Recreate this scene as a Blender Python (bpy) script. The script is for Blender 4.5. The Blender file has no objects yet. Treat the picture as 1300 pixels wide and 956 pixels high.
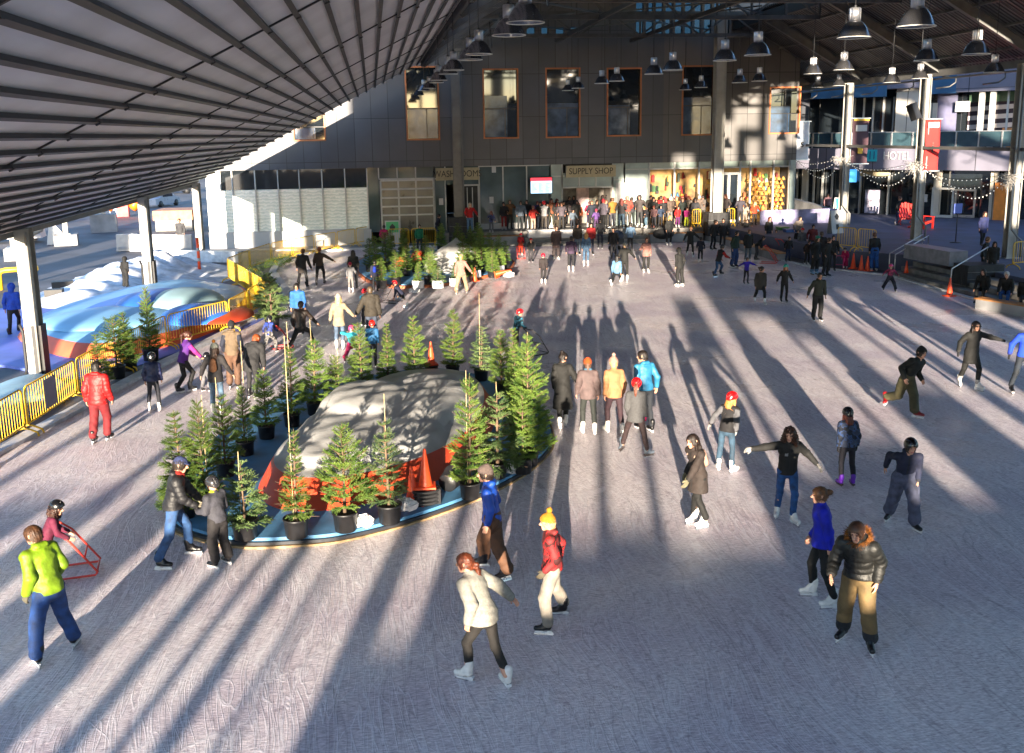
import bpy, math, random
import numpy as np
from mathutils import Vector, Matrix
R = math.radians
rnd = random.Random(7)
scene = bpy.context.scene
col = scene.collection

# ------------------------------------------------------------------ camera
CAM_H, PITCH, YAW, ROLL, FPX, CX, CY = 6.6, R(11.6), R(7.6), R(0.87), 1280.0, 650.0, 433.5
CAMP = Vector((0, 0, CAM_H))
FW = Vector((math.sin(YAW) * math.cos(PITCH), math.cos(YAW) * math.cos(PITCH), -math.sin(PITCH)))
_rt = Vector((math.cos(YAW), -math.sin(YAW), 0)); _up = _rt.cross(FW)
RT = _rt * math.cos(ROLL) - _up * math.sin(ROLL)
UP = _up * math.cos(ROLL) + _rt * math.sin(ROLL)
def ray(x, y): return FW + RT * ((x - CX) / FPX) - UP * ((y - CY) / FPX)
def g(x, y, z=0.0):
    """the place on the level z that the layout drawing shows at (x, y)"""
    r = ray(x, y); return CAMP + r * ((z - CAM_H) / r.z)
def aty(x, y, Y):
    r = ray(x, y); return CAMP + r * (Y / r.y)
def atx(x, y, X):
    r = ray(x, y); return CAMP + r * (X / r.x)
cd = bpy.data.cameras.new('camera'); cam = bpy.data.objects.new('camera', cd); col.objects.link(cam)
cam.matrix_world = Matrix.Translation(CAMP) @ Matrix((RT, UP, -FW)).transposed().to_4x4()
cd.sensor_width = 36; cd.lens = 36 * FPX / 1300; cd.shift_y = -(478 - CY) / 1300
cd.clip_start = 0.1; cd.clip_end = 2000; scene.camera = cam

# ------------------------------------------------------------------ materials
def c(h):
    h = h.lstrip('#'); v = [int(h[i:i + 2], 16) / 255 for i in (0, 2, 4)]
    return tuple((x / 12.92 if x <= .04045 else ((x + .055) / 1.055) ** 2.4) for x in v) + (1,)
_mc = {}
def mat(name, color, rough=.6, metal=0., var=.12, vscale=3., bump=0., bscale=20., spec=.5, emit=0., trans=0., coat=0.):
    key = (name, str(color))
    if key in _mc: return _mc[key]
    if isinstance(color, str): color = c(color)
    m = bpy.data.materials.new(name); m.use_nodes = True; nt = m.node_tree; n = nt.nodes; l = nt.links
    b = n['Principled BSDF']; b.inputs['Roughness'].default_value = rough; b.inputs['Metallic'].default_value = metal
    b.inputs['Specular IOR Level'].default_value = spec
    b.inputs['Base Color'].default_value = color
    if coat: b.inputs['Coat Weight'].default_value = coat
    if trans: b.inputs['Transmission Weight'].default_value = trans
    tc = n.new('ShaderNodeTexCoord')
    if var:
        nz = n.new('ShaderNodeTexNoise'); nz.inputs['Scale'].default_value = vscale; nz.inputs['Detail'].default_value = 5
        l.new(tc.outputs['Object'], nz.inputs['Vector'])
        mr = n.new('ShaderNodeMapRange'); mr.inputs[1].default_value = .3; mr.inputs[2].default_value = .7
        mr.inputs[3].default_value = 1 - var * 1.6; mr.inputs[4].default_value = 1 + var
        l.new(nz.outputs['Fac'], mr.inputs[0])
        mx = n.new('ShaderNodeVectorMath'); mx.operation = 'SCALE'; mx.inputs[0].default_value = color[:3]
        l.new(mr.outputs[0], mx.inputs['Scale']); l.new(mx.outputs[0], b.inputs['Base Color'])
        mr2 = n.new('ShaderNodeMapRange'); mr2.inputs[3].default_value = max(0, rough - .1); mr2.inputs[4].default_value = min(1, rough + .12)
        l.new(nz.outputs['Fac'], mr2.inputs[0]); l.new(mr2.outputs[0], b.inputs['Roughness'])
    if bump:
        nb = n.new('ShaderNodeTexNoise'); nb.inputs['Scale'].default_value = bscale; nb.inputs['Detail'].default_value = 4
        l.new(tc.outputs['Object'], nb.inputs['Vector'])
        bp = n.new('ShaderNodeBump'); bp.inputs['Strength'].default_value = bump; bp.inputs['Distance'].default_value = .02
        l.new(nb.outputs['Fac'], bp.inputs['Height']); l.new(bp.outputs[0], b.inputs['Normal'])
    if emit:
        b.inputs['Emission Color'].default_value = color; b.inputs['Emission Strength'].default_value = emit
    _mc[key] = m; return m
def nodes_of(m): return m.node_tree.nodes, m.node_tree.links, m.node_tree.nodes['Principled BSDF']

# ------------------------------------------------------------------ objects
def tag(o, label=None, cat=None, group=None, kind=None):
    if label: o['label'] = label
    if cat: o['category'] = cat
    if group: o['group'] = group
    if kind: o['kind'] = kind
    return o
def link(name, me, parent=None, loc=None, rot=None):
    o = bpy.data.objects.new(name, me); col.objects.link(o)
    if parent is not None: o.parent = parent
    if loc is not None: o.location = loc
    if rot is not None: o.rotation_euler = rot
    return o
def empty(name, loc, rz=0., label=None, cat=None, group=None):
    o = bpy.data.objects.new(name, None); o.empty_display_size = .2; col.objects.link(o)
    o.location = loc; o.rotation_euler = (0, 0, rz); return tag(o, label, cat, group)
def copy_tree(o, parent=None):
    cc = o.copy(); col.objects.link(cc)
    if parent is not None: cc.parent = parent
    for ch in o.children: copy_tree(ch, cc)
    return cc
def mesh(name, V, F, mats, mi=None, smooth=False):
    me = bpy.data.meshes.new(name)
    if isinstance(V, np.ndarray) and isinstance(F, np.ndarray):
        k = F.shape[1]
        me.vertices.add(len(V)); me.vertices.foreach_set('co', V.astype(np.float32).ravel())
        me.loops.add(F.size); me.loops.foreach_set('vertex_index', F.astype(np.int32).ravel())
        me.polygons.add(len(F)); me.polygons.foreach_set('loop_start', np.arange(0, F.size, k, dtype=np.int32))
        me.update(calc_edges=True)
    else:
        me.from_pydata([tuple(v) for v in V], [], F)
    for m in (mats if isinstance(mats, (list, tuple)) else [mats]): me.materials.append(m)
    if mi is not None: me.polygons.foreach_set('material_index', np.asarray(mi, dtype=np.int32))
    if smooth: me.polygons.foreach_set('use_smooth', np.ones(len(me.polygons), dtype=bool))
    me.update(); return me

class MB:
    def __init__(s): s.V = []; s.F = []; s.M = []; s.S = []
    def add(s, V, F, m=0, sm=False):
        o = len(s.V); s.V += [tuple(v) for v in V]; s.F += [tuple(i + o for i in f) for f in F]
        s.M += [m] * len(F); s.S += [sm] * len(F); return s
    def box(s, x0, x1, y0, y1, z0, z1, m=0):
        V = [(x, y, z) for z in (z0, z1) for y in (y0, y1) for x in (x0, x1)]
        return s.add(V, [(0, 2, 3, 1), (4, 5, 7, 6), (0, 1, 5, 4), (2, 6, 7, 3), (0, 4, 6, 2), (1, 3, 7, 5)], m)
    def bar(s, a, b, w, h=None, m=0, up=(0, 0, 1)):
        a = Vector(a); b = Vector(b); h = h or w; d = (b - a)
        if d.length < 1e-6: return s
        d.normalize(); u = Vector(up)
        if abs(d.dot(u)) > .98: u = Vector((0, 1, 0))
        x = d.cross(u).normalized(); z = x.cross(d).normalized(); V = []
        for p in (a, b):
            for sx, sz in ((-1, -1), (1, -1), (1, 1), (-1, 1)): V.append(p + x * (sx * w / 2) + z * (sz * h / 2))
        return s.add(V, [(3, 2, 1, 0), (4, 5, 6, 7), (0, 1, 5, 4), (1, 2, 6, 5), (2, 3, 7, 6), (3, 0, 4, 7)], m)
    def tube(s, pts, r, n=8, m=0, cap=True):
        P = [Vector(p) for p in pts]; k = len(P); rr = r if isinstance(r, (list, tuple)) else [r] * k
        V = []; px = None
        for i, p in enumerate(P):
            d = (P[min(i + 1, k - 1)] - P[max(i - 1, 0)]).normalized()
            if px is None:
                u = Vector((0, 0, 1)) if abs(d.z) < .9 else Vector((0, 1, 0)); px = d.cross(u).normalized()
            px = (px - d * px.dot(d)).normalized(); py = d.cross(px)
            for j in range(n):
                a = 2 * math.pi * j / n; V.append(p + (px * math.cos(a) + py * math.sin(a)) * rr[i])
        F = [(i * n + j, i * n + (j + 1) % n, (i + 1) * n + (j + 1) % n, (i + 1) * n + j) for i in range(k - 1) for j in range(n)]
        if cap: F += [tuple(range(n - 1, -1, -1)), tuple((k - 1) * n + j for j in range(n))]
        return s.add(V, F, m, True)
    def lathe(s, prof, c0=(0, 0, 0), n=24, m=0):
        V = []; c0 = Vector(c0)
        for r_, z in prof:
            for j in range(n):
                a = 2 * math.pi * j / n; V.append(c0 + Vector((r_ * math.cos(a), r_ * math.sin(a), z)))
        k = len(prof)
        F = [(i * n + j, i * n + (j + 1) % n, (i + 1) * n + (j + 1) % n, (i + 1) * n + j) for i in range(k - 1) for j in range(n)]
        return s.add(V, F, m, True)
    def prism(s, poly, z0, z1, m=0, bottom=True):
        n = len(poly); V = [(p[0], p[1], z0) for p in poly] + [(p[0], p[1], z1) for p in poly]
        A = sum(poly[i][0] * poly[(i + 1) % n][1] - poly[(i + 1) % n][0] * poly[i][1] for i in range(n))
        F = [tuple(range(n, 2 * n))] + ([tuple(range(n - 1, -1, -1))] if bottom else [])
        F += [(i, (i + 1) % n, n + (i + 1) % n, n + i) for i in range(n)]
        if A < 0: F = [f[::-1] for f in F]
        return s.add(V, F, m)
    def sphere(s, c0, r, n=10, m=0, sc=(1, 1, 1)):
        V = []; F = []
        for i in range(n + 1):
            t = math.pi * i / n
            for j in range(2 * n):
                a = math.pi * j / n
                V.append((c0[0] + r * sc[0] * math.sin(t) * math.cos(a), c0[1] + r * sc[1] * math.sin(t) * math.sin(a), c0[2] + r * sc[2] * math.cos(t)))
        for i in range(n):
            for j in range(2 * n):
                F.append((i * 2 * n + j, (i + 1) * 2 * n + j, (i + 1) * 2 * n + (j + 1) % (2 * n), i * 2 * n + (j + 1) % (2 * n)))
        return s.add(V, F, m, True)
    def me(s, name, mats):
        me = bpy.data.meshes.new(name); me.from_pydata(s.V, [], s.F)
        for m in (mats if isinstance(mats, (list, tuple)) else [mats]): me.materials.append(m)
        me.polygons.foreach_set('material_index', s.M); me.polygons.foreach_set('use_smooth', s.S); me.update()
        return me
    def obj(s, name, mats, parent=None, loc=None, rot=None): return link(name, s.me(name, mats), parent, loc, rot)
def text_obj(name, s, size, loc, rot, m, parent=None, align='CENTER', ext=.01, sx=1.):
    cu = bpy.data.curves.new(name, 'FONT'); cu.body = s; cu.size = size; cu.align_x = align; cu.align_y = 'CENTER'; cu.extrude = ext
    t = bpy.data.objects.new(name + '_tmp', cu); col.objects.link(t)
    bpy.context.view_layer.update()
    me = bpy.data.meshes.new_from_object(t.evaluated_get(bpy.context.evaluated_depsgraph_get())); bpy.data.objects.remove(t)
    me.materials.clear(); me.materials.append(m)
    o = link(name, me, parent, loc, rot); o.scale = (sx, 1, 1); return o
def ordw(i): return ['first', 'second', 'third', 'fourth', 'fifth', 'sixth', 'seventh', 'eighth', 'ninth', 'tenth', 'eleventh', 'twelfth', 'thirteenth', 'fourteenth'][i]
# ------------------------------------------------------------------ light
SUN_AZ, SUN_EL = R(12.2), R(5.8)             # the light travels towards azimuth 12.2 deg (clockwise from +Y)
SV = Vector((math.sin(SUN_AZ), math.cos(SUN_AZ), 0)); SU = Vector((math.cos(SUN_AZ), -math.sin(SUN_AZ), 0))
w = bpy.data.worlds.new('World'); scene.world = w; w.use_nodes = True
wn = w.node_tree.nodes; wl = w.node_tree.links
sky = wn.new('ShaderNodeTexSky'); sky.sky_type = 'NISHITA'; sky.sun_disc = False
sky.sun_elevation = R(9); sky.sun_rotation = SUN_AZ + math.pi; sky.air_density = 1.0; sky.dust_density = .5; sky.ozone_density = 3.0
wl.new(sky.outputs[0], wn['Background'].inputs[0]); wn['Background'].inputs[1].default_value = .14
sl = bpy.data.lights.new('sun', 'SUN'); sl.energy = 5.0; sl.angle = R(.4); sl.color = (1, .85, .66)
so = link('sun', sl); dl = SV * math.cos(SUN_EL) - Vector((0, 0, math.sin(SUN_EL)))
so.rotation_euler = dl.to_track_quat('-Z', 'Y').to_euler(); so.location = (-20, -60, 40)
vs = scene.view_settings; vs.view_transform = 'Standard'; vs.look = 'None'; vs.gamma = 1; vs.use_curve_mapping = False; vs.exposure = 2.3

# ------------------------------------------------------------------ ice
def ice_material():
    m = bpy.data.materials.new('skated_ice'); m.use_nodes = True; n, l, b = nodes_of(m)
    tc = n.new('ShaderNodeTexCoord')
    wz = n.new('ShaderNodeTexNoise'); wz.inputs['Scale'].default_value = .22; wz.inputs['Detail'].default_value = 1; l.new(tc.outputs['Object'], wz.inputs['Vector'])
    ws = n.new('ShaderNodeVectorMath'); ws.operation = 'SCALE'; ws.inputs['Scale'].default_value = 1.5; l.new(wz.outputs['Color'], ws.inputs[0])
    wa = n.new('ShaderNodeVectorMath'); wa.operation = 'ADD'; l.new(ws.outputs[0], wa.inputs[0]); l.new(tc.outputs['Object'], wa.inputs[1]); WARP = wa.outputs[0]
    def lines(scale, rot, stretch, thr, dist):
        mp = n.new('ShaderNodeMapping'); mp.inputs['Rotation'].default_value = (0, 0, rot); mp.inputs['Scale'].default_value = (1, stretch, 1)
        mp.inputs['Location'].default_value = (rot * 13, scale * 3, 0)
        l.new(WARP, mp.inputs[0])
        z = n.new('ShaderNodeTexNoise'); z.inputs['Scale'].default_value = scale; z.inputs['Detail'].default_value = 1.5; z.inputs['Distortion'].default_value = dist
        l.new(mp.outputs[0], z.inputs['Vector'])
        s = n.new('ShaderNodeMath'); s.operation = 'SUBTRACT'; s.inputs[1].default_value = .5; l.new(z.outputs['Fac'], s.inputs[0])
        a = n.new('ShaderNodeMath'); a.operation = 'ABSOLUTE'; l.new(s.outputs[0], a.inputs[0])
        r_ = n.new('ShaderNodeMapRange'); r_.inputs[1].default_value = 0; r_.inputs[2].default_value = thr; r_.inputs[3].default_value = 1; r_.inputs[4].default_value = 0
        l.new(a.outputs[0], r_.inputs[0]); return r_.outputs[0]
    def mx(a, b_, op='MAXIMUM'):
        k = n.new('ShaderNodeMath'); k.operation = op
        for i, v in ((0, a), (1, b_)):
            if isinstance(v, (int, float)): k.inputs[i].default_value = v
            else: l.new(v, k.inputs[i])
        return k.outputs[0]
    L = [lines(3.0, .25, .05, .009, .0), lines(3.6, .75, .045, .010, .0), lines(2.6, 1.25, .05, .008, .0), lines(4.2, 1.8, .045, .012, .0), lines(5.5, 2.35, .045, .016, .0), lines(3.2, 2.8, .05, .010, .0), lines(.9, .6, .35, .004, .3), lines(1.2, 2.0, .3, .005, .3)]
    s = L[0]
    for q in L[1:]: s = mx(s, q)
    # patchy amount of scratches
    pn = n.new('ShaderNodeTexNoise'); pn.inputs['Scale'].default_value = .35; pn.inputs['Detail'].default_value = 6; l.new(tc.outputs['Object'], pn.inputs['Vector'])
    pr = n.new('ShaderNodeMapRange'); pr.inputs[1].default_value = .35; pr.inputs[2].default_value = .65; pr.inputs[3].default_value = .45; pr.inputs[4].default_value = 1; l.new(pn.outputs['Fac'], pr.inputs[0])
    s = mx(s, pr.outputs[0], 'MULTIPLY')
    # snowy scuff texture, drawn out across the skating direction
    mp = n.new('ShaderNodeMapping'); mp.inputs['Rotation'].default_value = (0, 0, .25); mp.inputs['Scale'].default_value = (1, 4.5, 1); l.new(tc.outputs['Object'], mp.inputs[0])
    fz = n.new('ShaderNodeTexNoise'); fz.inputs['Scale'].default_value = 10; fz.inputs['Detail'].default_value = 8; fz.inputs['Roughness'].default_value = .72; fz.inputs['Distortion'].default_value = .6; l.new(mp.outputs[0], fz.inputs['Vector'])
    base = n.new('ShaderNodeValToRGB'); e = base.color_ramp.elements
    e[0].position = .38; e[0].color = (.42, .36, .41, 1); e[1].position = .62; e[1].color = (.94, .87, .90, 1); l.new(fz.outputs['Fac'], base.inputs[0])
    mix = n.new('ShaderNodeMixRGB'); mix.blend_type = 'MIX'; mix.inputs[2].default_value = (.92, .91, .94, 1)
    l.new(mx(s, .6, 'MULTIPLY'), mix.inputs[0]); l.new(base.outputs[0], mix.inputs[1])
    dk = mx(lines(2.4, 1.0, .05, .008, .0), lines(3.1, 2.1, .05, .009, .0)); dk = mx(dk, lines(1.9, .1, .06, .006, .0))
    dmx = n.new('ShaderNodeMixRGB'); dmx.blend_type = 'MULTIPLY'; dmx.inputs[2].default_value = (.42, .38, .44, 1); l.new(mx(dk, .42, 'MULTIPLY'), dmx.inputs[0]); l.new(mix.outputs[0], dmx.inputs[1]); mix = dmx
    # larger worn and dirty patches
    pt = n.new('ShaderNodeMixRGB'); pt.blend_type = 'MULTIPLY'; pt.inputs[2].default_value = (.84, .80, .85, 1)
    pm = n.new('ShaderNodeMapRange'); pm.inputs[1].default_value = .45; pm.inputs[2].default_value = .62; l.new(pn.outputs['Fac'], pm.inputs[0])
    l.new(pm.outputs[0], pt.inputs[0]); l.new(mix.outputs[0], pt.inputs[1]); l.new(pt.outputs[0], b.inputs['Base Color'])
    rr_ = n.new('ShaderNodeMapRange'); rr_.inputs[1].default_value = .35; rr_.inputs[2].default_value = .6; rr_.inputs[3].default_value = .2; rr_.inputs[4].default_value = .5; l.new(pn.outputs['Fac'], rr_.inputs[0]); l.new(rr_.outputs[0], b.inputs['Roughness']); b.inputs['Specular IOR Level'].default_value = .35
    hsum = mx(mx(fz.outputs['Fac'], 1.0, 'MULTIPLY'), mx(s, .35, 'MULTIPLY'), 'ADD')
    bp = n.new('ShaderNodeBump'); bp.inputs['Strength'].default_value = .75; bp.inputs['Distance'].default_value = .035
    l.new(hsum, bp.inputs['Height']); l.new(bp.outputs[0], b.inputs['Normal'])
    return m
M_ICE = ice_material()
LEDGE = [(-9.3, -8), (-9.2, 10), (-8.7, 18), (-8.2, 22.0), (-7.4, 25.7), (-6.5, 29.9), (-5.3, 34.4), (-4.5, 37.6), (-3.9, 41), (-3.8, 44.7), (-4.4, 48.0), (-5.0, 51), (-5.1, 54), (-4.6, 57.5), (-3.2, 60.2), (0, 61.0), (4.0, 61.0), (8.6, 59.9), (9.0, 59.6), (19.6, 59.5)]
RIGHT = [(20.6, 57.0), (20.6, 50), (21.0, 46.5), (23.1, 43.2), (23.0, 38), (22.95, 30), (23.1, 10), (23.1, -8)]
ICE = LEDGE + RIGHT
tag(MB().prism(ICE, -.03, 0).obj('ice', M_ICE), kind='structure')
M_CONC = mat('worn_concrete', (.26, .26, .27, 1), .8, var=.3, vscale=.8, bump=.3, bscale=12)
M_ASPH = mat('plaza_paving', (.11, .11, .125, 1), .8, var=.3, vscale=.35, bump=.3, bscale=8)
tag(MB().box(-300, 300, -200, 500, -.5, -.034).obj('ground', M_ASPH), kind='structure')
# rink kerb: white rounded lip outside the ice, then a dark rubber mat
M_LIP = mat('rink_lip', (.62, .62, .64, 1), .6, var=.15, vscale=5, bump=.2)
M_MAT = mat('rubber_mat', (.09, .085, .09, 1), .7, var=.3, vscale=2, bump=.4, bscale=30)
def offs(P, d):
    out = []
    for i, p in enumerate(P):
        a = Vector(P[max(i - 1, 0)]); b = Vector(P[min(i + 1, len(P) - 1)]); t = (b - a).normalized(); nn = Vector((-t.y, t.x)); q = Vector(p) + nn * d; out.append((q.x, q.y))
    return out
def strip(name, P, d0, d1, z0, z1, m, kind='structure'):
    mb = MB(); A = offs(P, d0); B = offs(P, d1)
    for i in range(len(P) - 1):
        mb.prism([A[i], A[i + 1], B[i + 1], B[i]], z0, z1, 0, bottom=False)
    return tag(mb.obj(name, m), kind=kind)
strip('rink_kerb', LEDGE[:17], 0.0, .34, -.03, .09, M_LIP)
strip('rubber_walkway', LEDGE[:15], .34, 1.55, -.03, .03, M_MAT)
strip('rink_kerb', [LEDGE[-1]] + RIGHT, 0.0, .2, -.03, .07, M_LIP)
# right hand terrace, raised, with three long steps down to the ice
M_TERR = mat('terrace_paving', (.075, .085, .14, 1), .7, var=.25, vscale=.7, bump=.25, bscale=10)
M_STEP = mat('step_concrete', (.20, .19, .18, 1), .8, var=.3, vscale=2.2, bump=.3, bscale=15)
TERR_Z = .8
tag(MB().prism([(25.0, 8), (60, 8), (60, 78), (21.4, 78), (21.4, 63.0), (21.4, 58.8), (22.0, 52.0), (22.2, 47.2), (25.0, 43.6)], -.03, TERR_Z).obj('terrace', M_TERR), kind='structure')
mb = MB()
for k in range(3):
    mb.prism([(23.35 + .55 * k, 8), (25.0, 8), (25.0, 43.3), (23.35 + .55 * k, 43.3)], [-.03, .2, .4][k] , [.2, .4, .6][k], bottom=False)
tag(mb.obj('terrace_steps', M_STEP), kind='structure')
# platform in front of the shop with four broad steps
PL_Z = .8
tag(MB().prism([(4.2, 61.3), (8.9, 61.3), (8.9, 60.9), (16.3, 60.9), (16.3, 60.3), (21.395, 60.3), (21.395, 63.0), (4.2, 63.0)], -.03, PL_Z).obj('shop_platform', M_STEP), kind='structure')
mb = MB()
M_TREAD = mat('worn_tread', (.36, .33, .29, 1), .8, var=.25, vscale=2, bump=.2)
for k in range(3):
    y0 = 59.75 + .38 * k; mb.box(8.95, 16.25, y0, 60.9, [-.03, .2, .4][k], [.2, .4, .6][k]); mb.box(8.95, 16.25, y0 - .03, y0 + .26, [.2, .4, .6][k] + .003, [.2, .4, .6][k] + .03, 1)
tag(mb.obj('platform_steps', [M_STEP, M_TREAD]), kind='structure')
# sloping walk in front of the left facade
tag(MB().box(-12, 4.2, 60.9 + .6, 63.0, -.03, .06).obj('pavement', M_CONC), kind='structure')
# ------------------------------------------------------------------ left roof
M_DK = mat('dark_steel', (.035, .036, .04, 1), .5, .3, var=.25, vscale=2)
M_GS = mat('grey_painted_steel', (.13, .13, .13, 1), .5, .1, var=.15, vscale=2, bump=.05)
M_LS = mat('pale_painted_steel', (.30, .29, .27, 1), .5, .1, var=.12, vscale=1.5, bump=.05)
def roof_sheet_mat():
    m = mat('roof_underside', (.74, .72, .72, 1), .55, .0, var=.10, vscale=.5, spec=.4); n, l, b = nodes_of(m)
    return m
M_ROOF = roof_sheet_mat()
RS = .502
def rz(X): return 4.4 + RS * (X + 9.6)
root = empty('canopy_roof', (-3.5, 30, 7), 0, 'large sloping grey canopy roof with close dark purlins over the left of the rink', 'roof')
def rel(o, r=root):
    o.location = -Vector(r.location); return o
Y0, Y1 = 8.0, 59.2
mb = MB(); X = -9.9
V = [(-10.0, Y0, rz(-10.0)), (2.9, Y0, rz(2.9)), (2.9, Y1, rz(2.9)), (-10.0, Y1, rz(-10.0))]
mb.add(V + [(x, y, z + .14) for x, y, z in V], [(3, 2, 1, 0), (4, 5, 6, 7), (0, 1, 5, 4), (1, 2, 6, 5), (2, 3, 7, 6), (3, 0, 4, 7)])
rel(mb.obj('roof_panel', M_ROOF, root))
nx = Vector((-RS, 0, 1)).normalized()
for i in range(27):
    X = -9.75 + .478 * i; z = rz(X)
    mb = MB(); mb.bar((X + .03, Y0 + .1, z - .045), (X + .03, Y1 - .05, z - .045), .035, .08, up=nx)
    mb.bar((X + .0, Y0 + .1, z - .09), (X + .0, Y1 - .05, z - .09), .06, .012, up=nx)
    rel(mb.obj('purlin', M_DK, root))
for Y in (9.1, 17.7, 26.4, 35.1, 43.8, 52.5):
    mb = MB(); mb.bar((-9.8, Y, rz(-9.8) - .02), (2.85, Y, rz(2.85) - .02), .05, .03, up=nx); rel(mb.obj('seam_rod', M_DK, root))
CLIP = MB().box(-.045, .045, -.04, .04, -.025, .03).me('purlin_clip', M_DK)
for Y in (9.1, 17.7, 26.4):
    for i in range(27):
        X = -9.72 + .478 * i; o_ = link('purlin_clip', CLIP, root, Vector((X, Y + .1, rz(X) - .10)) - Vector(root.location), (0, -math.atan(RS), 0))
mb = MB(); mb.bar((-10.02, Y0, rz(-10) - .02), (-10.02, Y1, rz(-10) - .02), .12, .34); rel(mb.obj('gutter', M_GS, root))
mb = MB(); mb.bar((2.98, Y0, rz(2.9) - .05), (2.98, Y1, rz(2.9) - .05), .12, .4); rel(mb.obj('edge_beam', M_DK, root))
# ------------------------------------------------------------------ right roof
def corr_mat():
    m = mat('corrugated_deck', (.06, .06, .065, 1), .5, .5, var=.2, vscale=1); n, l, b = nodes_of(m)
    tc = n.new('ShaderNodeTexCoord'); wv = n.new('ShaderNodeTexWave'); wv.bands_direction = 'Y'; wv.inputs['Scale'].default_value = 1.1
    l.new(tc.outputs['Object'], wv.inputs['Vector']); bp = n.new('ShaderNodeBump'); bp.inputs['Distance'].default_value = .06; l.new(wv.outputs['Fac'], bp.inputs['Height']); l.new(bp.outputs[0], b.inputs['Normal'])
    mr = n.new('ShaderNodeMixRGB'); mr.inputs[1].default_value = (.03, .03, .033, 1); mr.inputs[2].default_value = (.13, .13, .14, 1); l.new(wv.outputs['Fac'], mr.inputs[0]); l.new(mr.outputs[0], b.inputs['Base Color'])
    return m
M_CORR = corr_mat()
RX, RZ, RRS = 29.0, 9.35, .56
def rz2(X): return RZ + RRS * (RX - X)
root = empty('right_roof', (25, 40, 11), 0, 'dark corrugated metal roof on steel rafters over the right side of the rink', 'roof')
A, B_, y0, y1 = 29.6, 22.6, -6.0, 68.0
V = [(B_, y0, rz2(B_) + .55), (A, y0, rz2(A) + .55), (A, y1, rz2(A) + .55), (B_, y1, rz2(B_) + .55)]
mb = MB(); mb.add(V + [(x, y, z + .1) for x, y, z in V], [(3, 2, 1, 0), (4, 5, 6, 7), (0, 1, 5, 4), (1, 2, 6, 5), (2, 3, 7, 6), (3, 0, 4, 7)])
rel(mb.obj('roof_deck', M_CORR, root), root)
n2 = Vector((RRS, 0, 1)).normalized()
RAFY = [17.9, 25.9, 33.9, 42.0, 50.0, 58.3, 66.5]
for Y in RAFY:
    mb = MB(); a = Vector((A, Y, rz2(A) + .25)); b = Vector((B_, Y, rz2(B_) + .25))
    mb.bar(a, b, .07, .46, up=n2); mb.bar(a + n2 * -.22, b + n2 * -.22, .26, .04, up=n2); mb.bar(a + n2 * .22, b + n2 * .22, .26, .04, up=n2)
    rel(mb.obj('rafter', M_GS, root), root)
for i in range(5):
    X = 28.6 - 1.45 * i; mb = MB(); mb.bar((X, y0, rz2(X) + .5), (X, y1, rz2(X) + .5), .07, .14, up=n2); rel(mb.obj('purlin', M_GS, root), root)
for k in range(len(RAFY) - 1):
    for q in (1, 2, 3):
        Y = RAFY[k] + (RAFY[k + 1] - RAFY[k]) * q / 4
        mb = MB(); mb.bar((A, Y, rz2(A) + .42), (B_, Y, rz2(B_) + .42), .03, .05, up=n2); rel(mb.obj('sag_rod', M_GS, root), root)
mb = MB(); mb.bar((29.0, y0, RZ + .02), (29.0, y1, RZ + .02), .2, .34); mb.tube([(28.75, y0, RZ - .3), (28.75, y1, RZ - .3)], .05, 6); mb.tube([(29.4, y0, RZ + .4), (29.4, y1, RZ + .4)], .09, 8)
rel(mb.obj('eave_beam', M_GS, root), root)
mb = MB()
for Y in np.arange(20, 66, 4.0):
    mb.tube([(28.75, Y, RZ - .3), (28.75, Y, RZ - .55), (28.45, Y, RZ - .75), (28.45, Y + 1.2, RZ - .78)], .035, 6)
rel(mb.obj('pipe_brackets', M_GS, root), root)
mb = MB(); mb.bar((B_ + .1, y0, rz2(B_) + .1), (B_ + .1, y1 - 5, rz2(B_) + .1), .3, .5); rel(mb.obj('ridge_beam', M_DK, root), root)

# ------------------------------------------------------------------ steel columns
def hcol(name, x, y, z0, z1, w, d, m, label, base=True, extra=True):
    r = empty(name, (x, y, z0), 0, label, 'column', 'steel columns carrying the roofs')
    mb = MB(); h = z1 - z0
    mb.box(-w / 2, w / 2, -d / 2, -d / 2 + .03, 0, h); mb.box(-w / 2, w / 2, d / 2 - .03, d / 2, 0, h); mb.box(-.018, .018, -d / 2 + .03, d / 2 - .03, 0, h)
    mb.obj('shaft', m, r)
    if base: MB().box(-w * .8, w * .8, -d * .8, d * .8, -.03, .03).obj('base_plate', m, r)
    if extra: MB().tube([(w * .36, -d * .75, .1), (w * .36, -d * .75, h * .98)], .035, 6).obj('conduit', m, r)
    return r
M_RUB = mat('black_rubber_guard', (.02, .02, .022, 1), .6, var=.2)
for i, Y in enumerate((29.8, 45.0, 58.3)):
    r = hcol('steel_column', -9.75, Y, 0, rz(-9.75) - .1, .40, .42, M_LS, ['wide pale steel column in front of the orange and blue mound', 'pale steel column standing in the ploughed snow', 'pale steel column by the left end of the white shop glazing'][i])
    if i < 2:
        mb = MB(); mb.box(.205, .26, -.24, .24, 0, 1.5); mb.box(.0, .20, -.26, -.222, 0, 1.5)
        mb.tube([(-.30, -.2, .05), (-.25, -.2, .3), (-.25, -.2, 1.35), (-.32, -.2, 1.55)], .045, 8); mb.obj('rubber_guard', M_RUB, r)
hcol('steel_column', 5.1, 61.5, .0, 11.6, .62, .5, M_GS, 'tall dark steel column in front of the washrooms sign')
hcol('steel_column', 20.75, 59.9, .0, 13.6, .62, .6, M_LS, 'tall pale steel column rising between the shop windows')
RC = [(28.3, 42.0), (28.3, 50.0), (28.3, 58.6), (28.3, 66.7)]
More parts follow.
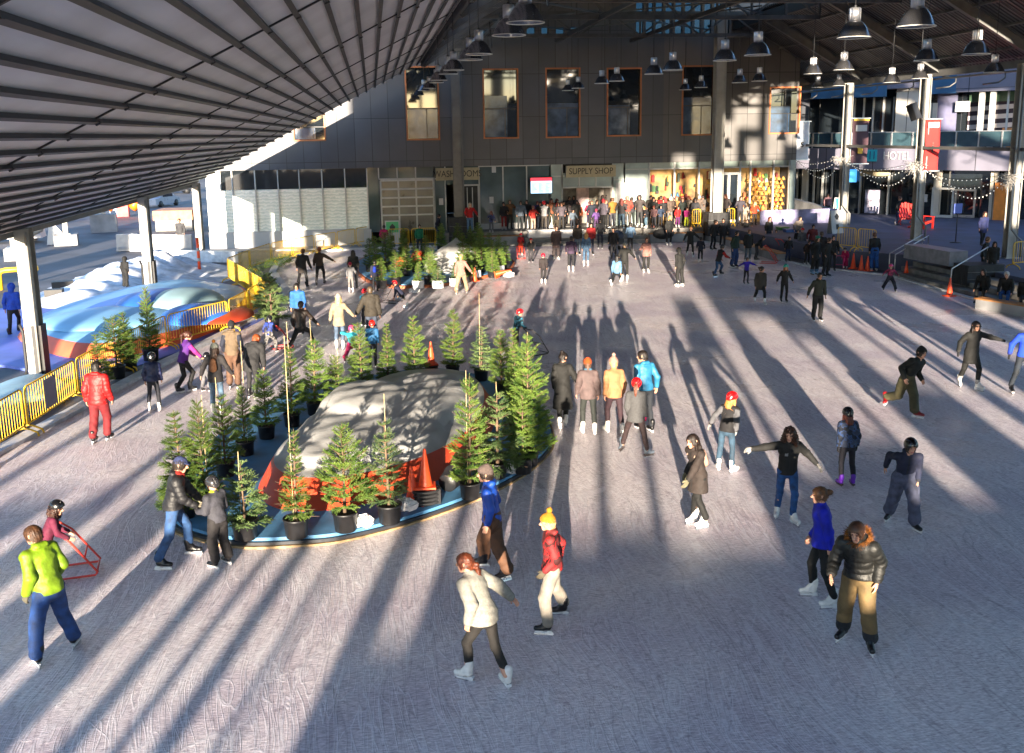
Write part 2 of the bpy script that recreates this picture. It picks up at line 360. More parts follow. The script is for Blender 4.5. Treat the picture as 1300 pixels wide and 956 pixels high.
for i, (X, Y) in enumerate(RC):
    r = hcol('steel_column', X, Y, TERR_Z, 9.3, .42, .4, M_LS, ['round braced steel column nearest on the right beside the yellow barrier', 'steel column on the right carrying the red banner', 'steel column on the right carrying the brown banner', 'farthest slim steel column on the right with the white banner'][i])
    MB().tube([(-.22, -.42, 8.4), (-.22, -.42, 1.3), (.18, -.6, .8), (.18, -.6, .1)], .05, 8).obj('downpipe', M_GS, r)
mb = MB(); mb.bar((28.25, 30, 5.62), (28.25, 77, 5.62), .12, .16)
tag(mb.obj('tie_beam', M_GS), 'long thin horizontal steel beam running through the columns on the right', 'beam')
# ------------------------------------------------------------------ trusses of the middle bay
M_TR = mat('truss_steel', (.055, .055, .06, 1), .5, .3, var=.3, vscale=1.5)
def truss(Y, zb, zt, x0, x1, n, name='roof_truss', lab='', w=.16):
    r = empty(name, (x0, Y, zb), 0, lab, 'truss', 'steel roof trusses across the middle bay'); X = x1 - x0; H = zt - zb
    MB().bar((0, 0, 0), (X, 0, 0), w, w).obj('bottom_chord', M_TR, r); MB().bar((0, 0, H), (X, 0, H), w, w).obj('top_chord', M_TR, r)
    mb = MB()
    for i in range(n):
        xa, xb = X * i / n, X * (i + 1) / n
        mb.bar((xa, 0, 0), (xa, 0, H), w * .5); mb.bar((xa, 0, 0) if i % 2 else (xa, 0, H), (xb, 0, H) if i % 2 else (xb, 0, 0), w * .5)
    mb.bar((X, 0, 0), (X, 0, H), w * .5); mb.obj('web_members', M_TR, r); return r
TY = [58.0, 50.0, 42.0, 34.0, 26.0]
for i, Y in enumerate(TY):
    truss(Y, [12.0, 12.1, 11.9, 12.0, 12.0][i], [13.2, 13.5, 13.4, 13.5, 13.5][i], 2.98, 22.4, 11, lab=['steel truss closest to the shop building under the dark roof', 'second steel truss from the shop building', 'middle steel truss over the rink', 'fourth steel truss from the shop building, high over the rink', 'steel truss nearest the camera at the top of the picture'][i], w=.2)
r = empty('roof_bracing', (11, 40, 13), 0, 'web of dark diagonal steel braces and rods under the high roof', 'bracing')
for k in range(len(TY) - 1):
    for (xa, xb) in ((3.2, 11.2), (11.2, 3.2), (11.2, 19.4), (19.4, 11.2)):
        mb = MB(); mb.bar((xa - 11, TY[k] - 40, -.7), (xb - 11, TY[k + 1] - 40, -.7 + rnd.uniform(-.1, .6)), .07); mb.obj('brace', M_TR, r)
for X in (6.5, 11.2, 15.8):
    MB().bar((X - 11, 26 - 40, -.95), (X - 11, 62 - 40, -.95), .12, .2).obj('tie_beam', M_TR, r)
# left rakers rising from the canopy edge
r = empty('raker_frames', (3, 40, 10.5), 0, 'row of dark steel rakers rising from the canopy edge beside the lamp row', 'steel frame')
for Y in np.arange(26, 62, 4.0):
    mb = MB(); mb.bar((0.0, Y - 40, -.1), (5.2, Y - 40, 2.9), .14, .22); mb.bar((0.1, Y - 40, .6), (3.0, Y - 40, .7), .06); mb.bar((2.9, Y - 40, .2), (3.0, Y - 40 + 2, 2.2), .06); mb.obj('raker', M_TR, r)
# dark high roof of the middle bay near the building
root = empty('high_roof', (11, 50, 15), 0, 'dark ribbed high roof over the middle bay at the shop building', 'roof')
mb = MB(); V = [(2.6, -8, 13.7), (11.3, -8, 17.6), (11.3, 63.0, 17.6), (2.6, 63.0, 13.7)]
mb.add(V + [(x, y, z + .1) for x, y, z in V], [(3, 2, 1, 0), (4, 5, 6, 7), (0, 1, 5, 4), (1, 2, 6, 5), (2, 3, 7, 6), (3, 0, 4, 7)])
V = [(11.3, -8, 17.6), (22.6, -8, 15.2), (22.6, 63.0, 15.2), (11.3, 63.0, 17.6)]
mb.add(V + [(x, y, z + .1) for x, y, z in V], [(3, 2, 1, 0), (4, 5, 6, 7), (0, 1, 5, 4), (1, 2, 6, 5), (2, 3, 7, 6), (3, 0, 4, 7)])
rel(mb.obj('roof_deck', M_CORR, root), root)
mb = MB()
for Y in np.arange(38, 62, 2.0):
    mb.bar((2.6, Y, 13.5), (11.3, Y, 17.4), .08, .2); mb.bar((11.3, Y, 17.4), (22.6, Y, 15.0), .08, .2)
rel(mb.obj('rafters', M_TR, root), root)

# ------------------------------------------------------------------ hanging lamps
M_ALU = mat('brushed_aluminium', (.55, .55, .57, 1), .35, .9, var=.12, vscale=8)
M_DOME = mat('lamp_dome_metal', (.24, .24, .26, 1), .22, .9, var=.15, vscale=4)
M_RIM = mat('lamp_rim_white', (.62, .60, .56, 1), .5, var=0)
M_BULB = mat('lamp_glow', (1, .93, .80, 1), .5, var=0, emit=1.2)
def lamp_proto(loc):
    r = empty('hanging_lamp', loc)
    prof = [(.10, .33), (.13, .325), (.17, .30), (.235, .22), (.29, .12), (.325, .035), (.335, .012)]
    mb = MB(); mb.lathe(prof, n=28); mb.lathe([(a - .012, z - .004) for a, z in prof][::-1], n=28); mb.obj('dome_shade', M_DOME, r)
    MB().lathe([(.350, -.006), (.35, .010), (.33, .010), (.328, -.006), (.350, -.006)], n=28).obj('rim', M_RIM, r)
    mb = MB(); mb.lathe([(0, .60), (.10, .60), (.115, .59), (.115, .33), (0, .33)], n=20)
    for k in range(12):
        a = k * math.pi / 6; mb.box(.112 * math.cos(a) - .006, .112 * math.cos(a) + .006, .112 * math.sin(a) - .006, .112 * math.sin(a) + .006, .36, .58)
    mb.obj('ballast_housing', M_ALU, r)
    MB().lathe([(0, .06), (.05, .07), (.08, .13), (.05, .22), (0, .24)], n=14).obj('bulb', M_BULB, r)
    mb = MB(); mb.tube([(0, 0, .60), (0, 0, 2.6)], .012, 5); mb.lathe([(0, .66), (.03, .65), (.03, .6), (0, .6)], n=8); mb.obj('cord', M_DK, r)
    return r
LAMPS = [('left row', [(667, 29, 50), (646, 45, 44), (608, 69, 35), (597, 76, 32), (576, 89, 27), (569, 94, 25), (557, 102, 22), (554, 105, 19), (545, 112, 17), (538, 115, 15.5)]),
    ('middle row', [(1163, 34, 49), (1084, 48, 43), (962, 70, 34), (920, 77, 30), (854, 89, 26), (830, 94, 24), (783, 103, 20), (764, 106, 19), (734, 112, 16.5), (721, 115, 15.5), (695, 120, 13), (685, 121, 13), (672, 124, 12), (663, 124, 12)]),
    ('inner right row', [(1239, 69, 35), (1176, 77, 31), (1071, 89, 26), (1032, 94, 24), (964, 103, 20), (939, 105, 20), (890, 111, 17), (870, 114, 16), (834, 119, 14), (820, 120, 13), (792, 122, 12), (779, 124, 12), (722, 124, 12)]),
    ('outer right row', [(1262, 92, 26), (1168, 100, 22), (1132, 105, 22), (1065, 109, 17), (1038, 111, 16), (968, 117, 14), (929, 121, 13)])]
proto = None
for rn, L in LAMPS:
    for i, (x, y, wpx) in enumerate(L):
        rr = ray(x, y); P = CAMP + rr * (FPX * .704 / wpx)
        o = lamp_proto(P) if proto is None else copy_tree(proto)
        if proto is None: proto = o
        o.location = P; o.rotation_euler = (0, 0, rnd.uniform(0, 6))
        tag(o, '%s hanging metal dome lamp from the front in the %s' % (ordw(i), rn), 'lamp', 'dome lamps hanging over the rink')
# ------------------------------------------------------------------ shop building (front plane at Y = FY)
FY = 63.0
def fp(x, y): p = aty(x, y, FY); return p.x, p.z
def clad_mat(name, colr, w=1.03, h=2.55, off=0.):
    m = mat(name, colr, .5, .1, var=.10, vscale=.6); n, l, b = nodes_of(m)
    tc = n.new('ShaderNodeTexCoord'); sp = n.new('ShaderNodeSeparateXYZ'); l.new(tc.outputs['Object'], sp.inputs[0])
    def seam(sock, period, o, wd):
        a = n.new('ShaderNodeMath'); a.operation = 'ADD'; a.inputs[1].default_value = o + 500 * period; l.new(sock, a.inputs[0])
        q = n.new('ShaderNodeMath'); q.operation = 'MODULO'; q.inputs[1].default_value = period; l.new(a.outputs[0], q.inputs[0])
        k = n.new('ShaderNodeMath'); k.operation = 'LESS_THAN'; k.inputs[1].default_value = wd; l.new(q.outputs[0], k.inputs[0]); return k.outputs[0]
    s1 = seam(sp.outputs['X'], w, 0, .03); s2 = seam(sp.outputs['Z'], h, off, .03)
    mx = n.new('ShaderNodeMath'); mx.operation = 'MAXIMUM'; l.new(s1, mx.inputs[0]); l.new(s2, mx.inputs[1])
    # panel to panel tone
    fl = n.new('ShaderNodeVectorMath'); fl.operation = 'DIVIDE'; fl.inputs[1].default_value = (w, 50, h); l.new(tc.outputs['Object'], fl.inputs[0])
    f2 = n.new('ShaderNodeVectorMath'); f2.operation = 'FLOOR'; l.new(fl.outputs[0], f2.inputs[0])
    wn_ = n.new('ShaderNodeTexWhiteNoise'); l.new(f2.outputs[0], wn_.inputs['Vector'])
    mr = n.new('ShaderNodeMapRange'); mr.inputs[3].default_value = .86; mr.inputs[4].default_value = 1.12; l.new(wn_.outputs['Value'], mr.inputs[0])
    src = b.inputs['Base Color'].links[0].from_socket
    sc = n.new('ShaderNodeVectorMath'); sc.operation = 'SCALE'; l.new(src, sc.inputs[0]); l.new(mr.outputs[0], sc.inputs['Scale'])
    mix = n.new('ShaderNodeMixRGB'); mix.inputs[2].default_value = (.012, .012, .014, 1); l.new(mx.outputs[0], mix.inputs[0]); l.new(sc.outputs[0], mix.inputs[1]); l.new(mix.outputs[0], b.inputs['Base Color'])
    return m
M_CLAD = clad_mat('charcoal_cladding', (.072, .076, .090, 1))
M_CLADL = clad_mat('taupe_cladding', (.105, .10, .10, 1))
M_ORF = mat('orange_frame', (.42, .13, .04, 1), .5, var=.1)
M_GLD = mat('dark_glass', (.012, .016, .02, 1), .04, .0, var=0, spec=1.0, coat=.6)
def glass_mat(name, colr, rough=.05):
    m = mat(name, colr, rough, 0, var=.25, vscale=.7, spec=1.0, coat=.4); return m
M_GLT = glass_mat('greenish_glass', (.07, .10, .10, 1))
M_GLP = glass_mat('pale_frosted_glass', (.24, .30, .29, 1), .35)
M_MUL = mat('white_mullion', (.42, .42, .41, 1), .45, var=.08)
M_WH = mat('white_painted_panel', (.42, .42, .43, 1), .6, var=.08, vscale=1)
M_SIGN = mat('ochre_sign_panel', (.36, .31, .20, 1), .6, var=.1)
M_LET = mat('sign_letter_brown', (.03, .022, .014, 1), .6, var=.05)
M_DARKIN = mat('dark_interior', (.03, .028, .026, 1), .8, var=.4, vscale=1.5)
bld = empty('shop_building', (10, FY, 0), 0, 'long two storey shop building with charcoal cladding above a glazed ground floor', 'building')
def relb(o, r=bld): o.location = -Vector(r.location); return o
UP_WIN = [(372, 412, 141, 177), (515, 557, 86, 176), (614, 657, 89, 174), (694, 735, 88, 173), (772, 812, 88, 171), (868, 904, 85, 170), (979, 1013, 112, 168)]
XL, XR = fp(262, 250)[0], fp(1013, 150)[0]
zc = 4.72
rects = []
for (a, b, y0, y1) in UP_WIN:
    xa, z1 = fp(a, y0); xb, z0 = fp(b, y1); rects.append((xa, xb, z0, z1))
def wall_with_holes(mb, x0, x1, z0, z1, holes, y0, y1, m=0):
    xs = sorted(set([x0, x1] + [h[0] for h in holes] + [h[1] for h in holes])); zs = sorted(set([z0, z1] + [h[2] for h in holes] + [h[3] for h in holes]))
    xs = [x for x in xs if x0 <= x <= x1]; zs = [z for z in zs if z0 <= z <= z1]
    for i in range(len(xs) - 1):
        run = None
        for j in range(len(zs)):
            blocked = j < len(zs) - 1 and not any(h[0] < (xs[i] + xs[i + 1]) / 2 < h[1] and h[2] < (zs[j] + zs[j + 1]) / 2 < h[3] for h in holes)
            if blocked and run is None: run = zs[j]
            if not blocked and run is not None: mb.box(xs[i], xs[i + 1], y0, y1, run, zs[j], m); run = None
# clerestory openings high in the wall: the sky shows through them
CL = []
for x in np.arange(16.4, 22.0, .62): CL.append((x, x + .46, 12.5, 14.5))
for x in np.arange(6.0, 13.2, .9): CL.append((x, x + .5, 12.55, 12.95))
split = fp(842, 150)[0]
mb = MB(); wall_with_holes(mb, XL, split, zc, 17.4, rects + CL, FY, FY + .35); relb(mb.obj('wall', M_CLAD, bld))
mb = MB(); wall_with_holes(mb, split, XR, zc, 14.9, rects + CL, FY, FY + .35); relb(mb.obj('wall', M_CLADL, bld))
M_CLG = bpy.data.materials.new('blue_clerestory_glass'); M_CLG.use_nodes = True; n_, l_, b_ = nodes_of(M_CLG); tr_ = n_.new('ShaderNodeBsdfTransparent'); tr_.inputs[0].default_value = (.13, .18, .23, 1); mx_ = n_.new('ShaderNodeMixShader'); mx_.inputs[0].default_value = .85; b_.inputs['Base Color'].default_value = (.02, .03, .04, 1); b_.inputs['Roughness'].default_value = .1; l_.new(b_.outputs[0], mx_.inputs[1]); l_.new(tr_.outputs[0], mx_.inputs[2]); l_.new(mx_.outputs[0], n_['Material Output'].inputs[0])
for (xa, xb, z0, z1) in CL:
    po_ = relb(MB().box(xa, xb, FY + .14, FY + .17, z0, z1).obj('clerestory_pane', M_CLG, bld))
relb(MB().box(XL, XL + .35, FY + .35, FY + 25, 0, 17.4).box(XR - .35, XR, FY + .35, FY + 25, 0, 13.0).box(XL, XR, FY + 25, FY + 25.3, 0, 12.0).obj('wall', M_CLAD, bld))
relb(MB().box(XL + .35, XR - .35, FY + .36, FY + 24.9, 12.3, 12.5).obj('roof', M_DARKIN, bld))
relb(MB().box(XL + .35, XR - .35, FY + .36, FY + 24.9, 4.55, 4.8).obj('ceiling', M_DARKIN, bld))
M_REFL = mat('painted_reflection', (.035, .065, .12, 1), .12, var=.3, vscale=2.4, spec=.9)  # sky reflection painted as bluish panels over the lower panes
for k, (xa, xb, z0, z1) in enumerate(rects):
    f = MB(); t = .09
    f.box(xa - t, xa, FY - .06, FY + .34, z0 - t, z1 + t).box(xb, xb + t, FY - .06, FY + .34, z0 - t, z1 + t).box(xa, xb, FY - .06, FY + .34, z0 - t, z0).box(xa, xb, FY - .06, FY + .34, z1, z1 + t)
    fo = relb(f.obj('window', M_ORF, bld))
    p = link('pane', MB().box(xa, xb, FY + .16, FY + .2, z0, z1).me('pane', M_GLD), fo)
    mb = MB(); w_ = xb - xa
    mb.box(xa, xb, FY + .10, FY + .155, z0 + (z1 - z0) * .42, z0 + (z1 - z0) * .42 + .06); mb.box(xa + w_ * .62, xa + w_ * .62 + .05, FY + .10, FY + .155, z0, z0 + (z1 - z0) * .42)
    link('mullion', mb.me('mullion', M_DK), fo)
    link('reflection_panel', MB().box(xa + .02, xb - (.02 if k % 2 else w_ * .3), FY + .12, FY + .158, z0 + .02, z0 + (z1 - z0) * (.40, .44, .62, .5, .46, .55, .6)[k]).me('reflection_panel', M_REFL), fo)
# ground floor glazing
def gl(x0, x1, z0, z1, m, nm='window', y=FY + .2): return relb(MB().box(x0, x1, y, y + .05, z0, z1).obj(nm, m, bld))
def px(x): return fp(x, 255)[0]
Z_B, Z_T = .85, zc
mull = [281, 296, 325, 354, 381, 410, 439, 467]
relb(MB().box(XL, px(470), FY - .05, FY + .3, 0.06, 1.0).obj('base_wall', M_WH, bld))
def shopglass():
    m = mat('frosted_pattern_glass', (.40, .50, .47, 1), .25, 0, var=.2, vscale=4, spec=.8, coat=.3); n, l, b = nodes_of(m)
    tc = n.new('ShaderNodeTexCoord'); wv = n.new('ShaderNodeTexWave'); wv.bands_direction = 'Z'; wv.inputs['Scale'].default_value = 1.6; wv.inputs['Distortion'].default_value = 5; wv.inputs['Detail Scale'].default_value = 2.5
    l.new(tc.outputs['Object'], wv.inputs['Vector']); mx = n.new('ShaderNodeMixRGB'); mx.inputs[1].default_value = (.48, .58, .56, 1); mx.inputs[2].default_value = (.70, .75, .72, 1)
    l.new(wv.outputs['Fac'], mx.inputs[0]); l.new(mx.outputs[0], b.inputs['Base Color']); return m
M_SHG = shopglass()
for a, b in zip(mull[:-1], mull[1:]):
    xa, xb = px(a), px(b); gl(xa, xb, 1.0, 3.55, M_SHG); gl(xa, xb, 3.55, zc, M_GLD)
mb = MB()
for x in mull: mb.box(px(x) - .035, px(x) + .035, FY + .06, FY + .19, 1.0, zc)
mb.box(px(262), px(467), FY + .07, FY + .19, .98, 1.04); relb(mb.obj('mullions', M_MUL, bld))
gl(XL, px(281), 1.0, zc, M_SHG)
# bays to the right: (x0, x1, material)
relb(MB().box(px(467), px(482), FY + .1, FY + .3, .8, zc).obj('window', M_GLT, bld))
def framed(name, x0, x1, z0, z1, cols, rows, mg, mf=None, parent=bld, y=FY, th=.07):
    r = relb(MB().box(x0, x1, y + .12, y + .16, z0, z1).obj(name, mg, parent)); mb = MB()
    for i in range(cols + 1):
        x = x0 + (x1 - x0) * i / cols; mb.box(x - th / 2, x + th / 2, y + .03, y + .115, z0, z1)
    for zz in rows: mb.box(x0, x1, y + .035, y + .11, zz - th / 2, zz + th / 2)
    link('frame', mb.me('frame', mf or M_MUL), r); return r
zf = lambda y: fp(510, y)[1]
M_GARG = mat('smoky_door_glass', (.08, .078, .07, 1), .3, 0, var=.35, vscale=1.2, spec=.8)
framed('garage_door', px(484), px(551), .85, zf(229), 3, [zf(y) for y in (229, 240, 251, 262, 273)], M_GARG, th=.10)
framed('window', px(482), px(552), zf(226), zc, 3, [zf(227)], M_GLT)
framed('window', px(552), px(566), .8, zc, 1, [zf(228)], M_GLT)
framed('window', px(609), px(699), .8 + .35, zc, 3, [zc - .03], M_GLT)
framed('window', px(699), px(714), .8, zc, 1, [zf(228)], M_GLP)
relb(MB().box(px(609), px(714), FY + .0, FY + .3, .8, 1.15).obj('base_wall', M_WH, bld))
# washroom door, open and dark
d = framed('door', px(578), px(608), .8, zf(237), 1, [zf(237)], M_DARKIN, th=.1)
mb = MB()
for f_ in (.3, .5, .72): x = px(578) + (px(608) - px(578)) * f_; mb.box(x, x + .05, FY + .05, FY + .11, .8, zf(240))
link('frame', mb.me('frame', M_MUL), d)
gl(px(566), px(609), zf(236), zc, M_GLT)
def sign(x0, x1, y0, y1, s, nm, lab, size, sx=1.0):
    xa, z1 = fp(x0, y0); xb, z0 = fp(x1, y1); r = empty('sign_board', ((xa + xb) / 2, FY - .12, (z0 + z1) / 2), 0, lab, 'sign')
    w_, h_ = (xb - xa), (z1 - z0); MB().box(-w_ / 2, w_ / 2, -.04, .10, -h_ / 2, h_ / 2).obj('panel', M_SIGN, r)
    text_obj('lettering', s, size, (0, -.055, 0), (R(90), 0, 0), M_LET, r, sx=sx); return r
sign(553, 608, 213.5, 228, 'WASHROOMS', 'w', 'ochre sign reading WASHROOMS partly behind the tall dark column', .56, .84)
sign(718, 781, 210.5, 224, 'SUPPLY SHOP', 's', 'long ochre sign reading SUPPLY SHOP over the shop hatch', .54, .86)
# shop hatch
h = framed('shutter', px(714), px(778), zf(243), zc - .55, 3, [zf(243), zf(228)], M_GLP, th=.09)
M_COUNTER = mat('shop_interior_wall', (.20, .18, .16, 1), .7, var=.3)
relb(MB().box(px(714), px(778), FY + 2.2, FY + 2.3, .8, zf(243)).box(px(714), px(714) + .1, FY + .2, FY + 2.2, .8, zf(243)).box(px(778) - .1, px(778), FY + .2, FY + 2.2, .8, zf(243)).obj('back_wall', M_COUNTER, bld))
relb(MB().box(px(714), px(778), FY - .05, FY + 3.0, .82, .84).obj('floor', M_STEP, bld))
relb(MB().box(px(740), px(756), FY + 2.0, FY + 2.15, 1.6, zf(246)).obj('poster', mat('pale_pink_poster', (.62, .45, .45, 1), .6, var=.3, vscale=2), bld))
# beige/white poster and right shop windows
framed('window', px(778), px(793), .8, zc, 1, [zf(234)], M_GLP)
framed('window', px(793), px(824), .8, zc, 1, [zf(221)], M_GLP)
relb(MB().box(px(782), px(793), FY - .02, FY + .02, zf(268), zf(238)).obj('poster', M_WH, bld))
M_TRAN = glass_mat('pale_green_transom', (.18, .23, .21, 1), .2)
mulr = [824, 856, 887, 912, 939, 952, 981, 1001]
gl(px(824), px(1001), zf(221), zc, M_TRAN)
mb = MB()
for x in mulr: mb.box(px(x) - .04, px(x) + .04, FY + .0, FY + .18, .8, zc)
mb.box(px(824), px(1001), FY + .02, FY + .16, zf(221) - .04, zf(221) + .04); relb(mb.obj('mullions', M_MUL, bld))
# lit shop interior behind the open looking glass: shelves of goods, garlands, back wall glowing in place of lamps
M_WARM = mat('glowing_interior_wall', (.26, .15, .05, 1), .7, var=.6, vscale=1.6, emit=.12)
relb(MB().box(px(824), px(1001), FY + 1.6, FY + 1.7, .8, zf(221)).box(px(824), px(1001), FY + .2, FY + 1.6, .80, .82).obj('back_wall', M_WARM, bld))
GOODS = ['b01515', 'e8b84a', '2d5a2a', '7a1f1f', 'd98a2b', 'f0e0c0', '1d1d22', '8c4a1c', 'c8203a', '3c6e8c', '0f2a14']
for k in range(150):
    X = rnd.uniform(px(826), px(999)); z = .85 + rnd.random() ** 1.1 * 2.9; hh = rnd.uniform(.12, .5); ww = rnd.uniform(.06, .22); y = FY + rnd.uniform(.5, 1.5)
    if px(912) < X < px(939): continue
    gm = mat('shop_goods', GOODS[k % 11], .6, var=.3, vscale=5)
    mb = MB(); 
    if k % 3: mb.box(-ww / 2, ww / 2, -.08, .08, 0, hh); mb.box(-ww / 3, ww / 3, -.06, .06, hh, hh + .05)
    else: mb.lathe([(0, 0), (ww * .7, .02), (ww * .5, hh * .5), (.03, hh), (0, hh)], n=8)
    o = mb.obj('window_display_item', gm, None, (X, y, z)); 
    o.parent = bld; o.location = Vector((X, y, z)) - Vector(bld.location)
dr = framed('door', px(912), px(938), .8, zf(229), 2, [zf(229), .9], M_GLD, th=.16)
# Christmas cut-out trees in the last window
M_TREEC = mat('ginger_ornament', (.42, .20, .04, 1), .6, var=.5, vscale=9, emit=.12)  # slight glow put into the ornaments in place of shop lamps
mb = MB()
for k in range(34):
    row = k // 4; X = px(953) + (k % 4) * .34 + (row % 2) * .17 + rnd.uniform(-.04, .04); z = 1.0 + row * .30
    mb.lathe([(0, 0), (.15, .02), (.11, .13), (.04, .25), (0, .27)], (X, FY + .4, z), n=9)
for k in range(30):
    row = k // 3; X = px(983) + (k % 3) * .3 + (row % 2) * .12; z = 1.0 + row * .27
    mb.lathe([(0, 0), (.14, .02), (.10, .13), (.04, .24), (0, .26)], (X, FY + .4, z), n=9)
relb(mb.obj('window_display', M_TREEC, bld))
relb(MB().box(px(1001), XR, FY + .0, FY + .3, .8, zc).obj('window', M_GLP, bld))
# menu screen
xa, z1 = fp(672, 225); xb, z0 = fp(700.5, 245.5)
r = empty('menu_screen', ((xa + xb) / 2, FY - .25, (z0 + z1) / 2), 0, 'wall mounted screen with red header and pale blue table beside the shop hatch', 'screen')
w_, h_ = xb - xa, z1 - z0
MB().box(-w_ / 2, w_ / 2, -.04, .06, -h_ / 2, h_ / 2).box(-.05, .05, .06, .3, -.05, .05).obj('casing', M_RUB, r)
MB().box(-w_ / 2 + .04, w_ / 2 - .04, -.046, -.042, h_ / 2 - .24, h_ / 2 - .04).obj('header', mat('screen_red', (.75, .03, .05, 1), .4, var=0, emit=.55), r)
MB().box(-w_ / 2 + .04, w_ / 2 - .04, -.046, -.042, -h_ / 2 + .04, h_ / 2 - .24).obj('display', mat('screen_blue', (.35, .60, .80, 1), .4, var=0, emit=.55), r)
mb = MB()
for k in range(7):
    for q in range(3): mb.box(-w_ / 2 + .12 + q * .42, -w_ / 2 + .12 + q * .42 + rnd.uniform(.12, .3), -.051, -.047, -h_ / 2 + .1 + k * .085, -h_ / 2 + .13 + k * .085)
mb.obj('text_lines', M_WH, r)
for i, (x, y) in enumerate([(624, 254), (560, 256), (627, 215)]):
    X, z = fp(x, y); tag(MB().box(X - .13, X + .13, FY - .01, FY + .01, z - .2, z + .2).obj('notice', M_WH), ['white paper notice on the glass beside the washroom door', 'white paper notice on the glass left of the tall dark column', 'small white notice high on the glass right of the washrooms sign'][i], 'notice')
# black cloth wrapped column bases
M_CLOTH = mat('black_cloth', (.018, .018, .02, 1), .7, var=.4, vscale=3, bump=.5, bscale=6)
def cloth_box(X, Y, w, d, z0, z1, lab):
    n = 40; V = []; F = []; rows = 9
    for j in range(rows):
        z = z0 + (z1 - z0) * j / (rows - 1)
        for i in range(n):
            t = i / n * 4; s = int(t); f = t - s
            P = [(-w / 2, -d / 2), (w / 2, -d / 2), (w / 2, d / 2), (-w / 2, d / 2)]; a = P[s]; b = P[(s + 1) % 4]
            x = a[0] + (b[0] - a[0]) * f; y = a[1] + (b[1] - a[1]) * f; k = 1 + .03 * math.sin(i * 1.9 + j * .6) * (1.2 - j / rows)
            V.append((x * k, y * k, z))
    for j in range(rows - 1):
        for i in range(n): F.append((j * n + i, j * n + (i + 1) % n, (j + 1) * n + (i + 1) % n, (j + 1) * n + i))
    F.append(tuple((rows - 1) * n + i for i in range(n)))
    r = empty('wrapped_column_base', (X, Y, 0), 0, lab, 'column guard'); link('cloth', mesh('cloth', V, F, M_CLOTH), r)
    MB().box(-w * .45, w * .45, -d * .45, d * .45, 0, z0 + .05).obj('plinth', M_CONC, r)
    mb = MB()
    for zz in (z0 + (z1 - z0) * .33, z0 + (z1 - z0) * .68): mb.tube([(-w / 2 * 1.03, -d / 2 * 1.04, zz), (w / 2 * 1.03, -d / 2 * 1.04, zz - .02)], .015, 5)
    mb.obj('strap', mat('strap_grey', (.12, .12, .12, 1), .6), r)
cloth_box(5.1, 61.5, 1.35, 1.2, .1, 1.75, 'black cloth wrapped base of the tall column by the washroom door')
cloth_box(20.75, 59.9, 1.35, 1.2, .35, 1.75, 'black cloth wrapped base of the tall column between the shop windows')

# ------------------------------------------------------------------ hotel on the right
M_HB = clad_mat('slate_band', (.15, .145, .19, 1), 2.2, 9.0)
M_BRAIL = mat('balcony_glass', (.03, .06, .075, 1), .08, 0, var=.1, spec=1, coat=.5)
hot = empty('hotel_building', (36, 66, 0), 0, 'hotel building with slate balcony band, glass railing and dark glazed entrance', 'building')
def relh(o): o.location = -Vector(hot.location); return o
# ground line runs from behind the shop building towards the right foreground
P0, P1 = Vector((28.9, 70.5, 0)), Vector((41.5, 57.0, 0))
hd = (P1 - P0).normalized(); hn = Vector((hd.y, -hd.x, 0))     # hn points out to the terrace
if hn.x > 0: hn = -hn
HL = (P1 - P0).length
def hpos(x, y, off=0.):
    """where the sight line meets the hotel front plane moved out by off"""
    rr = ray(x, y); A = P0 + hn * off; t = (A - CAMP).dot(hn) / rr.dot(hn); return CAMP + rr * t
def hs(x, y, off=0.): p = hpos(x, y, off); return (p - P0).dot(hd), p.z
def hbox(mb, s0, s1, o0, o1, z0, z1, m=0):
    V = [P0 + hd * s + hn * o + Vector((0, 0, z)) for z in (z0, z1) for o in (o0, o1) for s in (s0, s1)]
    return mb.add(V, [(0, 2, 3, 1), (4, 5, 7, 6), (0, 1, 5, 4), (2, 6, 7, 3), (0, 4, 6, 2), (1, 3, 7, 5)], m)
SE = 34.0
zb0, zb1 = hs(1180, 216, 1.2)[1], hs(1180, 188, 1.2)[1]
relh(hbox(MB(), -.3, SE, .0, 1.2, zb0, zb1).obj('balcony_band', M_HB, hot))
relh(hbox(MB(), -.3, SE, -8, -.02, 9.2, 13.5).obj('wall', M_HB, hot))
relh(hbox(MB(), -.3, SE, -1.6, -1.4, zb1 - .3, 9.2).obj('window', M_GLD, hot))
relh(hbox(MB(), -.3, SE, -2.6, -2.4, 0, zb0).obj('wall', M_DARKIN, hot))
relh(hbox(MB(), -.3, SE, -8, -.01, zb0 - .02, zb1 - .3).obj('floor', M_HB, hot))
M_CREAM = clad_mat('cream_panel', (.50, .46, .40, 1), .55, 20)
def hrect(x0, x1, off, z0, z1, m, nm='wall', th=.12):
    a = hs(x0, 160, off)[0]; b = hs(x1, 160, off)[0]; return relh(hbox(MB(), a, b, off - th, off, z0, z1).obj(nm, m, hot))
hrect(1136, 1166, -.4, zb1 - .3, 9.2, M_CREAM); hrect(1166, 1188, -.41, zb1 - .3, 8.2, M_CREAM)
M_PUR = mat('violet_plaster', (.13, .13, .22, 1), .7, var=.1)
hrect(1188, 1213, -.8, zb1 - .3, 9.2, M_PUR); hrect(1016, 1026, -.4, zb1 - .3, 9.2, M_CLAD)
M_TEAL = mat('teal_fascia', (.03, .10, .20, 1), .5, var=.2, vscale=.6)
a, b = hs(1030, 110, .3)[0], hs(1125, 110, .3)[0]; relh(hbox(MB(), a, b, .1, .3, 8.7, 9.6).obj('fascia', M_TEAL, hot))
a, b = hs(1183, 95, .3)[0], hs(1215, 95, .3)[0]; relh(hbox(MB(), a, b, .1, .3, 8.75, 9.9).obj('fascia', M_TEAL, hot))
a, b = hs(1215, 95, .3)[0], SE; relh(hbox(MB(), a, b, .1, .3, 8.8, 9.9).obj('fascia', M_HB, hot))
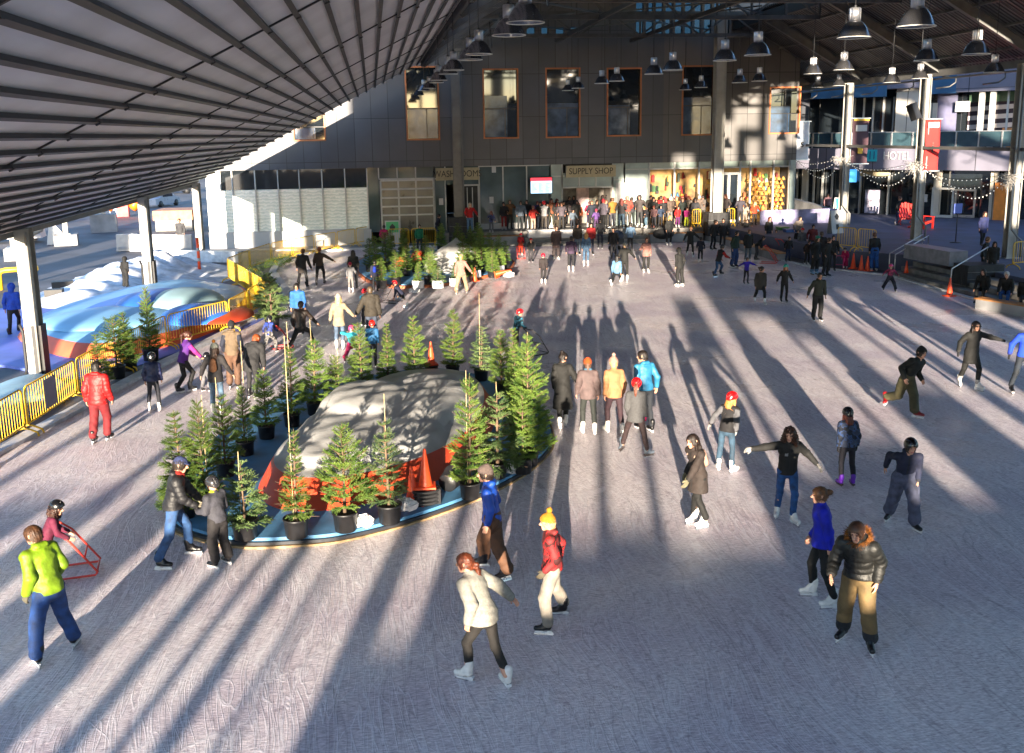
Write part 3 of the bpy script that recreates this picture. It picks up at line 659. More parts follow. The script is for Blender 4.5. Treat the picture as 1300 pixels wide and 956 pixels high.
mb = MB()
for x in (1071, 1084, 1096, 1108, 1121, 1134): s_ = hs(x, 150, -1.3)[0]; hbox(mb, s_ - .04, s_ + .04, -1.4, -1.25, zb1 - .3, 8.7)
relh(mb.obj('mullions', M_MUL, hot))
M_STR = mat('striped_blind', (.4, .4, .4, 1), .7, var=0); n, l, b_ = nodes_of(M_STR)
tc = n.new('ShaderNodeTexCoord'); wv = n.new('ShaderNodeTexWave'); wv.bands_direction = 'DIAGONAL'; wv.inputs['Scale'].default_value = 1.1; cr = n.new('ShaderNodeValToRGB'); cr.color_ramp.interpolation = 'CONSTANT'
cr.color_ramp.elements[0].color = (.02, .01, .02, 1); cr.color_ramp.elements[1].position = .5; cr.color_ramp.elements[1].color = (.5, .44, .42, 1)
l.new(tc.outputs['Object'], wv.inputs['Vector']); l.new(wv.outputs['Fac'], cr.inputs[0]); l.new(cr.outputs[0], b_.inputs['Base Color'])
hrect(1228, 1300, -1.2, zb1 - .3, 8.2, M_STR, 'blind'); hrect(1228, 1300, -1.1, 8.2, 8.8, mat('dark_green_transom', (.05, .10, .06, 1), .4), 'window')
for x in (1240, 1254): 
    a = hs(x, 160, .0)[0]; relh(hbox(MB(), a, a + .3, -.35, -.05, zb1 - .3, 8.85).obj('pillar', M_MUL, hot))
a = hs(1275, 160, .0)[0]; relh(hbox(MB(), a, a + .1, -.35, -.2, zb1 - .3, 8.85).obj('mullions', M_MUL, hot))
hrect(1211, 1229, -.35, 7.6, 8.25, M_WH, 'notice')
hrect(1273, 1290, -.3, zb1 - .2, zb1 + 1.2, mat('orange_wood', (.55, .24, .08, 1), .6, var=.3), 'screen')
# balcony railing
r = empty('balcony_railing', P0, 0, 'glass balcony railing with steel posts along the hotel front', 'railing'); r.location = hot.location
def relr(o): o.location = -Vector(r.location); return o
relr(hbox(MB(), .2, SE, 1.06, 1.09, zb1 + .08, zb1 + 1.0).obj('glass_panel', M_BRAIL, r)); relr(hbox(MB(), .2, SE, 1.04, 1.12, zb1 + 1.0, zb1 + 1.06).obj('handrail', M_ALU, r))
for k in range(24): s_ = .3 + k * 1.35; relr(hbox(MB(), s_, s_ + .06, 1.10, 1.18, zb1 - .25, zb1 + 1.0).obj('post', M_ALU, r))
# hotel sign
s0, z1 = hs(1097, 190, 1.3); s1, z0 = hs(1113, 205, 1.3); zc2 = (z0 + z1) / 2
hr = empty('hotel_sign', P0 + hd * s0 + hn * 1.26 + Vector((0, 0, zc2)), math.atan2(hd.y, hd.x), 'teal block and white letters reading HOTEL on the balcony band', 'sign')
hh = (z1 - z0)
M_TB = mat('teal_letter', (.02, .42, .48, 1), .5, var=0)
MB().box(0, s1 - s0, -.06, -.03, -hh / 2, hh / 2).obj('block', M_TB, hr)
mb = MB()
for k in range(3): mb.box((s1 - s0) * (k + .55) / 3.4, (s1 - s0) * (k + .8) / 3.4, -.075, -.062, -hh * .32, hh * .36)
mb.obj('marks', M_TEAL, hr)
text_obj('lettering', 'HOTEL', hh * .95, ((s1 - s0) * 1.05 + 1.25, -.05, -.03), (R(90), 0, 0), M_WH, hr, sx=.78)
# ground floor of hotel: glazing bars, pillars, open door, orange panel
mb = MB()
for x in (1000, 1012, 1020, 1033, 1044, 1056, 1092, 1128): s_ = hs(x, 240, -1.2)[0]; hbox(mb, s_ - .05, s_ + .05, -1.3, -1.1, TERR_Z, zb0)
relh(mb.obj('mullions', M_MUL, hot))
relh(hbox(MB(), -.3, SE, -1.5, -1.45, TERR_Z, zb0).obj('window', M_GLD, hot))
for x, w_ in ((1022, .35), (1190, .4), (1262, .4)): s_ = hs(x, 240, -.5)[0]; relh(hbox(MB(), s_ - w_ / 2, s_ + w_ / 2, -.7, -.3, TERR_Z, zb0).obj('pillar', M_CREAM, hot))
def hframe(x0, x1, ytop, off, nm, m):
    a, zt = hs(x0, ytop, off); b = hs(x1, ytop, off)[0]; mb = MB(); t = .12
    hbox(mb, a, a + t, off, off + .08, TERR_Z + .02, zt); hbox(mb, b - t, b, off, off + .08, TERR_Z + .02, zt); hbox(mb, a + t, b - t, off, off + .08, zt - t, zt); hbox(mb, a + t, b - t, off, off + .08, TERR_Z + .02, TERR_Z + .2)
    return relh(mb.obj(nm, m, hot))
hframe(1184, 1212, 238, -.3, 'door', M_MUL); hframe(1213, 1240, 240, -1.0, 'door', M_ALU)
a = hs(1262, 245, .0)[0]; b = hs(1276, 245, 0)[0]; relh(hbox(MB(), a, b, -.25, -.1, TERR_Z, hs(1268, 232, 0)[1]).obj('panel', mat('orange_door_panel', (.60, .20, .03, 1), .6, var=.15), hot))
hrect(1183 - 16, 1183, -.29, TERR_Z + 1.0, TERR_Z + 1.5, M_WH, 'notice')
s_, z_ = hs(1110, 218, -.9); relh(hbox(MB(), s_ - 1.0, s_ + 1.0, -.95, -.85, z_ - .3, z_ + .3).obj('notice', M_SIGN, hot))
s_, z_ = hs(1081, 222, -.8); relh(hbox(MB(), s_ - .35, s_ + .35, -.85, -.8, z_ - .5, z_ + .5).obj('screen', mat('blue_screen', (.05, .25, .6, 1), .4, var=.2, emit=.5), hot))
s_, z_ = hs(1107, 256, -.6); relh(hbox(MB(), s_ - .5, s_ + .5, -.65, -.6, z_ - .8, z_ + .8).obj('poster', mat('lilac_poster', (.45, .42, .55, 1), .5, var=.5, vscale=2.5), hot))
# ramp wall beyond the right corner of the shop
mb = MB(); mb.add([(29.0, 60, TERR_Z), (29.4, 60, TERR_Z), (29.4, 72, TERR_Z), (29.0, 72, TERR_Z), (29.0, 60, 1.5), (29.4, 60, 1.5), (29.4, 72, 2.1), (29.0, 72, 2.1)], [(3, 2, 1, 0), (4, 5, 6, 7), (0, 1, 5, 4), (1, 2, 6, 5), (2, 3, 7, 6), (3, 0, 4, 7)])
tag(mb.obj('ramp_wall', M_CONC), 'low sloping concrete ramp wall beyond the corner of the shop building', 'wall')
# banners
def banner(x0, x1, y0, y1, Y, colr, lab, deco):
    a = aty(x0, y0, Y); b = aty(x1, y1, Y); X0, X1, z1, z0 = a.x, b.x, a.z, b.z
    r = empty('banner', (X0, Y - .25, z0), 0, lab, 'banner', 'vertical banners on the right columns'); w_, h_ = X1 - X0, z1 - z0
    n = 12; V = []; 
    for j in range(n + 1):
        z = h_ * j / n; off = .05 * math.sin(j * .8); V += [(0, off, z), (w_, off * .6, z), (w_, off * .6 + .02, z), (0, off + .02, z)]
    F = []
    for j in range(n):
        o = j * 4
        for q in range(4): F.append((o + q, o + (q + 1) % 4, o + 4 + (q + 1) % 4, o + 4 + q))
    link('cloth', mesh('cloth', V, F, mat('banner_cloth', colr, .7, var=.08)), r)
    mb = MB(); mb.box(-.25, w_ + .1, -.03, .05, h_, h_ + .06); mb.box(-.25, w_ + .1, -.03, .05, -.06, 0); mb.obj('bracket', M_ALU, r)
    deco(r, w_, h_); return r
def deco1(r, w, h): text_obj('emblem', 's', .7, (w * .5, -.07, h * .42), (R(90), 0, R(0)), M_LET, r)
def deco2(r, w, h):
    MB().box(0.02, w - .02, -.08, -.06, h - .12, h - .0).obj('band', mat('yellow_band', (.75, .45, .04, 1), .6), r); MB().box(w * .15, w * .85, -.085, -.07, h * .72, h * .86).obj('patch', M_WH, r)
    mb = MB(); mb.box(w * .35, w * .65, -.085, -.07, h * .22, h * .34); mb.box(w * .3, w * .5, -.085, -.07, h * .34, h * .38); mb.obj('emblem', mat('yellow_band', (.75, .45, .04, 1), .6), r)
def deco3(r, w, h):
    MB().box(w * .1, w * .85, -.085, -.07, h * .84, h * .95).obj('patch', mat('pale_pink_patch', (.8, .4, .38, 1), .6), r); text_obj('emblem', 'i', .8, (w * .5, -.08, h * .45), (R(90), 0, R(-12)), M_LET, r)
banner(1008, 1024, 155, 202, 64.4, 'c9ced8', 'white vertical banner on the farthest right column', deco1)
banner(1081, 1098, 151, 207, 58.5, '4a2f38', 'brown and yellow vertical banner over the hotel entrance', deco2)
banner(1173, 1187, 152, 216, 49.9, 'b8201c', 'long red vertical banner beside the hotel sign', deco3)
# loudspeakers
def speaker(x, y, Y, s, lab):
    p = aty(x, y, Y); r = empty('loudspeaker', p, 0, lab, 'loudspeaker'); r.rotation_euler = (R(-18), R(-12), R(20))
    MB().box(-.2 * s, .2 * s, -.2 * s, .18 * s, -.42 * s, .42 * s).obj('cabinet', M_RUB, r); MB().box(-.17 * s, .17 * s, -.215 * s, -.205 * s, -.38 * s, .38 * s).obj('grille', M_DK, r)
    MB().bar((.2 * s, .1, 0), (.62 * s, .25, -.1), .05).obj('bracket', M_DK, r)
speaker(1160, 142, 49.5, 1.0, 'black loudspeaker bolted to the right column beside the red banner'); speaker(1000, 146, 66.0, .9, 'small black loudspeaker on the farthest right column')
# string lights with white feathery rosettes
M_WIRE = mat('string_wire', (.05, .05, .05, 1), .6); M_LB = mat('small_white_bulb', (.85, .82, .74, 1), .4, var=0, emit=.15)
M_FROST = mat('frosted_branches', (.50, .48, .46, 1), .7, var=.15)
BULB = MB().sphere((0, 0, 0), .028, 4).me('bulb', M_LB)
CP = [Vector((28.1, 66.7, 5.1)), Vector((28.1, 58.6, 5.0)), Vector((28.1, 50.0, 4.9)), Vector((28.1, 42.0, 4.6))]
for k in range(3):
    for q, sag in enumerate((.55, 1.1, 1.7)):
        A, B_ = CP[k] + Vector((0, 0, .15 * q)), CP[k + 1] + Vector((0, 0, .1 * q)); mb = MB(); pts = []
        for i in range(25):
            t = i / 24; p = A.lerp(B_, t); p.z -= sag * 4 * t * (1 - t); p.x += (q - 1) * .5 * 4 * t * (1 - t); pts.append(p)
        r = empty('string_lights', pts[12], 0, '%s swag of small white bulbs between the %s pair of right columns' % (['shallow', 'middle', 'deepest'][q], ['farthest', 'middle', 'nearest'][k]), 'string lights', 'string lights over the terrace')
        mb = MB(); mb.tube([p - pts[12] for p in pts], .012, 4); mb.obj('wire', M_WIRE, r)
        for i in range(1, 24): link('bulb', BULB, r, pts[i] - pts[12] - Vector((0, 0, .05)))
for k, P in enumerate(CP):
    r2 = random.Random(k); mb = MB()
    for i in range(70 if k == 3 else 54):
        a = r2.uniform(0, 2 * math.pi); e = r2.uniform(-1.5, .3); L = r2.uniform(.25, .8); d = Vector((math.cos(a) * math.cos(e), math.sin(a) * math.cos(e), math.sin(e))) * L
        mb.tube([(0, 0, 0), d * .6, d + Vector((0, 0, -.05))], [.012, .009, .005], 4)
        for q in (.5, .7, .9): mb.tube([d * q, d * q + Vector((r2.uniform(-.12, .12), r2.uniform(-.12, .12), r2.uniform(-.12, .12)))], [.012, .005], 3)
    tag(mb.obj('frosted_branch_spray', M_FROST, None, P + Vector((-.2, -.15, -.1))), 'white frosted branch spray tied to the %s' % ['farthest right column', 'column of the brown banner', 'column of the red banner', 'nearest right column'][k], 'decoration', 'frosted branch sprays on the columns')
# ------------------------------------------------------------------ smooth closed outline
def smooth_closed(P, k=5):
    n = len(P); out = []
    for i in range(n):
        p0, p1, p2, p3 = [Vector(P[(i + j - 1) % n]) for j in range(4)]
        for q in range(k):
            t = q / k; v = .5 * ((2 * p1) + (-p0 + p2) * t + (2 * p0 - 5 * p1 + 4 * p2 - p3) * t * t + (-p0 + 3 * p1 - 3 * p2 + p3) * t ** 3); out.append((v.x, v.y))
    return out
def shrink(P, f, c0): return [(c0[0] + (x - c0[0]) * f, c0[1] + (y - c0[1]) * f) for x, y in P]
M_BLUE = mat('blue_rubber_deck', (.085, .25, .46, 1), .6, var=.2, vscale=2, bump=.25, bscale=60)
M_BLUED = mat('deck_edge_black', (.02, .022, .03, 1), .6)
M_TIMB = mat('timber_strip', (.36, .24, .12, 1), .7, var=.4, vscale=4)
M_RED = mat('orange_red_rubber', (.50, .055, .020, 1), .5, var=.12, vscale=2, bump=.1, bscale=60)
M_REDP = mat('orange_red_rubber_light', (.75, .12, .05, 1), .55, var=.1, vscale=2)
def tarp_mat():
    m = mat('grey_tarpaulin', (.42, .42, .42, 1), .6, var=.16, vscale=1.3, bump=.5, bscale=5); n, l, b = nodes_of(m); return m
M_TARP = tarp_mat()
ISL = smooth_closed([(-3.2, 16.65), (-2.4, 16.15), (-1.5, 16.05), (-0.8, 16.1), (0.1, 16.5), (1.0, 17.1), (1.9, 17.9), (2.8, 19.0), (3.5, 20.4), (3.75, 22.0), (3.75, 23.6), (3.2, 26.0), (1.6, 27.9), (-0.1, 27.5), (-1.9, 26.2), (-3.1, 24.3), (-3.8, 21.5), (-3.9, 18.8), (-3.7, 17.3)])
r = empty('island_deck', (0, 22, 0), 0, 'oval blue deck with a black and timber edge in the middle of the ice', 'deck')
def relq(o, r): o.location = -Vector(r.location); return o
relq(MB().prism(ISL, -.03, .14).obj('deck', M_BLUE, r), r)
relq(MB().prism(shrink(ISL, 1.012, (0, 22)), -.03, .085).obj('edge', M_BLUED, r), r)
relq(MB().prism(shrink(ISL, 1.022, (0, 22)), -.03, .035).obj('timber_edge', M_TIMB, r), r)
def mound(name, C0, foot, prof, lumps, mats, label, zoff=0.14, nr=46, nt=110, lift=1.):
    """prof: list of (r, z, material) from the rim inwards; lumps add stepped bulges"""
    n = len(foot); V = []; F = []; MI = []
    for i in range(nr + 1):
        rr_ = 1 - i / nr
        for j in range(nt):
            t = j / nt * n; a = Vector(foot[int(t) % n]); b = Vector(foot[(int(t) + 1) % n]); B = a.lerp(b, t - int(t)); C_ = Vector(C0)
            p = C_ + (B - C_) * rr_; z = np.interp(rr_, [q[0] for q in prof][::-1], [q[1] for q in prof][::-1])
            zz = 0
            for (lx, ly, sx, sy, rot, h, pw) in lumps:
                dx, dy = p.x - lx, p.y - ly; u = (dx * math.cos(rot) + dy * math.sin(rot)) / sx; v = (-dx * math.sin(rot) + dy * math.cos(rot)) / sy; d = u * u + v * v
                if d < 1: zz = max(zz, h * (1 - d ** pw) ** .45)
            fade = min(1, max(0, (prof[1][0] - rr_) / .12)) if len(prof) > 1 else 1
            fo = (math.sin(5 * p.x + 2.5 * p.y) + math.sin(9 * p.y - 4 * p.x + 1) + .7 * math.sin(17 * p.x - 6 * p.y)) * .011 * fade if name[0] == 't' else 0; V.append((p.x - C0[0], p.y - C0[1], z + zz * fade + fo))
    for i in range(nr):
        rm = 1 - (i + .5) / nr; m = 0
        for q in prof:
            if rm <= q[0]: m = q[2]
        for j in range(nt):
            F.append((i * nt + j, i * nt + (j + 1) % nt, (i + 1) * nt + (j + 1) % nt, (i + 1) * nt + j)); MI.append(m)
    root = empty(name, (C0[0], C0[1], zoff), 0, label, 'play mound')
    used = sorted(set(MI))
    for k in used:     # one part per colour
        idx = [f for f, m in zip(F, MI) if m == k]; vs_ = sorted(set(v for f in idx for v in f)); mp = {v: i for i, v in enumerate(vs_)}
        link(mats[k][0], mesh(mats[k][0], [V[v] for v in vs_], [tuple(mp[v] for v in f) for f in idx], mats[k][1], smooth=True), root)
    return root
FOOT = smooth_closed([(-2.1, 17.6), (-1.3, 17.15), (-.3, 17.4), (.8, 18.2), (1.8, 19.7), (2.5, 22.0), (2.7, 24.2), (2.35, 25.9), (1.5, 26.5), (.4, 26.2), (-.5, 24.8), (-1.2, 23.2), (-1.95, 21.1), (-2.4, 18.9)])
mound('tarp_covered_mound', (.15, 22.0), FOOT, [(1.0, 0, 0), (.90, .42, 0), (.885, .44, 1), (.7, .48, 1), (.4, .5, 1), (0, .5, 1)],
    [(-1.2, 19.3, .95, 1.2, .4, .16, 3.0), (-.3, 20.2, 1.5, 1.9, .3, .24, 3.0), (.9, 22.4, 1.15, 2.5, -.22, .34, 1.6), (-.45, 22.2, 1.15, 1.6, .2, .42, 2.2), (1.4, 24.4, .7, 1.1, 0, .14, 1.2)],
    [('red_flank', M_RED), ('grey_tarp', M_TARP)], 'grey tarp covered mound with orange red flanks on the blue deck')
# far island
ISL2 = smooth_closed([(-.6, 47.3), (0.2, 45.2), (1.2, 44.3), (2.9, 44.6), (4.3, 45.9), (6.2, 48.6), (7.1, 51.8), (6.6, 55.5), (5.0, 57.8), (2.2, 58.5), (-.2, 57.0), (-1.2, 52.5)])
r = empty('island_deck', (3, 51, 0), 0, 'small orange edged deck of potted spruces near the steps', 'deck')
relq(MB().prism(shrink(ISL2, .97, (3, 51)), -.03, .16).obj('deck', M_BLUE, r), r); relq(MB().prism(ISL2, -.03, .13).obj('edge', mat('terracotta_edge', (.40, .11, .04, 1), .6, var=.2), r), r)
mound('tarp_covered_mound', (3.9, 49.6), smooth_closed([(2.5, 48.3), (3.9, 47.7), (5.1, 48.6), (5.5, 50), (4.8, 51.3), (3.2, 51.5), (2.3, 50)]), [(1, 0, 0), (.9, .4, 0), (.6, .75, 0), (.3, 1.0, 0), (0, 1.35, 0)], [(3.5, 49.2, .9, .8, .3, .15, 1.5), (4.3, 49.9, .8, .9, .3, .2, 1.2)], [('grey_tarp', M_TARP)], 'small grey tarp covered mound among the far spruces', .16)
for (x, y, s, lab) in [(532, 325, .5, 'red rubber play bump in the middle of the far spruces'), (508, 331, .42, 'small red rubber play bump behind the far left spruces')]:
    p = g(x, y + 6, .16); tag(MB().lathe([(0, s * 1.1), (s * .5, s * .95), (s * .85, s * .55), (s, 0), (0, 0)], n=20).obj('play_bump', M_RED, None, p), lab, 'play bump')
# blue and orange mound outside the rink on the left
M_BL1 = mat('bright_blue_rubber', (.03, .16, .62, 1), .5, var=.15, vscale=1); M_BL2 = mat('sky_blue_rubber', (.22, .47, .72, 1), .55, var=.15, vscale=1)
M_BL3 = mat('mint_rubber', (.34, .52, .58, 1), .55, var=.15, vscale=1); M_BL0 = mat('violet_blue_rubber', (.13, .18, .55, 1), .6, var=.2, vscale=.7)
FL = smooth_closed([tuple(g(x, y, .05)[:2]) for x, y in [(22, 428), (75, 452), (140, 455), (205, 442), (262, 425), (318, 395), (318, 375), (290, 368), (240, 362), (190, 368), (120, 385), (60, 405)]])
cL = g(180, 408, .05)
tag(MB().prism(shrink(smooth_closed([tuple(g(x, y, .05)[:2]) for x, y in [(-90, 470), (-10, 462), (95, 478), (160, 468), (230, 445), (300, 420), (348, 392), (322, 368), (240, 355), (150, 366), (60, 385), (-40, 400)]]), 1.0, cL[:2]), -.03, .05).obj('blue_rubber_ground', M_BL0), kind='structure')
mound('play_mound', (cL.x, cL.y), FL, [(1, 0, 0), (.93, .36, 0), (.92, .38, 1), (.78, .50, 1), (.5, .56, 2), (0, .58, 2)], [], [('red_band', M_REDP), ('blue_shoulder', M_BL2), ('blue_top', M_BL1)], 'large stepped blue play mound with an orange red band outside the rink', .05)
mr = bpy.data.objects['play_mound']
for (x, y, rx, ry, h, m, nm) in [(145, 388, 2.4, 2.4, .30, M_BL2, 'sky_blue_dome'), (196, 372, 1.4, 2.2, .55, M_BL1, 'blue_dome'), (232, 372, 1.5, 2.2, .62, M_BL3, 'mint_dome'), (250, 386, 1.3, 1.6, .45, M_BL1, 'blue_dome'), (284, 384, 1.0, 1.7, .22, M_RED, 'red_dome')]:
    p = g(x, y, 1.0); prof = [(math.cos(a), math.sin(a)) for a in np.linspace(0, math.pi / 2, 8)]
    o = MB().lathe([(q, z) for q, z in prof] + [], n=32).obj(nm, m, mr); o.location = (p.x - cL.x, p.y - cL.y, .48); o.scale = (rx, ry, h)
# low blue mound right behind the near barriers
FL2 = smooth_closed([tuple(g(x, y, .03)[:2]) for x, y in [(-90, 620), (-10, 560), (40, 528), (88, 505), (86, 488), (50, 480), (0, 495), (-60, 530)]]); c2 = g(10, 535, .03)
mound('play_mound', (c2.x, c2.y), FL2, [(1, 0, 0), (.86, .28, 0), (.84, .30, 1), (.5, .42, 1), (0, .5, 1)], [], [('blue_flank', M_BL1), ('mint_top', M_BL3)], 'low mint topped blue play mound behind the near yellow barriers', .03)
# ------------------------------------------------------------------ snow
M_SNOW = mat('ploughed_snow', (.66, .68, .74, 1), .7, var=.25, vscale=2.2, bump=1.0, bscale=5)
def snow(pts, lab, z0=-.03):
    n = 60; P = [g(x, y) for x, y, h, s in pts]; x0 = min(p.x for p in P) - 3; x1 = max(p.x for p in P) + 3; y0 = min(p.y for p in P) - 3.5; y1 = max(p.y for p in P) + 3.5
    V = []; r3 = random.Random(3)
    ph = [(r3.uniform(1, 5), r3.uniform(1, 5), r3.uniform(0, 6)) for _ in range(9)]
    for j in range(n + 1):
        for i in range(n + 1):
            X = x0 + (x1 - x0) * i / n; Y = y0 + (y1 - y0) * j / n; z = 0
            for p, (x, y, h, s) in zip(P, pts): z += .45 * h * math.exp(-((X - p.x) ** 2 + ((Y - p.y) * .75) ** 2) / (2 * s * s))
            nz = sum(math.sin(a * X + b * Y + f) for a, b, f in ph) / 9
            V.append((X, Y, max(z * (1 + .5 * nz) - .12, -.12)))
    F = [(j * (n + 1) + i, j * (n + 1) + i + 1, (j + 1) * (n + 1) + i + 1, (j + 1) * (n + 1) + i) for j in range(n) for i in range(n)]
    c0 = (x0, y0, z0); return tag(link('snow_pile', mesh('snow_pile', [(x - x0, y - y0, z) for x, y, z in V], F, M_SNOW, smooth=True), None, c0), lab, 'snow pile')
snow([(90, 385, .55, 1.3), (125, 372, .9, 1.5), (160, 358, 1.25, 1.6), (190, 348, 1.1, 1.6), (150, 378, .6, 1.2), (220, 345, .7, 1.8), (245, 352, .45, 1.6), (225, 330, .5, 1.2)], 'long heap of ploughed snow behind the blue play mound')
snow([(300, 348, .18, 1.5), (268, 352, .2, 1.2), (330, 340, .15, 1.5)], 'thin patch of trampled snow left of the curved yellow barriers')
# ------------------------------------------------------------------ spruce trees in pots
def needle_mat(name, c0, c1):
    m = bpy.data.materials.new(name); m.use_nodes = True; n, l, b = nodes_of(m); tc = n.new('ShaderNodeTexCoord'); gi = n.new('ShaderNodeNewGeometry')
    z = n.new('ShaderNodeTexNoise'); z.inputs['Scale'].default_value = 6; z.inputs['Detail'].default_value = 3; l.new(tc.outputs['Object'], z.inputs['Vector'])
    cr = n.new('ShaderNodeValToRGB'); cr.color_ramp.elements[0].position = .35; cr.color_ramp.elements[0].color = c0; cr.color_ramp.elements[1].position = .65; cr.color_ramp.elements[1].color = c1
    l.new(z.outputs['Fac'], cr.inputs[0]); oi = n.new('ShaderNodeObjectInfo'); hs_ = n.new('ShaderNodeHueSaturation'); mr = n.new('ShaderNodeMapRange'); mr.inputs[3].default_value = .8; mr.inputs[4].default_value = 1.25
    l.new(oi.outputs['Random'], mr.inputs[0]); l.new(mr.outputs[0], hs_.inputs['Value']); l.new(cr.outputs[0], hs_.inputs['Color']); l.new(hs_.outputs[0], b.inputs['Base Color'])
    b.inputs['Roughness'].default_value = .5; b.inputs['Specular IOR Level'].default_value = .3
    tr = n.new('ShaderNodeBsdfTranslucent'); l.new(hs_.outputs[0], tr.inputs[0]); mx = n.new('ShaderNodeMixShader'); mx.inputs[0].default_value = .3
    l.new(b.outputs[0], mx.inputs[1]); l.new(tr.outputs[0], mx.inputs[2]); l.new(mx.outputs[0], n['Material Output'].inputs[0]); return m
M_NEED = needle_mat('spruce_needles', (.042, .105, .022, 1), (.20, .29, .055, 1))
M_NEEDB = needle_mat('blue_spruce_needles', (.05, .11, .04, 1), (.22, .30, .11, 1))
M_BARK = mat('spruce_bark', (.14, .09, .055, 1), .85, var=.3, vscale=8)
M_STAKE = mat('bamboo_stake', (.55, .42, .22, 1), .6, var=.15, vscale=6)
M_POT = mat('black_nursery_pot', (.012, .012, .014, 1), .42, var=.3, vscale=4)
M_SOIL = mat('potting_soil', (.05, .035, .025, 1), .9, var=.4, vscale=20)
def crown_arrays(seed, H=1.0, W=.42, dens=1.0, bare=0.10, tip=.22, droop=.15):
    """needles of a young spruce; H crown height, W half width, from trunk foot at z=0"""
    r = random.Random(seed); T = []; SP = MB(); SP.tube([(0, 0, 0), (0, 0, H * .6), (0, 0, H)], [.022, .012, .004], 6)
    def twig(a, b, wd, m=0):
        d = b - a; L = d.length; d = d / L; u = d.orthogonal().normalized(); v = d.cross(u); k = max(5, int(L / .0034 * dens))
        for q in range(k):
            t = (q + r.random()) / k; an = r.uniform(0, 6.283); o = u * math.cos(an) + v * math.sin(an); p = a + d * (L * t)
            ln = r.uniform(.020, .032) * wd * (1.05 - .35 * t); tipv = p + (o * .75 + d * .65) * ln; sdv = d.cross(o) * .0033 * wd
            T.append((p - sdv, p + sdv, tipv))
        tipv = b + d * .02; s = u * .004; T.append((b - s, b + s, tipv))
    nw = max(7, int(H / .098)); 
    for wv in range(nw):
        f = (wv + .5) / nw; z = H * (bare + (1 - bare - .03) * f); Lb = W * .80 * (1 - f) ** (.6 + .5 * ((seed * 7) % 5) / 5) * r.uniform(.85, 1.1) + .05
        if f > .9: Lb = .07
        nb = 5 if f < .85 else 4; off = r.uniform(0, 6.28)
        for bI in range(nb):
            if r.random() < .07: continue
            an = off + bI * 6.283 / nb + r.uniform(-.25, .25); L = Lb * r.uniform(.65, 1.15); up = (.60 * f + (.05, .32, .18, .42, .10)[seed % 5]) * L - droop * L * (1 - f)
            A = Vector((0, 0, z + r.uniform(-.03, .03))); B = A + Vector((math.cos(an) * L, math.sin(an) * L, up))
            SP.tube([A, A.lerp(B, .5) + Vector((0, 0, -.01)), B], [.007, .005, .002], 4, cap=False); twig(A.lerp(B, .12), B, 1.0)
            nt = max(3, int(L / .048)); side = Vector((-math.sin(an), math.cos(an), 0))
            for q in range(nt):
                t = .2 + .75 * (q + .5) / nt; P = A.lerp(B, t); sl_ = (1 - t) * L * .75 + .05
                for sg in (-1, 1):
                    dd = ((B - A).normalized() * .75 + side * sg * .75 + Vector((0, 0, r.uniform(-.2, .25)))).normalized(); Q = P + dd * sl_ * r.uniform(.7, 1.1); twig(P, Q, .95)
                    if sl_ > .13:
                        for e in (.4, .68):
                            for s2 in (-1, 1): P2 = P.lerp(Q, e); d2 = (dd + side.cross(dd) * 0 + (B - A).normalized() * .3 * s2 + side * .5 * s2 * sg + Vector((0, 0, r.uniform(-.3, .3)))).normalized(); twig(P2, P2 + d2 * sl_ * .42, .85)
    twig(Vector((0, 0, H * .86)), Vector((0, 0, H + .02)), .8)
    V = np.array([[tuple(p) for p in t] for t in T], dtype=np.float32).reshape(-1, 3); F = np.arange(len(V), dtype=np.int32).reshape(-1, 3)
    return V, F, SP
TREEV = {}
def tree_variant(k):
    if k in TREEV: return TREEV[k]
    spec = {'a': (1, 1.15, .40, 1.0, .06), 'b': (2, 1.3, .36, .85, .08), 'c': (3, 1.05, .46, .85, .10), 'd': (4, 1.5, .48, 1.1, .04), 'e': (5, .8, .42, 1.1, .03), 'f': (6, 1.35, .40, 1.0, .05), 'g': (7, 1.1, .34, .7, .1), 'h': (8, 1.7, .46, 1.05, .03)}[k]
    V, F, SP = crown_arrays(*spec[:4], bare=spec[4]); m = M_NEEDB if k in 'eg' else M_NEED
    TREEV[k] = (mesh('crown', V, F, m), SP.me('trunk', M_BARK), spec[1]); return TREEV[k]
_pot = None
def pot_meshes():
    global _pot
    if _pot is None:
        mb = MB(); mb.lathe([(0, 0), (.155, 0), (.162, .02), (.185, .27), (.198, .275), (.198, .305), (.188, .305), (.175, .25), (0, .25)], n=24); p = mb.me('pot', M_POT)
        s = MB().lathe([(.176, .262), (.1, .27), (0, .268)], n=20).me('soil', M_SOIL); _pot = (p, s)
    return _pot
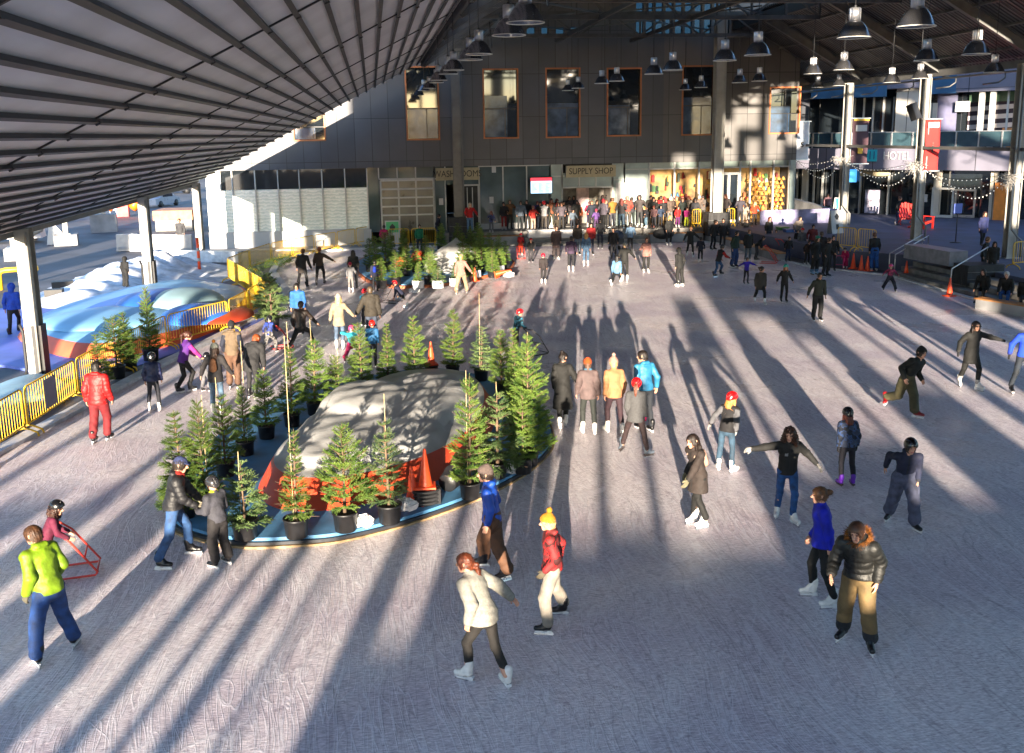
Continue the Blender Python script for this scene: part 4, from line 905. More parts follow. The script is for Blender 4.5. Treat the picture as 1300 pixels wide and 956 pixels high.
def spruce(p, hcrown, kind, label, stake=None, pot=1.0, lean=0., group='potted spruce trees set out round the rink', wrap=False, wsc=1.0):
    cr, tk, H0 = tree_variant(kind); root = empty('potted_spruce', p, rnd.uniform(0, 6.28), label, 'spruce tree', group); s = hcrown / H0
    pm, sm = pot_meshes(); po = link('pot', pm, root); po.scale = (pot,) * 3; so_ = link('soil', sm, po)
    o = link('crown', cr, root, (0, 0, .20 * pot)); wsc *= rnd.uniform(.82, 1.05); lean = lean or rnd.uniform(-.05, .05); o.scale = (s * wsc, s * wsc * rnd.uniform(.9, 1.05), s); t = link('trunk', tk, root, (0, 0, .20 * pot)); t.scale = (s, s, s)
    for q in (o, t): q.rotation_euler = (lean, lean * .6, 0)
    if stake: MB().tube([(.05, .02, .2 * pot), (.05 + rnd.uniform(-.04, .04), .02, stake)], .006, 5).obj('stake', M_STAKE, root)
    if wrap:
        mb = MB(); r2 = random.Random(int(p[0] * 100)); n = 22; V = []
        for j in range(6):
            for i in range(n): a = i / n * 6.283; k = .205 * pot * (1 + .10 * math.sin(i * 2.3 + j)); V.append((k * math.cos(a), k * math.sin(a), .02 + j * .055 * pot))
        F = [(j * n + i, j * n + (i + 1) % n, (j + 1) * n + (i + 1) % n, (j + 1) * n + i) for j in range(5) for i in range(n)]
        link('plastic_wrap', mesh('plastic_wrap', V, F, mat('white_plastic_wrap', (.62, .62, .64, 1), .35, var=.1), smooth=True), root)
    return root
D = .14
def tree_px(x, ybase, ytop, kind, lab, z=D, stake_top=None, **k):
    """pot foot seen at (x, ybase), crown top at (x, ytop)"""
    p = g(x, ybase, z); d = math.hypot(p.x, p.y); rr = ray(x, ytop); t = d / math.hypot(rr.x, rr.y); H = (CAMP + rr * t).z - z
    st = None
    if stake_top: rr = ray(x, stake_top); t = d / math.hypot(rr.x, rr.y); st = (CAMP + rr * t).z - z
    return spruce(p, max(.5, H - .2), kind, lab, stake=st, **k)
T = tree_px
T(312, 683, 590, 'e', 'short bushy blue grey spruce with a bare leader, beside the child in the grey helmet', stake_top=572, pot=1.15, wsc=1.0)
T(377, 681, 545, 'b', 'spruce with a tall bamboo stake in front of the orange red flank', stake_top=425, pot=1.1, wsc=.72)
T(439, 673, 540, 'c', 'open branched spruce left of the middle of the front row, white bag beside its pot', pot=1.1, wsc=1.0)
T(495, 663, 535, 'g', 'sparse staked spruce at the front, left of the orange cones', stake_top=500, pot=1.1, wsc=1.1)
T(597, 632, 478, 'f', 'tall pointed spruce right of the black fallen pot', stake_top=470, wsc=.95)
T(632, 606, 498, 'e', 'blue grey spruce in the front row right of the tall pointed spruce', stake_top=485, wsc=.85)
T(672, 590, 425, 'h', 'tallest full spruce at the right tip of the blue deck', stake_top=422)
T(664, 600, 498, 'a', 'bushy spruce in front of the tallest spruce at the right tip', wsc=1.1)
T(655, 540, 442, 'd', 'full spruce behind the tallest one at the right end of the deck')
T(236, 656, 520, 'd', 'dense spruce at the left end of the deck behind the couple holding hands', wsc=1.1)
T(262, 650, 505, 'h', 'tall dense spruce at the left tip of the blue deck', stake_top=500, wsc=.95)
T(287, 604, 500, 'a', 'spruce behind the dense left trees, nearest the ice', stake_top=478)
T(312, 577, 488, 'f', 'dark spruce with a long stake on the left side of the deck', stake_top=432)
T(339, 556, 470, 'a', 'dark full spruce second from the long staked one', wsc=1.1)
T(371, 541, 440, 'b', 'slender spruce with leaning stake at the back left of the deck', stake_top=408)
T(400, 526, 432, 'a', 'spruce in the back row in front of the woman in white', stake_top=405)
T(428, 515, 450, 'c', 'low yellowish spruce in the back row with a shiny pot', stake_top=430)
T(461, 502, 408, 'f', 'spruce in the back row beside the child in the pink helmet')
T(493, 493, 410, 'd', 'full spruce in the middle of the back row', wsc=.8)
T(527, 485, 402, 'a', 'bright spruce left of the cone in the back row', wsc=.9)
T(575, 478, 392, 'f', 'symmetrical bright spruce right of the cone in the back row')
T(611, 483, 415, 'g', 'spruce with a very tall stake in the back row', stake_top=372, wsc=1.2)
T(637, 500, 420, 'a', 'spruce at the right of the back row beside the child with a walker')
T(652, 508, 415, 'd', 'second spruce from the right end of the back row', wsc=.8)
# trees outside the rink on the left
T(150, 480, 402, 'c', 'wide spruce leaning over the barrier behind the person in red', z=.03, wsc=1.35, pot=1.2)
T(128, 496, 425, 'd', 'dense low spruce beside the person in red', z=.03, pot=1.2, wsc=1.3)
T(192, 458, 366, 'h', 'full spruce standing against the barrier left of the woman in purple', z=.03, pot=1.3, wsc=.9)
T(165, 470, 398, 'a', 'spruce between the two larger spruces by the left barrier', z=.03, pot=1.2)
T(346, 416, 350, 'e', 'round pale spruce in a black pot at the bend of the yellow barriers', z=.03, pot=1.4, wsc=1.1)
T(340, 400, 352, 'e', 'dark round spruce behind the pale one at the bend of the barriers', z=.03, pot=1.3)
# far island trees
FT = [(478, 352, 300, 'd', 0), (490, 342, 296, 'a', 0), (503, 362, 318, 'f', 0), (516, 350, 303, 'd', 0), (531, 366, 335, 'a', 1), (497, 330, 292, 'h', 0), (545, 361, 322, 'c', 0), (549, 346, 312, 'g', 0), (556, 366, 340, 'e', 1), (590, 350, 296, 'd', 0), (600, 340, 288, 'h', 0), (578, 363, 335, 'g', 1), (612, 345, 290, 'd', 0), (622, 338, 296, 'f', 0), (634, 346, 298, 'h', 1), (604, 352, 310, 'a', 1), (560, 320, 285, 'a', 0), (485, 366, 330, 'a', 0), (470, 345, 302, 'f', 0), (512, 335, 290, 'h', 0), (528, 345, 306, 'd', 0), (541, 336, 300, 'a', 0), (583, 338, 284, 'h', 0), (593, 358, 312, 'd', 0), (625, 352, 305, 'd', 0), (608, 330, 284, 'a', 0), (642, 340, 306, 'f', 0)]
LF = ['at the left end', 'behind the left end', 'left of the white wrapped pots', 'behind the first gap', 'with a white wrapped pot beside the leaning child', 'at the back left', 'left of the grey mound', 'before the grey mound', 'with wrapped pot before the grey mound', 'right of the grey mound', 'tall at the back right', 'beside the person in pink', 'behind the small cone', 'at the back of the right end', 'with wrapped pot at the right end', 'between wrapped pots on the right', 'behind the grey mound', 'nearest the child in blue', 'farthest left of all', 'just behind the emerald jacket', 'left of the red play bump', 'right of the red play bump', 'tall one directly right of the mound top', 'right behind the person in pink', 'dense one near the tipped cone', 'rearmost by the platform steps', 'slim one at the right tip']
for (x, yb, yt, k, wr), lf in zip(FT, LF): T(x, yb, yt, k, 'potted spruce on the far deck, ' + lf, z=.16, wrap=bool(wr), pot=1.2, group='potted spruces on the far deck', wsc=1.12)
# boughs and hedge
def bough_heap(x0, y0, x1, y1, n, h, lab, name='bough_heap', z=.03, w=.5):
    A, B = g(x0, y0, z), g(x1, y1, z); r2 = random.Random(int(x0)); T_ = []
    for i in range(n):
        t = r2.random(); P = A.lerp(B, t) + Vector((r2.gauss(0, w * .5), r2.gauss(0, w * .5), r2.uniform(.0, h))); an = r2.uniform(0, 6.28); d = Vector((math.cos(an), math.sin(an), r2.uniform(-.1, .7))).normalized(); L = r2.uniform(.15, .4)
        u = d.orthogonal().normalized(); v = d.cross(u)
        for q in range(int(L * 90)):
            s = r2.random(); a = r2.uniform(0, 6.28); o = u * math.cos(a) + v * math.sin(a); p = P + d * L * s; ln = r2.uniform(.03, .05); sd = d.cross(o) * .006; T_.append((p - sd - A, p + sd - A, p + (o * .7 + d * .7) * ln - A))
    V = np.array([[tuple(p) for p in t] for t in T_], dtype=np.float32).reshape(-1, 3)
    return tag(link(name, mesh(name, V, np.arange(len(V), dtype=np.int32).reshape(-1, 3), M_NEED), None, A), lab, 'evergreen')
bough_heap(335, 385, 322, 348, 420, .45, 'heap of cut spruce boughs along the inside of the curved barriers')
bough_heap(322, 345, 372, 333, 380, .4, 'heap of cut spruce boughs by the far bend of the barriers')
bough_heap(410, 297, 455, 296, 420, .8, 'clipped evergreen shrub in front of the white facade base', 'evergreen_shrub', .05, .8)
bough_heap(672, 283, 700, 281, 200, .9, 'yellowish evergreen planter behind the crowd under the screen', 'evergreen_shrub', .8, .3)
# ------------------------------------------------------------------ barriers
M_YEL = mat('yellow_barrier_paint', (.74, .45, .02, 1), .45, var=.15, vscale=3)
def barrier(A, B, lab, grp='yellow crowd barriers round the rink', z=.04, m=None):
    A = Vector((A[0], A[1], z)); B = Vector((B[0], B[1], z)); d = B - A; L = d.length; a = math.atan2(d.y, d.x); r = empty('crowd_barrier', A, a, lab, 'barrier', grp); m = m or M_YEL
    mb = MB(); r_ = .021
    mb.tube([(.04, 0, .22), (.04, 0, .98), (.07, 0, 1.06), (.15, 0, 1.10), (L - .15, 0, 1.10), (L - .07, 0, 1.06), (L - .04, 0, .98), (L - .04, 0, .22)], r_, 7); mb.tube([(.04, 0, .24), (L - .04, 0, .24)], r_, 7); mb.obj('frame', m, r)
    mb = MB(); n = max(4, int(L / .125))
    for i in range(1, n): mb.tube([(L * i / n, 0, .24), (L * i / n, 0, 1.10)], .009, 5, cap=False)
    mb.obj('bars', m, r)
    for x in (.10, L - .10): MB().tube([(x, -.32, .0), (x, -.29, .09), (x, -.14, .16), (x, 0, .20), (x, .14, .16), (x, .29, .09), (x, .32, .0)], .023, 6).tube([(x, 0, .19), (x, 0, .3)], .02, 6).obj('foot', m, r)
    return r
BP = [(-95, 640), (-28, 594), (35, 552), (100, 509), (158, 472), (214, 443), (292, 421), (338, 391), (314, 374), (290, 358), (318, 345), (345, 335), (372, 329), (400, 323), (428, 318), (452, 313), (474, 309)]
BP = [g(x, y, .04) for x, y in BP]
for i in range(len(BP) - 1):
    A, B = BP[i], BP[i + 1]; dd = (B - A); k = max(1, round(dd.length / 2.4))
    for q in range(k):
        a_ = A.lerp(B, q / k); b_ = A.lerp(B, (q + 1) / k); u = (b_ - a_).normalized() * .03
        idx = len([o for o in bpy.data.objects if o.name.startswith('crowd_barrier')])
        barrier(a_ + u, b_ - u, 'yellow tubular crowd barrier, %s in the left hand line counted from the camera' % (ordw(idx) if idx < 14 else 'number %d' % (idx + 1)))
for o in [o for o in bpy.data.objects if o.name.startswith('crowd_barrier')][1:2]: pass
p = g(58, 508, .5); 
b3 = BP[2]; b4 = BP[3]; q_ = b3.lerp(b4, .45); an = math.atan2((b4 - b3).y, (b4 - b3).x)
tag(MB().box(-.33, .33, -.035, -.02, .32, 1.02).obj('notice_board', mat('grey_board', (.22, .20, .26, 1), .6), None, q_, (0, 0, an)), 'blank violet grey board hung on the near yellow barrier', 'board')
for (x0, x1, y, z, lab) in [(492, 520, 300, .8, 'yellow barrier on the platform left of the person in green'), (522, 554, 300, .8, 'yellow barrier on the platform behind the person in green'), (878, 890, 283, .8, 'yellow barrier just left of the right wrapped column base'), (921, 933, 283, .8, 'yellow barrier just right of the right wrapped column base')]:
    A, B = aty(x0, y, 60.9 if x0 < 600 else 60.6), aty(x1, y, 60.9 if x0 < 600 else 60.6); zz = .06 if x0 < 600 else z; barrier(A, B, lab, z=zz)
A, B = g(1062, 317, .8), g(1112, 322, .8); barrier(A, A.lerp(B, .5), 'yellow barrier on the right terrace by the sandwich boards', z=.82); barrier(A.lerp(B, .52), B, 'yellow barrier on the right terrace beside the person in jeans', z=.82)
A, B = g(1284, 342, .8), g(1320, 338, .8); barrier(A, B, 'yellow barrier on the terrace at the right edge of the picture', z=.82)
# ------------------------------------------------------------------ cones
M_CONE = mat('orange_cone', (.85, .08, .015, 1), .45, var=.06)
def cone(p, s, lab, rot=None, base=None):
    r = empty('traffic_cone', p, rnd.uniform(0, 6), lab, 'traffic cone', 'orange traffic cones'); 
    MB().lathe([(.13, .03), (.12, .06), (.025, .70), (.02, .71), (0, .71)], n=20).obj('body', M_CONE, r); MB().box(-.18, .18, -.18, .18, 0, .035).obj('base', base or M_CONE, r); r.scale = (s,) * 3
    if rot: r.rotation_euler = rot
    return r
cone(g(1205, 376), 1.05, 'orange cone at the foot of the right steps beside the handrail'); cone(g(1150, 352), 1.05, 'orange cone right of the child in pink')
cone(g(1083, 341), 1.05, 'orange cone left of two others on the far right ice'); cone(g(1093, 344), 1.05, 'orange cone in the middle of the three on the far right ice'); cone(g(1101, 344), 1.0, 'orange cone nearest the jeans in the trio on the far right ice')
M_CRATE = mat('black_cable_coil', (.02, .02, .022, 1), .5, var=.3)
pc = g(541, 638, D)
r = empty('cable_crate', pc, .3, 'black crate of coiled cable under the front orange cone', 'crate'); mb = MB()
for k in range(4): mb.tube([(.25 * math.cos(a) * (1 + .05 * math.sin(3 * a + k)), .2 * math.sin(a), .04 + k * .07) for a in np.linspace(0, 6.283, 18)], .035, 6)
mb.obj('cable_coils', M_CRATE, r); MB().box(-.22, .22, -.17, .17, 0, .27).obj('box', M_CRATE, r)
cone(pc + Vector((0, 0, .30)), 1.0, 'orange cone standing on the black crate in front of the red flank'); cone(g(524, 640, D), 1.0, 'orange cone half hidden beside the front staked spruce')
p = g(548, 477, D); cone(p + Vector((0, 0, .32)), .9, 'orange cone on a black pot in the back row of spruces'); o = tag(link('empty_pot', pot_meshes()[0], None, p), 'empty black pot carrying the cone in the back row', 'pot')
p = g(568, 627, D); o = tag(link('empty_pot', pot_meshes()[0], None, p + Vector((0, 0, .2))), 'black pot tipped on its side right of the front cones', 'pot'); o.rotation_euler = (R(80), 0, R(150)); o.scale = (1.1,) * 3
cone(g(603, 357, .16), .9, 'small orange cone at the front of the far deck'); c_ = cone(g(630, 352, .16) + Vector((0, 0, .15)), 1.1, 'orange cone lying tipped over at the right tip of the far deck'); c_.rotation_euler = (R(75), 0, R(60))
# crumpled plastic bags
M_BAG = mat('white_plastic_bag', (.60, .60, .62, 1), .35, var=.1, vscale=6)
def bag(p, s, lab):
    r2 = random.Random(int(p.x * 77)); V = []; n = 14
    mb = MB(); mb.sphere((0, 0, s * .5), s, 9, sc=(1.1, .7, .5)); mb.V = [(x + r2.uniform(-.3, .3) * s * .8, y + r2.uniform(-.3, .3) * s * .7, max(0, z + r2.uniform(-.25, .3) * s)) for x, y, z in mb.V]; mb.S = [False] * len(mb.F)
    return tag(mb.obj('plastic_bag', M_BAG, None, p), lab, 'bag', 'crumpled plastic bags on the decks')
bag(g(461, 668, D), .17, 'crumpled clear bag beside the second pot of the front row'); bag(g(515, 652, D) + Vector((0, 0, .06)), .19, 'crumpled clear bag blown against the sparse staked spruce'); bag(g(650, 600, D), .2, 'crumpled clear bag near the right tip of the blue deck'); bag(g(646, 352, .16), .22, 'white bag at the right tip of the far deck'); bag(g(526, 372, .02), .2, 'white bag on the ice by the far left spruces')
# ------------------------------------------------------------------ red skating aids
M_AID = mat('red_tube_paint', (.62, .04, .025, 1), .4, var=.08)
def aid(p, face, lab, m=None, s=1.):
    r = empty('skating_aid', p, -R(face), lab, 'skating aid', 'tubular skating aids'); mb = MB(); 
    for x in (-.27, .27): mb.tube([(x, -.35, .02), (x, .38, .02), (x, .42, .06), (x * .95, .05, .62), (x * .9, -.16, .80)], .017, 7)
    mb.tube([(-.243, -.16, .80), (.243, -.16, .80)], .02, 7); mb.tube([(-.27, .40, .04), (.27, .40, .04)], .017, 7); mb.tube([(-.262, .25, .32), (.262, .25, .32)], .014, 6)
    mb.obj('frame', m or M_AID, r); r.scale = (s,) * 3; return r
M_AIDK = mat('black_tube_paint', (.03, .025, .03, 1), .4)
aid(g(90, 727), 80, 'red tubular skating aid pushed by the child in maroon', s=1.0); aid(g(357, 441), 80, 'red skating aid beside the small child in blue and white', s=.9)
aid(g(497, 384), 300, 'black skating aid held by the leaning child in the red helmet', M_AIDK); aid(g(975, 334), 120, 'dark red skating aid pushed from behind by the bending person', s=1.1)
aid(g(990, 322), 70, 'red skating aid lying near the seated child on the far right'); aid(g(661, 328), 180, 'red skating aid in front of the seated child by the steps', s=.8); aid(g(676, 450), 60, 'black skating aid behind the right spruces', M_AIDK)
aid(g(1066, 342), 220, 'pink skating aid of the bending child', mat('pink_tube_paint', (.6, .05, .2, 1), .4), .8); aid(g(974, 300), 200, 'bright red skating aid on the far right edge of the ice')
# ------------------------------------------------------------------ benches, kerb blocks, rails
M_WOOD = mat('orange_bench_wood', (.40, .17, .05, 1), .6, var=.3, vscale=3)
def bench(A, B, w, lab, z=0., h=.42):
    A, B = Vector((A[0], A[1], z)), Vector((B[0], B[1], z)); d = B - A; L = d.length; r = empty('bench', A, math.atan2(d.y, d.x), lab, 'bench')
    mb = MB()
    for k in range(4): mb.box(0, L, w * k / 4, w * (k + 1) / 4 - .015, h - .05, h)
    mb.obj('seat', M_WOOD, r); MB().box(.05, L - .05, .05, w - .05, -.02, h - .055).obj('base', M_CONC, r); return r
bench((16.6, 59.9), (20.0, 59.9), .45, 'low wooden bench at the ice edge left of the right wrapped column base', h=.55); bench((21.6, 59.3), (24.4, 59.3), .5, 'low wooden bench at the ice edge under the shop display', h=.5, z=0)
bench((20.9, 57.8), (20.95, 49.4), -.5, 'long wooden bench along the right edge of the far ice', h=.42); bench((5.9, 60.6), (8.6, 60.6), .5, 'wooden bench ledge left of the platform steps', h=.6); 
bench(g(1235, 392, 0), g(1330, 408, 0), .5, 'wooden bench with seated people at the right edge of the ice', h=.42)
tag(MB().box(-1.6, 1.6, -.45, .45, 0, .62).obj('stone_block', mat('silver_stone_block', (.22, .22, .25, 1), .5, .1, var=.2), None, g(1186, 332, TERR_Z), (0, 0, R(-84))), 'long grey rectangular block on the right terrace', 'block')
def rail(P, lab):
    mb = MB(); mb.tube(P, .028, 7); c0 = Vector(P[0]); mb.V = [tuple(Vector(v) - c0) for v in mb.V]; return tag(mb.obj('handrail', M_ALU, None, c0), lab, 'handrail')
p = g(1206, 372); rail([p, p + Vector((0, 0, 1.0)), p + Vector((1.9, .6, 1.75)), p + Vector((1.9, .6, .75))], 'steel handrail running up the right steps')
p = g(1128, 349); rail([p, p + Vector((0, 0, 1.0)), p + Vector((1.9, .6, 1.75)), p + Vector((1.9, .6, .75))], 'steel handrail behind the person in jeans on the right'); p = g(1135, 351); rail([p, p + Vector((0, 0, 1.0)), p + Vector((1.9, .6, 1.75)), p + Vector((1.9, .6, .75))], 'steel handrail in front of the red banner column')
# black covered box behind seated people
cloth_box(24.6, 38.4, 1.6, 1.1, .25, 1.1, 'black covered box on the steps behind the seated people')
# sandwich boards
def aboard(x, y, z, w, h, lab, top, deco, rz_=0.):
    p = g(x, y, z) if z < .75 else g(x, y, z); r = empty('sandwich_board', p, rz_, lab, 'sandwich board'); mb = MB()
    for s in (-1, 1): mb.add([(-w / 2, s * .02, h), (w / 2, s * .02, h), (w / 2, s * .25, 0), (-w / 2, s * .25, 0), (-w / 2, s * .0, h), (w / 2, s * .0, h), (w / 2, s * .22, 0), (-w / 2, s * .22, 0)], [(0, 1, 2, 3), (7, 6, 5, 4), (0, 3, 7, 4), (1, 5, 6, 2), (0, 4, 5, 1), (3, 2, 6, 7)])
    mb.obj('boards', M_WH, r); f = MB(); t = -.26; 
    def pt(u, v, o=.006): y_ = -.02 - (.25 - .02) * (1 - v); return (u * w, y_ - o, v * h)
    f.add([pt(-.42, .52), pt(.42, .52), pt(.42, .95), pt(-.42, .95)], [(0, 1, 2, 3)]); f.obj('panel', top, r)
    q = MB(); q.add([pt(-.12, .18, .01), pt(.12, .18, .01), pt(.12, .40, .01), pt(-.12, .40, .01)], [(0, 1, 2, 3)]); q.add([pt(-.1, .60, .01), pt(.1, .60, .01), pt(.2, .75, .01), pt(0, .88, .01), pt(-.2, .75, .01)], [(0, 1, 2, 3, 4)]); q.obj('marks', deco, r); return r
M_GRN = mat('green_panel', (.06, .38, .14, 1), .5); M_TEALP = mat('teal_panel', (.03, .50, .48, 1), .5)
aboard(499, 311, .04, .9, 1.5, 'white sandwich board with a green circle panel by the far spruces', M_GRN, M_RUB); aboard(1060, 296, TERR_Z, .8, 1.3, 'tilted white sandwich board nearer the ice on the right terrace', M_WH, M_RUB, .25)
aboard(1066, 280, TERR_Z, .9, 1.5, 'white sandwich board with a teal panel farther up the right terrace', M_TEALP, M_WH, .1)
# red slatted garden chairs
M_RCH = mat('red_chair_paint', (.72, .03, .02, 1), .45, var=.08)
def lchair(x, y, face, lab):
    r = empty('garden_chair', g(x, y, TERR_Z), -R(face), lab, 'garden chair', 'red garden chairs'); mb = MB()
    for k in range(5): mb.bar((-.24 + .12 * k, -.18, .25), (-.28 + .14 * k, -.55, 1.05 - .04 * abs(k - 2)), .10, .02)
    mb.obj('backrest', M_RCH, r); mb = MB()
    for k in range(5): mb.bar((-.27, .3 - .12 * k, .36 - .03 * k), (.27, .3 - .12 * k, .36 - .03 * k), .10, .02)
    mb.obj('seat', M_RCH, r); mb = MB()
    for s in (-1, 1): mb.bar((s * .33, .36, .56), (s * .33, -.42, .56), .12, .025); mb.bar((s * .3, .32, 0), (s * .3, .32, .55), .03, .1); mb.bar((s * .28, .32, .36), (s * .28, -.62, .02), .03, .1)
    mb.obj('arms_and_legs', M_RCH, r); r.scale = (1.25,) * 3; return r
lchair(1150, 285, 200, 'red garden chair left of the red banner column'); lchair(1171, 290, 160, 'red garden chair right of the red banner column')
r = empty('menu_stand', g(1213, 308, TERR_Z), 0, 'slim black stand on the terrace before the open white door', 'stand'); MB().tube([(0, 0, 0), (0, 0, 2.1)], .03, 6).obj('pole', M_DK, r); MB().lathe([(0, 0), (.3, 0), (.28, .03), (0, .05)], n=16).obj('base', M_DK, r); MB().box(-.22, .22, -.03, .03, 1.5, 2.0).obj('panel', mat('blue_menu', (.08, .12, .4, 1), .5), r)
# strollers / bags heaps at the shop side
M_GBL = mat('lilac_cover', (.42, .35, .55, 1), .7, var=.3)
tag(MB().box(0, 5.6, 0, .06, 0, .9).obj('printed_fence_banner', mat('printed_banner', (.20, .19, .32, 1), .6, var=.6, vscale=1.0), None, (aty(965, 290, 60.9).x, 60.95, .8)), 'long pale lilac printed banner fence under the shop windows', 'banner')
for i, (x, y, colr, lab) in enumerate([(1002, 302, '1c4a8c', 'blue crate on the bench at the right edge of the far ice'), (993, 299, '2f7a2a', 'green crate behind the seated child in red')]):
    tag(MB().box(-.3, .3, -.25, .25, 0, .5).box(-.33, .33, -.28, .28, .46, .52).obj('crate', mat('crate_' + str(i), colr, .5), None, g(x, y, .45)), lab, 'crate')
for i, (x, y, z, w_, d_, h_, colr, lab) in enumerate([(690, 301, .8, 1.9, .6, .45, 'd8d6d2', 'low white table before the crowd left of the hatch'), (722, 301, .8, 1.6, .6, .45, 'd8d6d2', 'low white table before the crowd at the hatch')]):
    r = empty('low_table', g(x, y, z), 0, lab, 'table'); MB().box(-w_ / 2, w_ / 2, -d_ / 2, d_ / 2, h_ - .05, h_).obj('top', M_WH, r); MB().box(-w_ / 2 + .05, w_ / 2 - .05, -d_ / 2 + .05, d_ / 2 - .05, 0, h_ - .052).obj('skirt', M_WH, r)
# stroller by the steps
r = empty('pushchair', g(783, 318, 0), .3, 'dark hooded pushchair with tall handle at the foot of the steps', 'pushchair'); mb = MB(); mb.sphere((0, 0, .85), .42, 8, sc=(1, .8, .75)); mb.obj('hood', mat('navy_hood', (.02, .03, .06, 1), .6), r); MB().box(-.3, .3, -.3, .3, .35, .7).obj('seat', M_RUB, r)
mb = MB()
for sx in (-.3, .3): mb.tube([(sx, .25, .1), (sx, -.1, .6), (sx, .5, 1.3)], .02, 6)
mb.tube([(-.3, .5, 1.3), (.3, .5, 1.3)], .02, 6); mb.obj('frame', M_ALU, r)
for sx in (-.3, .3):
    for sy in (-.25, .25): MB().tube([(sx - .03, sy, .13), (sx + .03, sy, .13)], .13, 12).obj('wheel', M_RUB, r)
# ------------------------------------------------------------------ far left plaza things
def plinth_post(x, y, hp, lab, w=.3, bw=.7, bh=.7):
    p = g(x, y, -.03); r = empty('plaza_post', p, .2, lab, 'post', 'steel posts on concrete blocks'); MB().box(-bw, bw, -bw, bw, 0, bh).obj('concrete_base', M_CONC, r); MB().box(-w / 2, w / 2, -w / 2, w / 2, bh, hp).box(-w, w, -w, w, bh - .0, bh + .05).obj('post', M_LS, r); return r
plinth_post(85, 311, 6, 'pale steel post on a concrete block left of the pallet of barriers'); plinth_post(133, 294, 6.5, 'grey steel post on a squat concrete block, farther away', bw=.9, bh=1.3); plinth_post(22, 330, 5, 'grey steel post at the far left edge of the plaza', bw=.6, w=.5)
M_BW = mat('blue_white_sign', (.45, .58, .75, 1), .5, var=.3, vscale=5)
for i, (x, y) in enumerate([(140, 268), (148, 267)]): tag(MB().box(-.9, .9, -.03, .03, .4, 2.2).box(-.05, .05, -.02, .02, -.03, .4).obj('plaza_sign', M_BW, None, g(x, y + 5), (0, 0, .2)), ['blue and white sign on the far plaza, left one', 'blue and white sign on the far plaza, next to the orange ring'][i], 'sign')
r = empty('orange_sculpture', g(157, 275), 0, 'round orange and red sculpture on the far plaza', 'sculpture'); mb = MB(); mb.tube([(1.25 * math.cos(a), 0, 1.7 + 1.25 * math.sin(a)) for a in np.linspace(-.9, 4.04, 20)], .42, 8); mb.obj('ring', mat('orange_sculpt', (.85, .16, .01, 1), .4), r); MB().box(-.5, .5, -.3, .3, 0, 2.0).obj('core', mat('red_sculpt', (.5, .02, .03, 1), .5), r)
r = empty('white_pump_unit', g(48, 311), 0, 'white bent pipe and pump unit on the far left plaza', 'machine'); MB().tube([(-2.2, 0, .8), (-.3, 0, .8), (.2, 0, 1.0), (.3, 0, 1.6)], .25, 10).obj('pipe', M_LS, r); MB().sphere((.1, 0, 2.0), .6, 8).obj('housing', M_WH, r); mb = MB(); mb.add([(.6, -.1, 0), (2.2, -.1, 0), (.9, -.1, 1.7), (.6, .1, 0), (2.2, .1, 0), (.9, .1, 1.7)], [(0, 1, 2), (5, 4, 3), (0, 3, 4, 1), (1, 4, 5, 2), (2, 5, 3, 0)]); mb.obj('panel', M_WH, r)
for i in range(5):
    p = g(163 + i * 17, 318 + i * .3, 0); r = empty('water_barrier', p, 0, 'pale translucent plastic road barrier, %s from the left beyond the snow' % ordw(i), 'road barrier', 'pale road barriers beyond the snow'); mb = MB()
    mb.add([(-.62, -.3, 0), (.62, -.3, 0), (.62, .3, 0), (-.62, .3, 0), (-.62, -.12, 1.0), (.62, -.12, 1.0), (.62, .12, 1.0), (-.62, .12, 1.0)], [(3, 2, 1, 0), (4, 5, 6, 7), (0, 1, 5, 4), (1, 2, 6, 5), (2, 3, 7, 6), (3, 0, 4, 7)]); mb.obj('body', mat('milky_plastic', (.30, .29, .29, 1), .4, var=.1), r); MB().box(-.5, .5, -.315, -.3, .1, .25).obj('label_strip', M_CONC, r)
A, B = g(192, 331, 0), g(305, 333, 0); mb = MB(); mb.bar((0, 0, .3), B - A + Vector((0, 0, .3)), .4, .6); tag(mb.obj('low_wall', M_LIP, None, A), 'low pale concrete wall behind the snow heap', 'wall')
r = empty('marker_post', g(254, 351), 0, 'red and white striped marker post beside the snow', 'marker post'); MB().tube([(0, 0, 0), (0, 0, 1.9)], .075, 10).obj('post', M_CONE, r); [MB().tube([(0, 0, z), (0, 0, z + .16)], .078, 10).obj('white_band', M_WH, r) for z in (.75, 1.25)]
tag(MB().box(-.45, .45, -.25, .25, 0, .4).obj('utility_box', M_RUB, None, g(80, 368), (0, 0, .3)), 'small black box on the snow edge, right one of two', 'box'); tag(MB().box(-.35, .35, -.25, .25, 0, .5).obj('utility_box', M_RUB, None, g(70, 382), (0, 0, .1)), 'small black box on the snow edge nearer the camera', 'box')
r = empty('yellow_bollard', g(4, 368), 0, 'bent yellow tubular bollard at the left edge', 'bollard'); MB().tube([(-.1, 0, 0), (-.1, 0, .7), (0, 0, .85), (.2, 0, .9), (1.6, 0, .95)], .12, 10).obj('tube', M_YEL, r)
r = empty('wooden_kiosk', g(226, 291), 0, 'low orange brown kiosk roof on the far plaza by the glazing', 'kiosk'); MB().box(-1.3, 1.3, -1.5, 1.5, 0, .8).obj('wall', mat('kiosk_wall', (.30, .29, .28, 1), .7), r); MB().box(-1.4, 1.4, -1.7, 1.7, .8, 1.5).obj('roof', mat('terracotta_roof', (.55, .24, .12, 1), .7, var=.2), r)
M_CARW = mat('car_white', (.6, .6, .62, 1), .3, .1, var=.05); M_CARK = mat('car_glass', (.02, .02, .03, 1), .1)
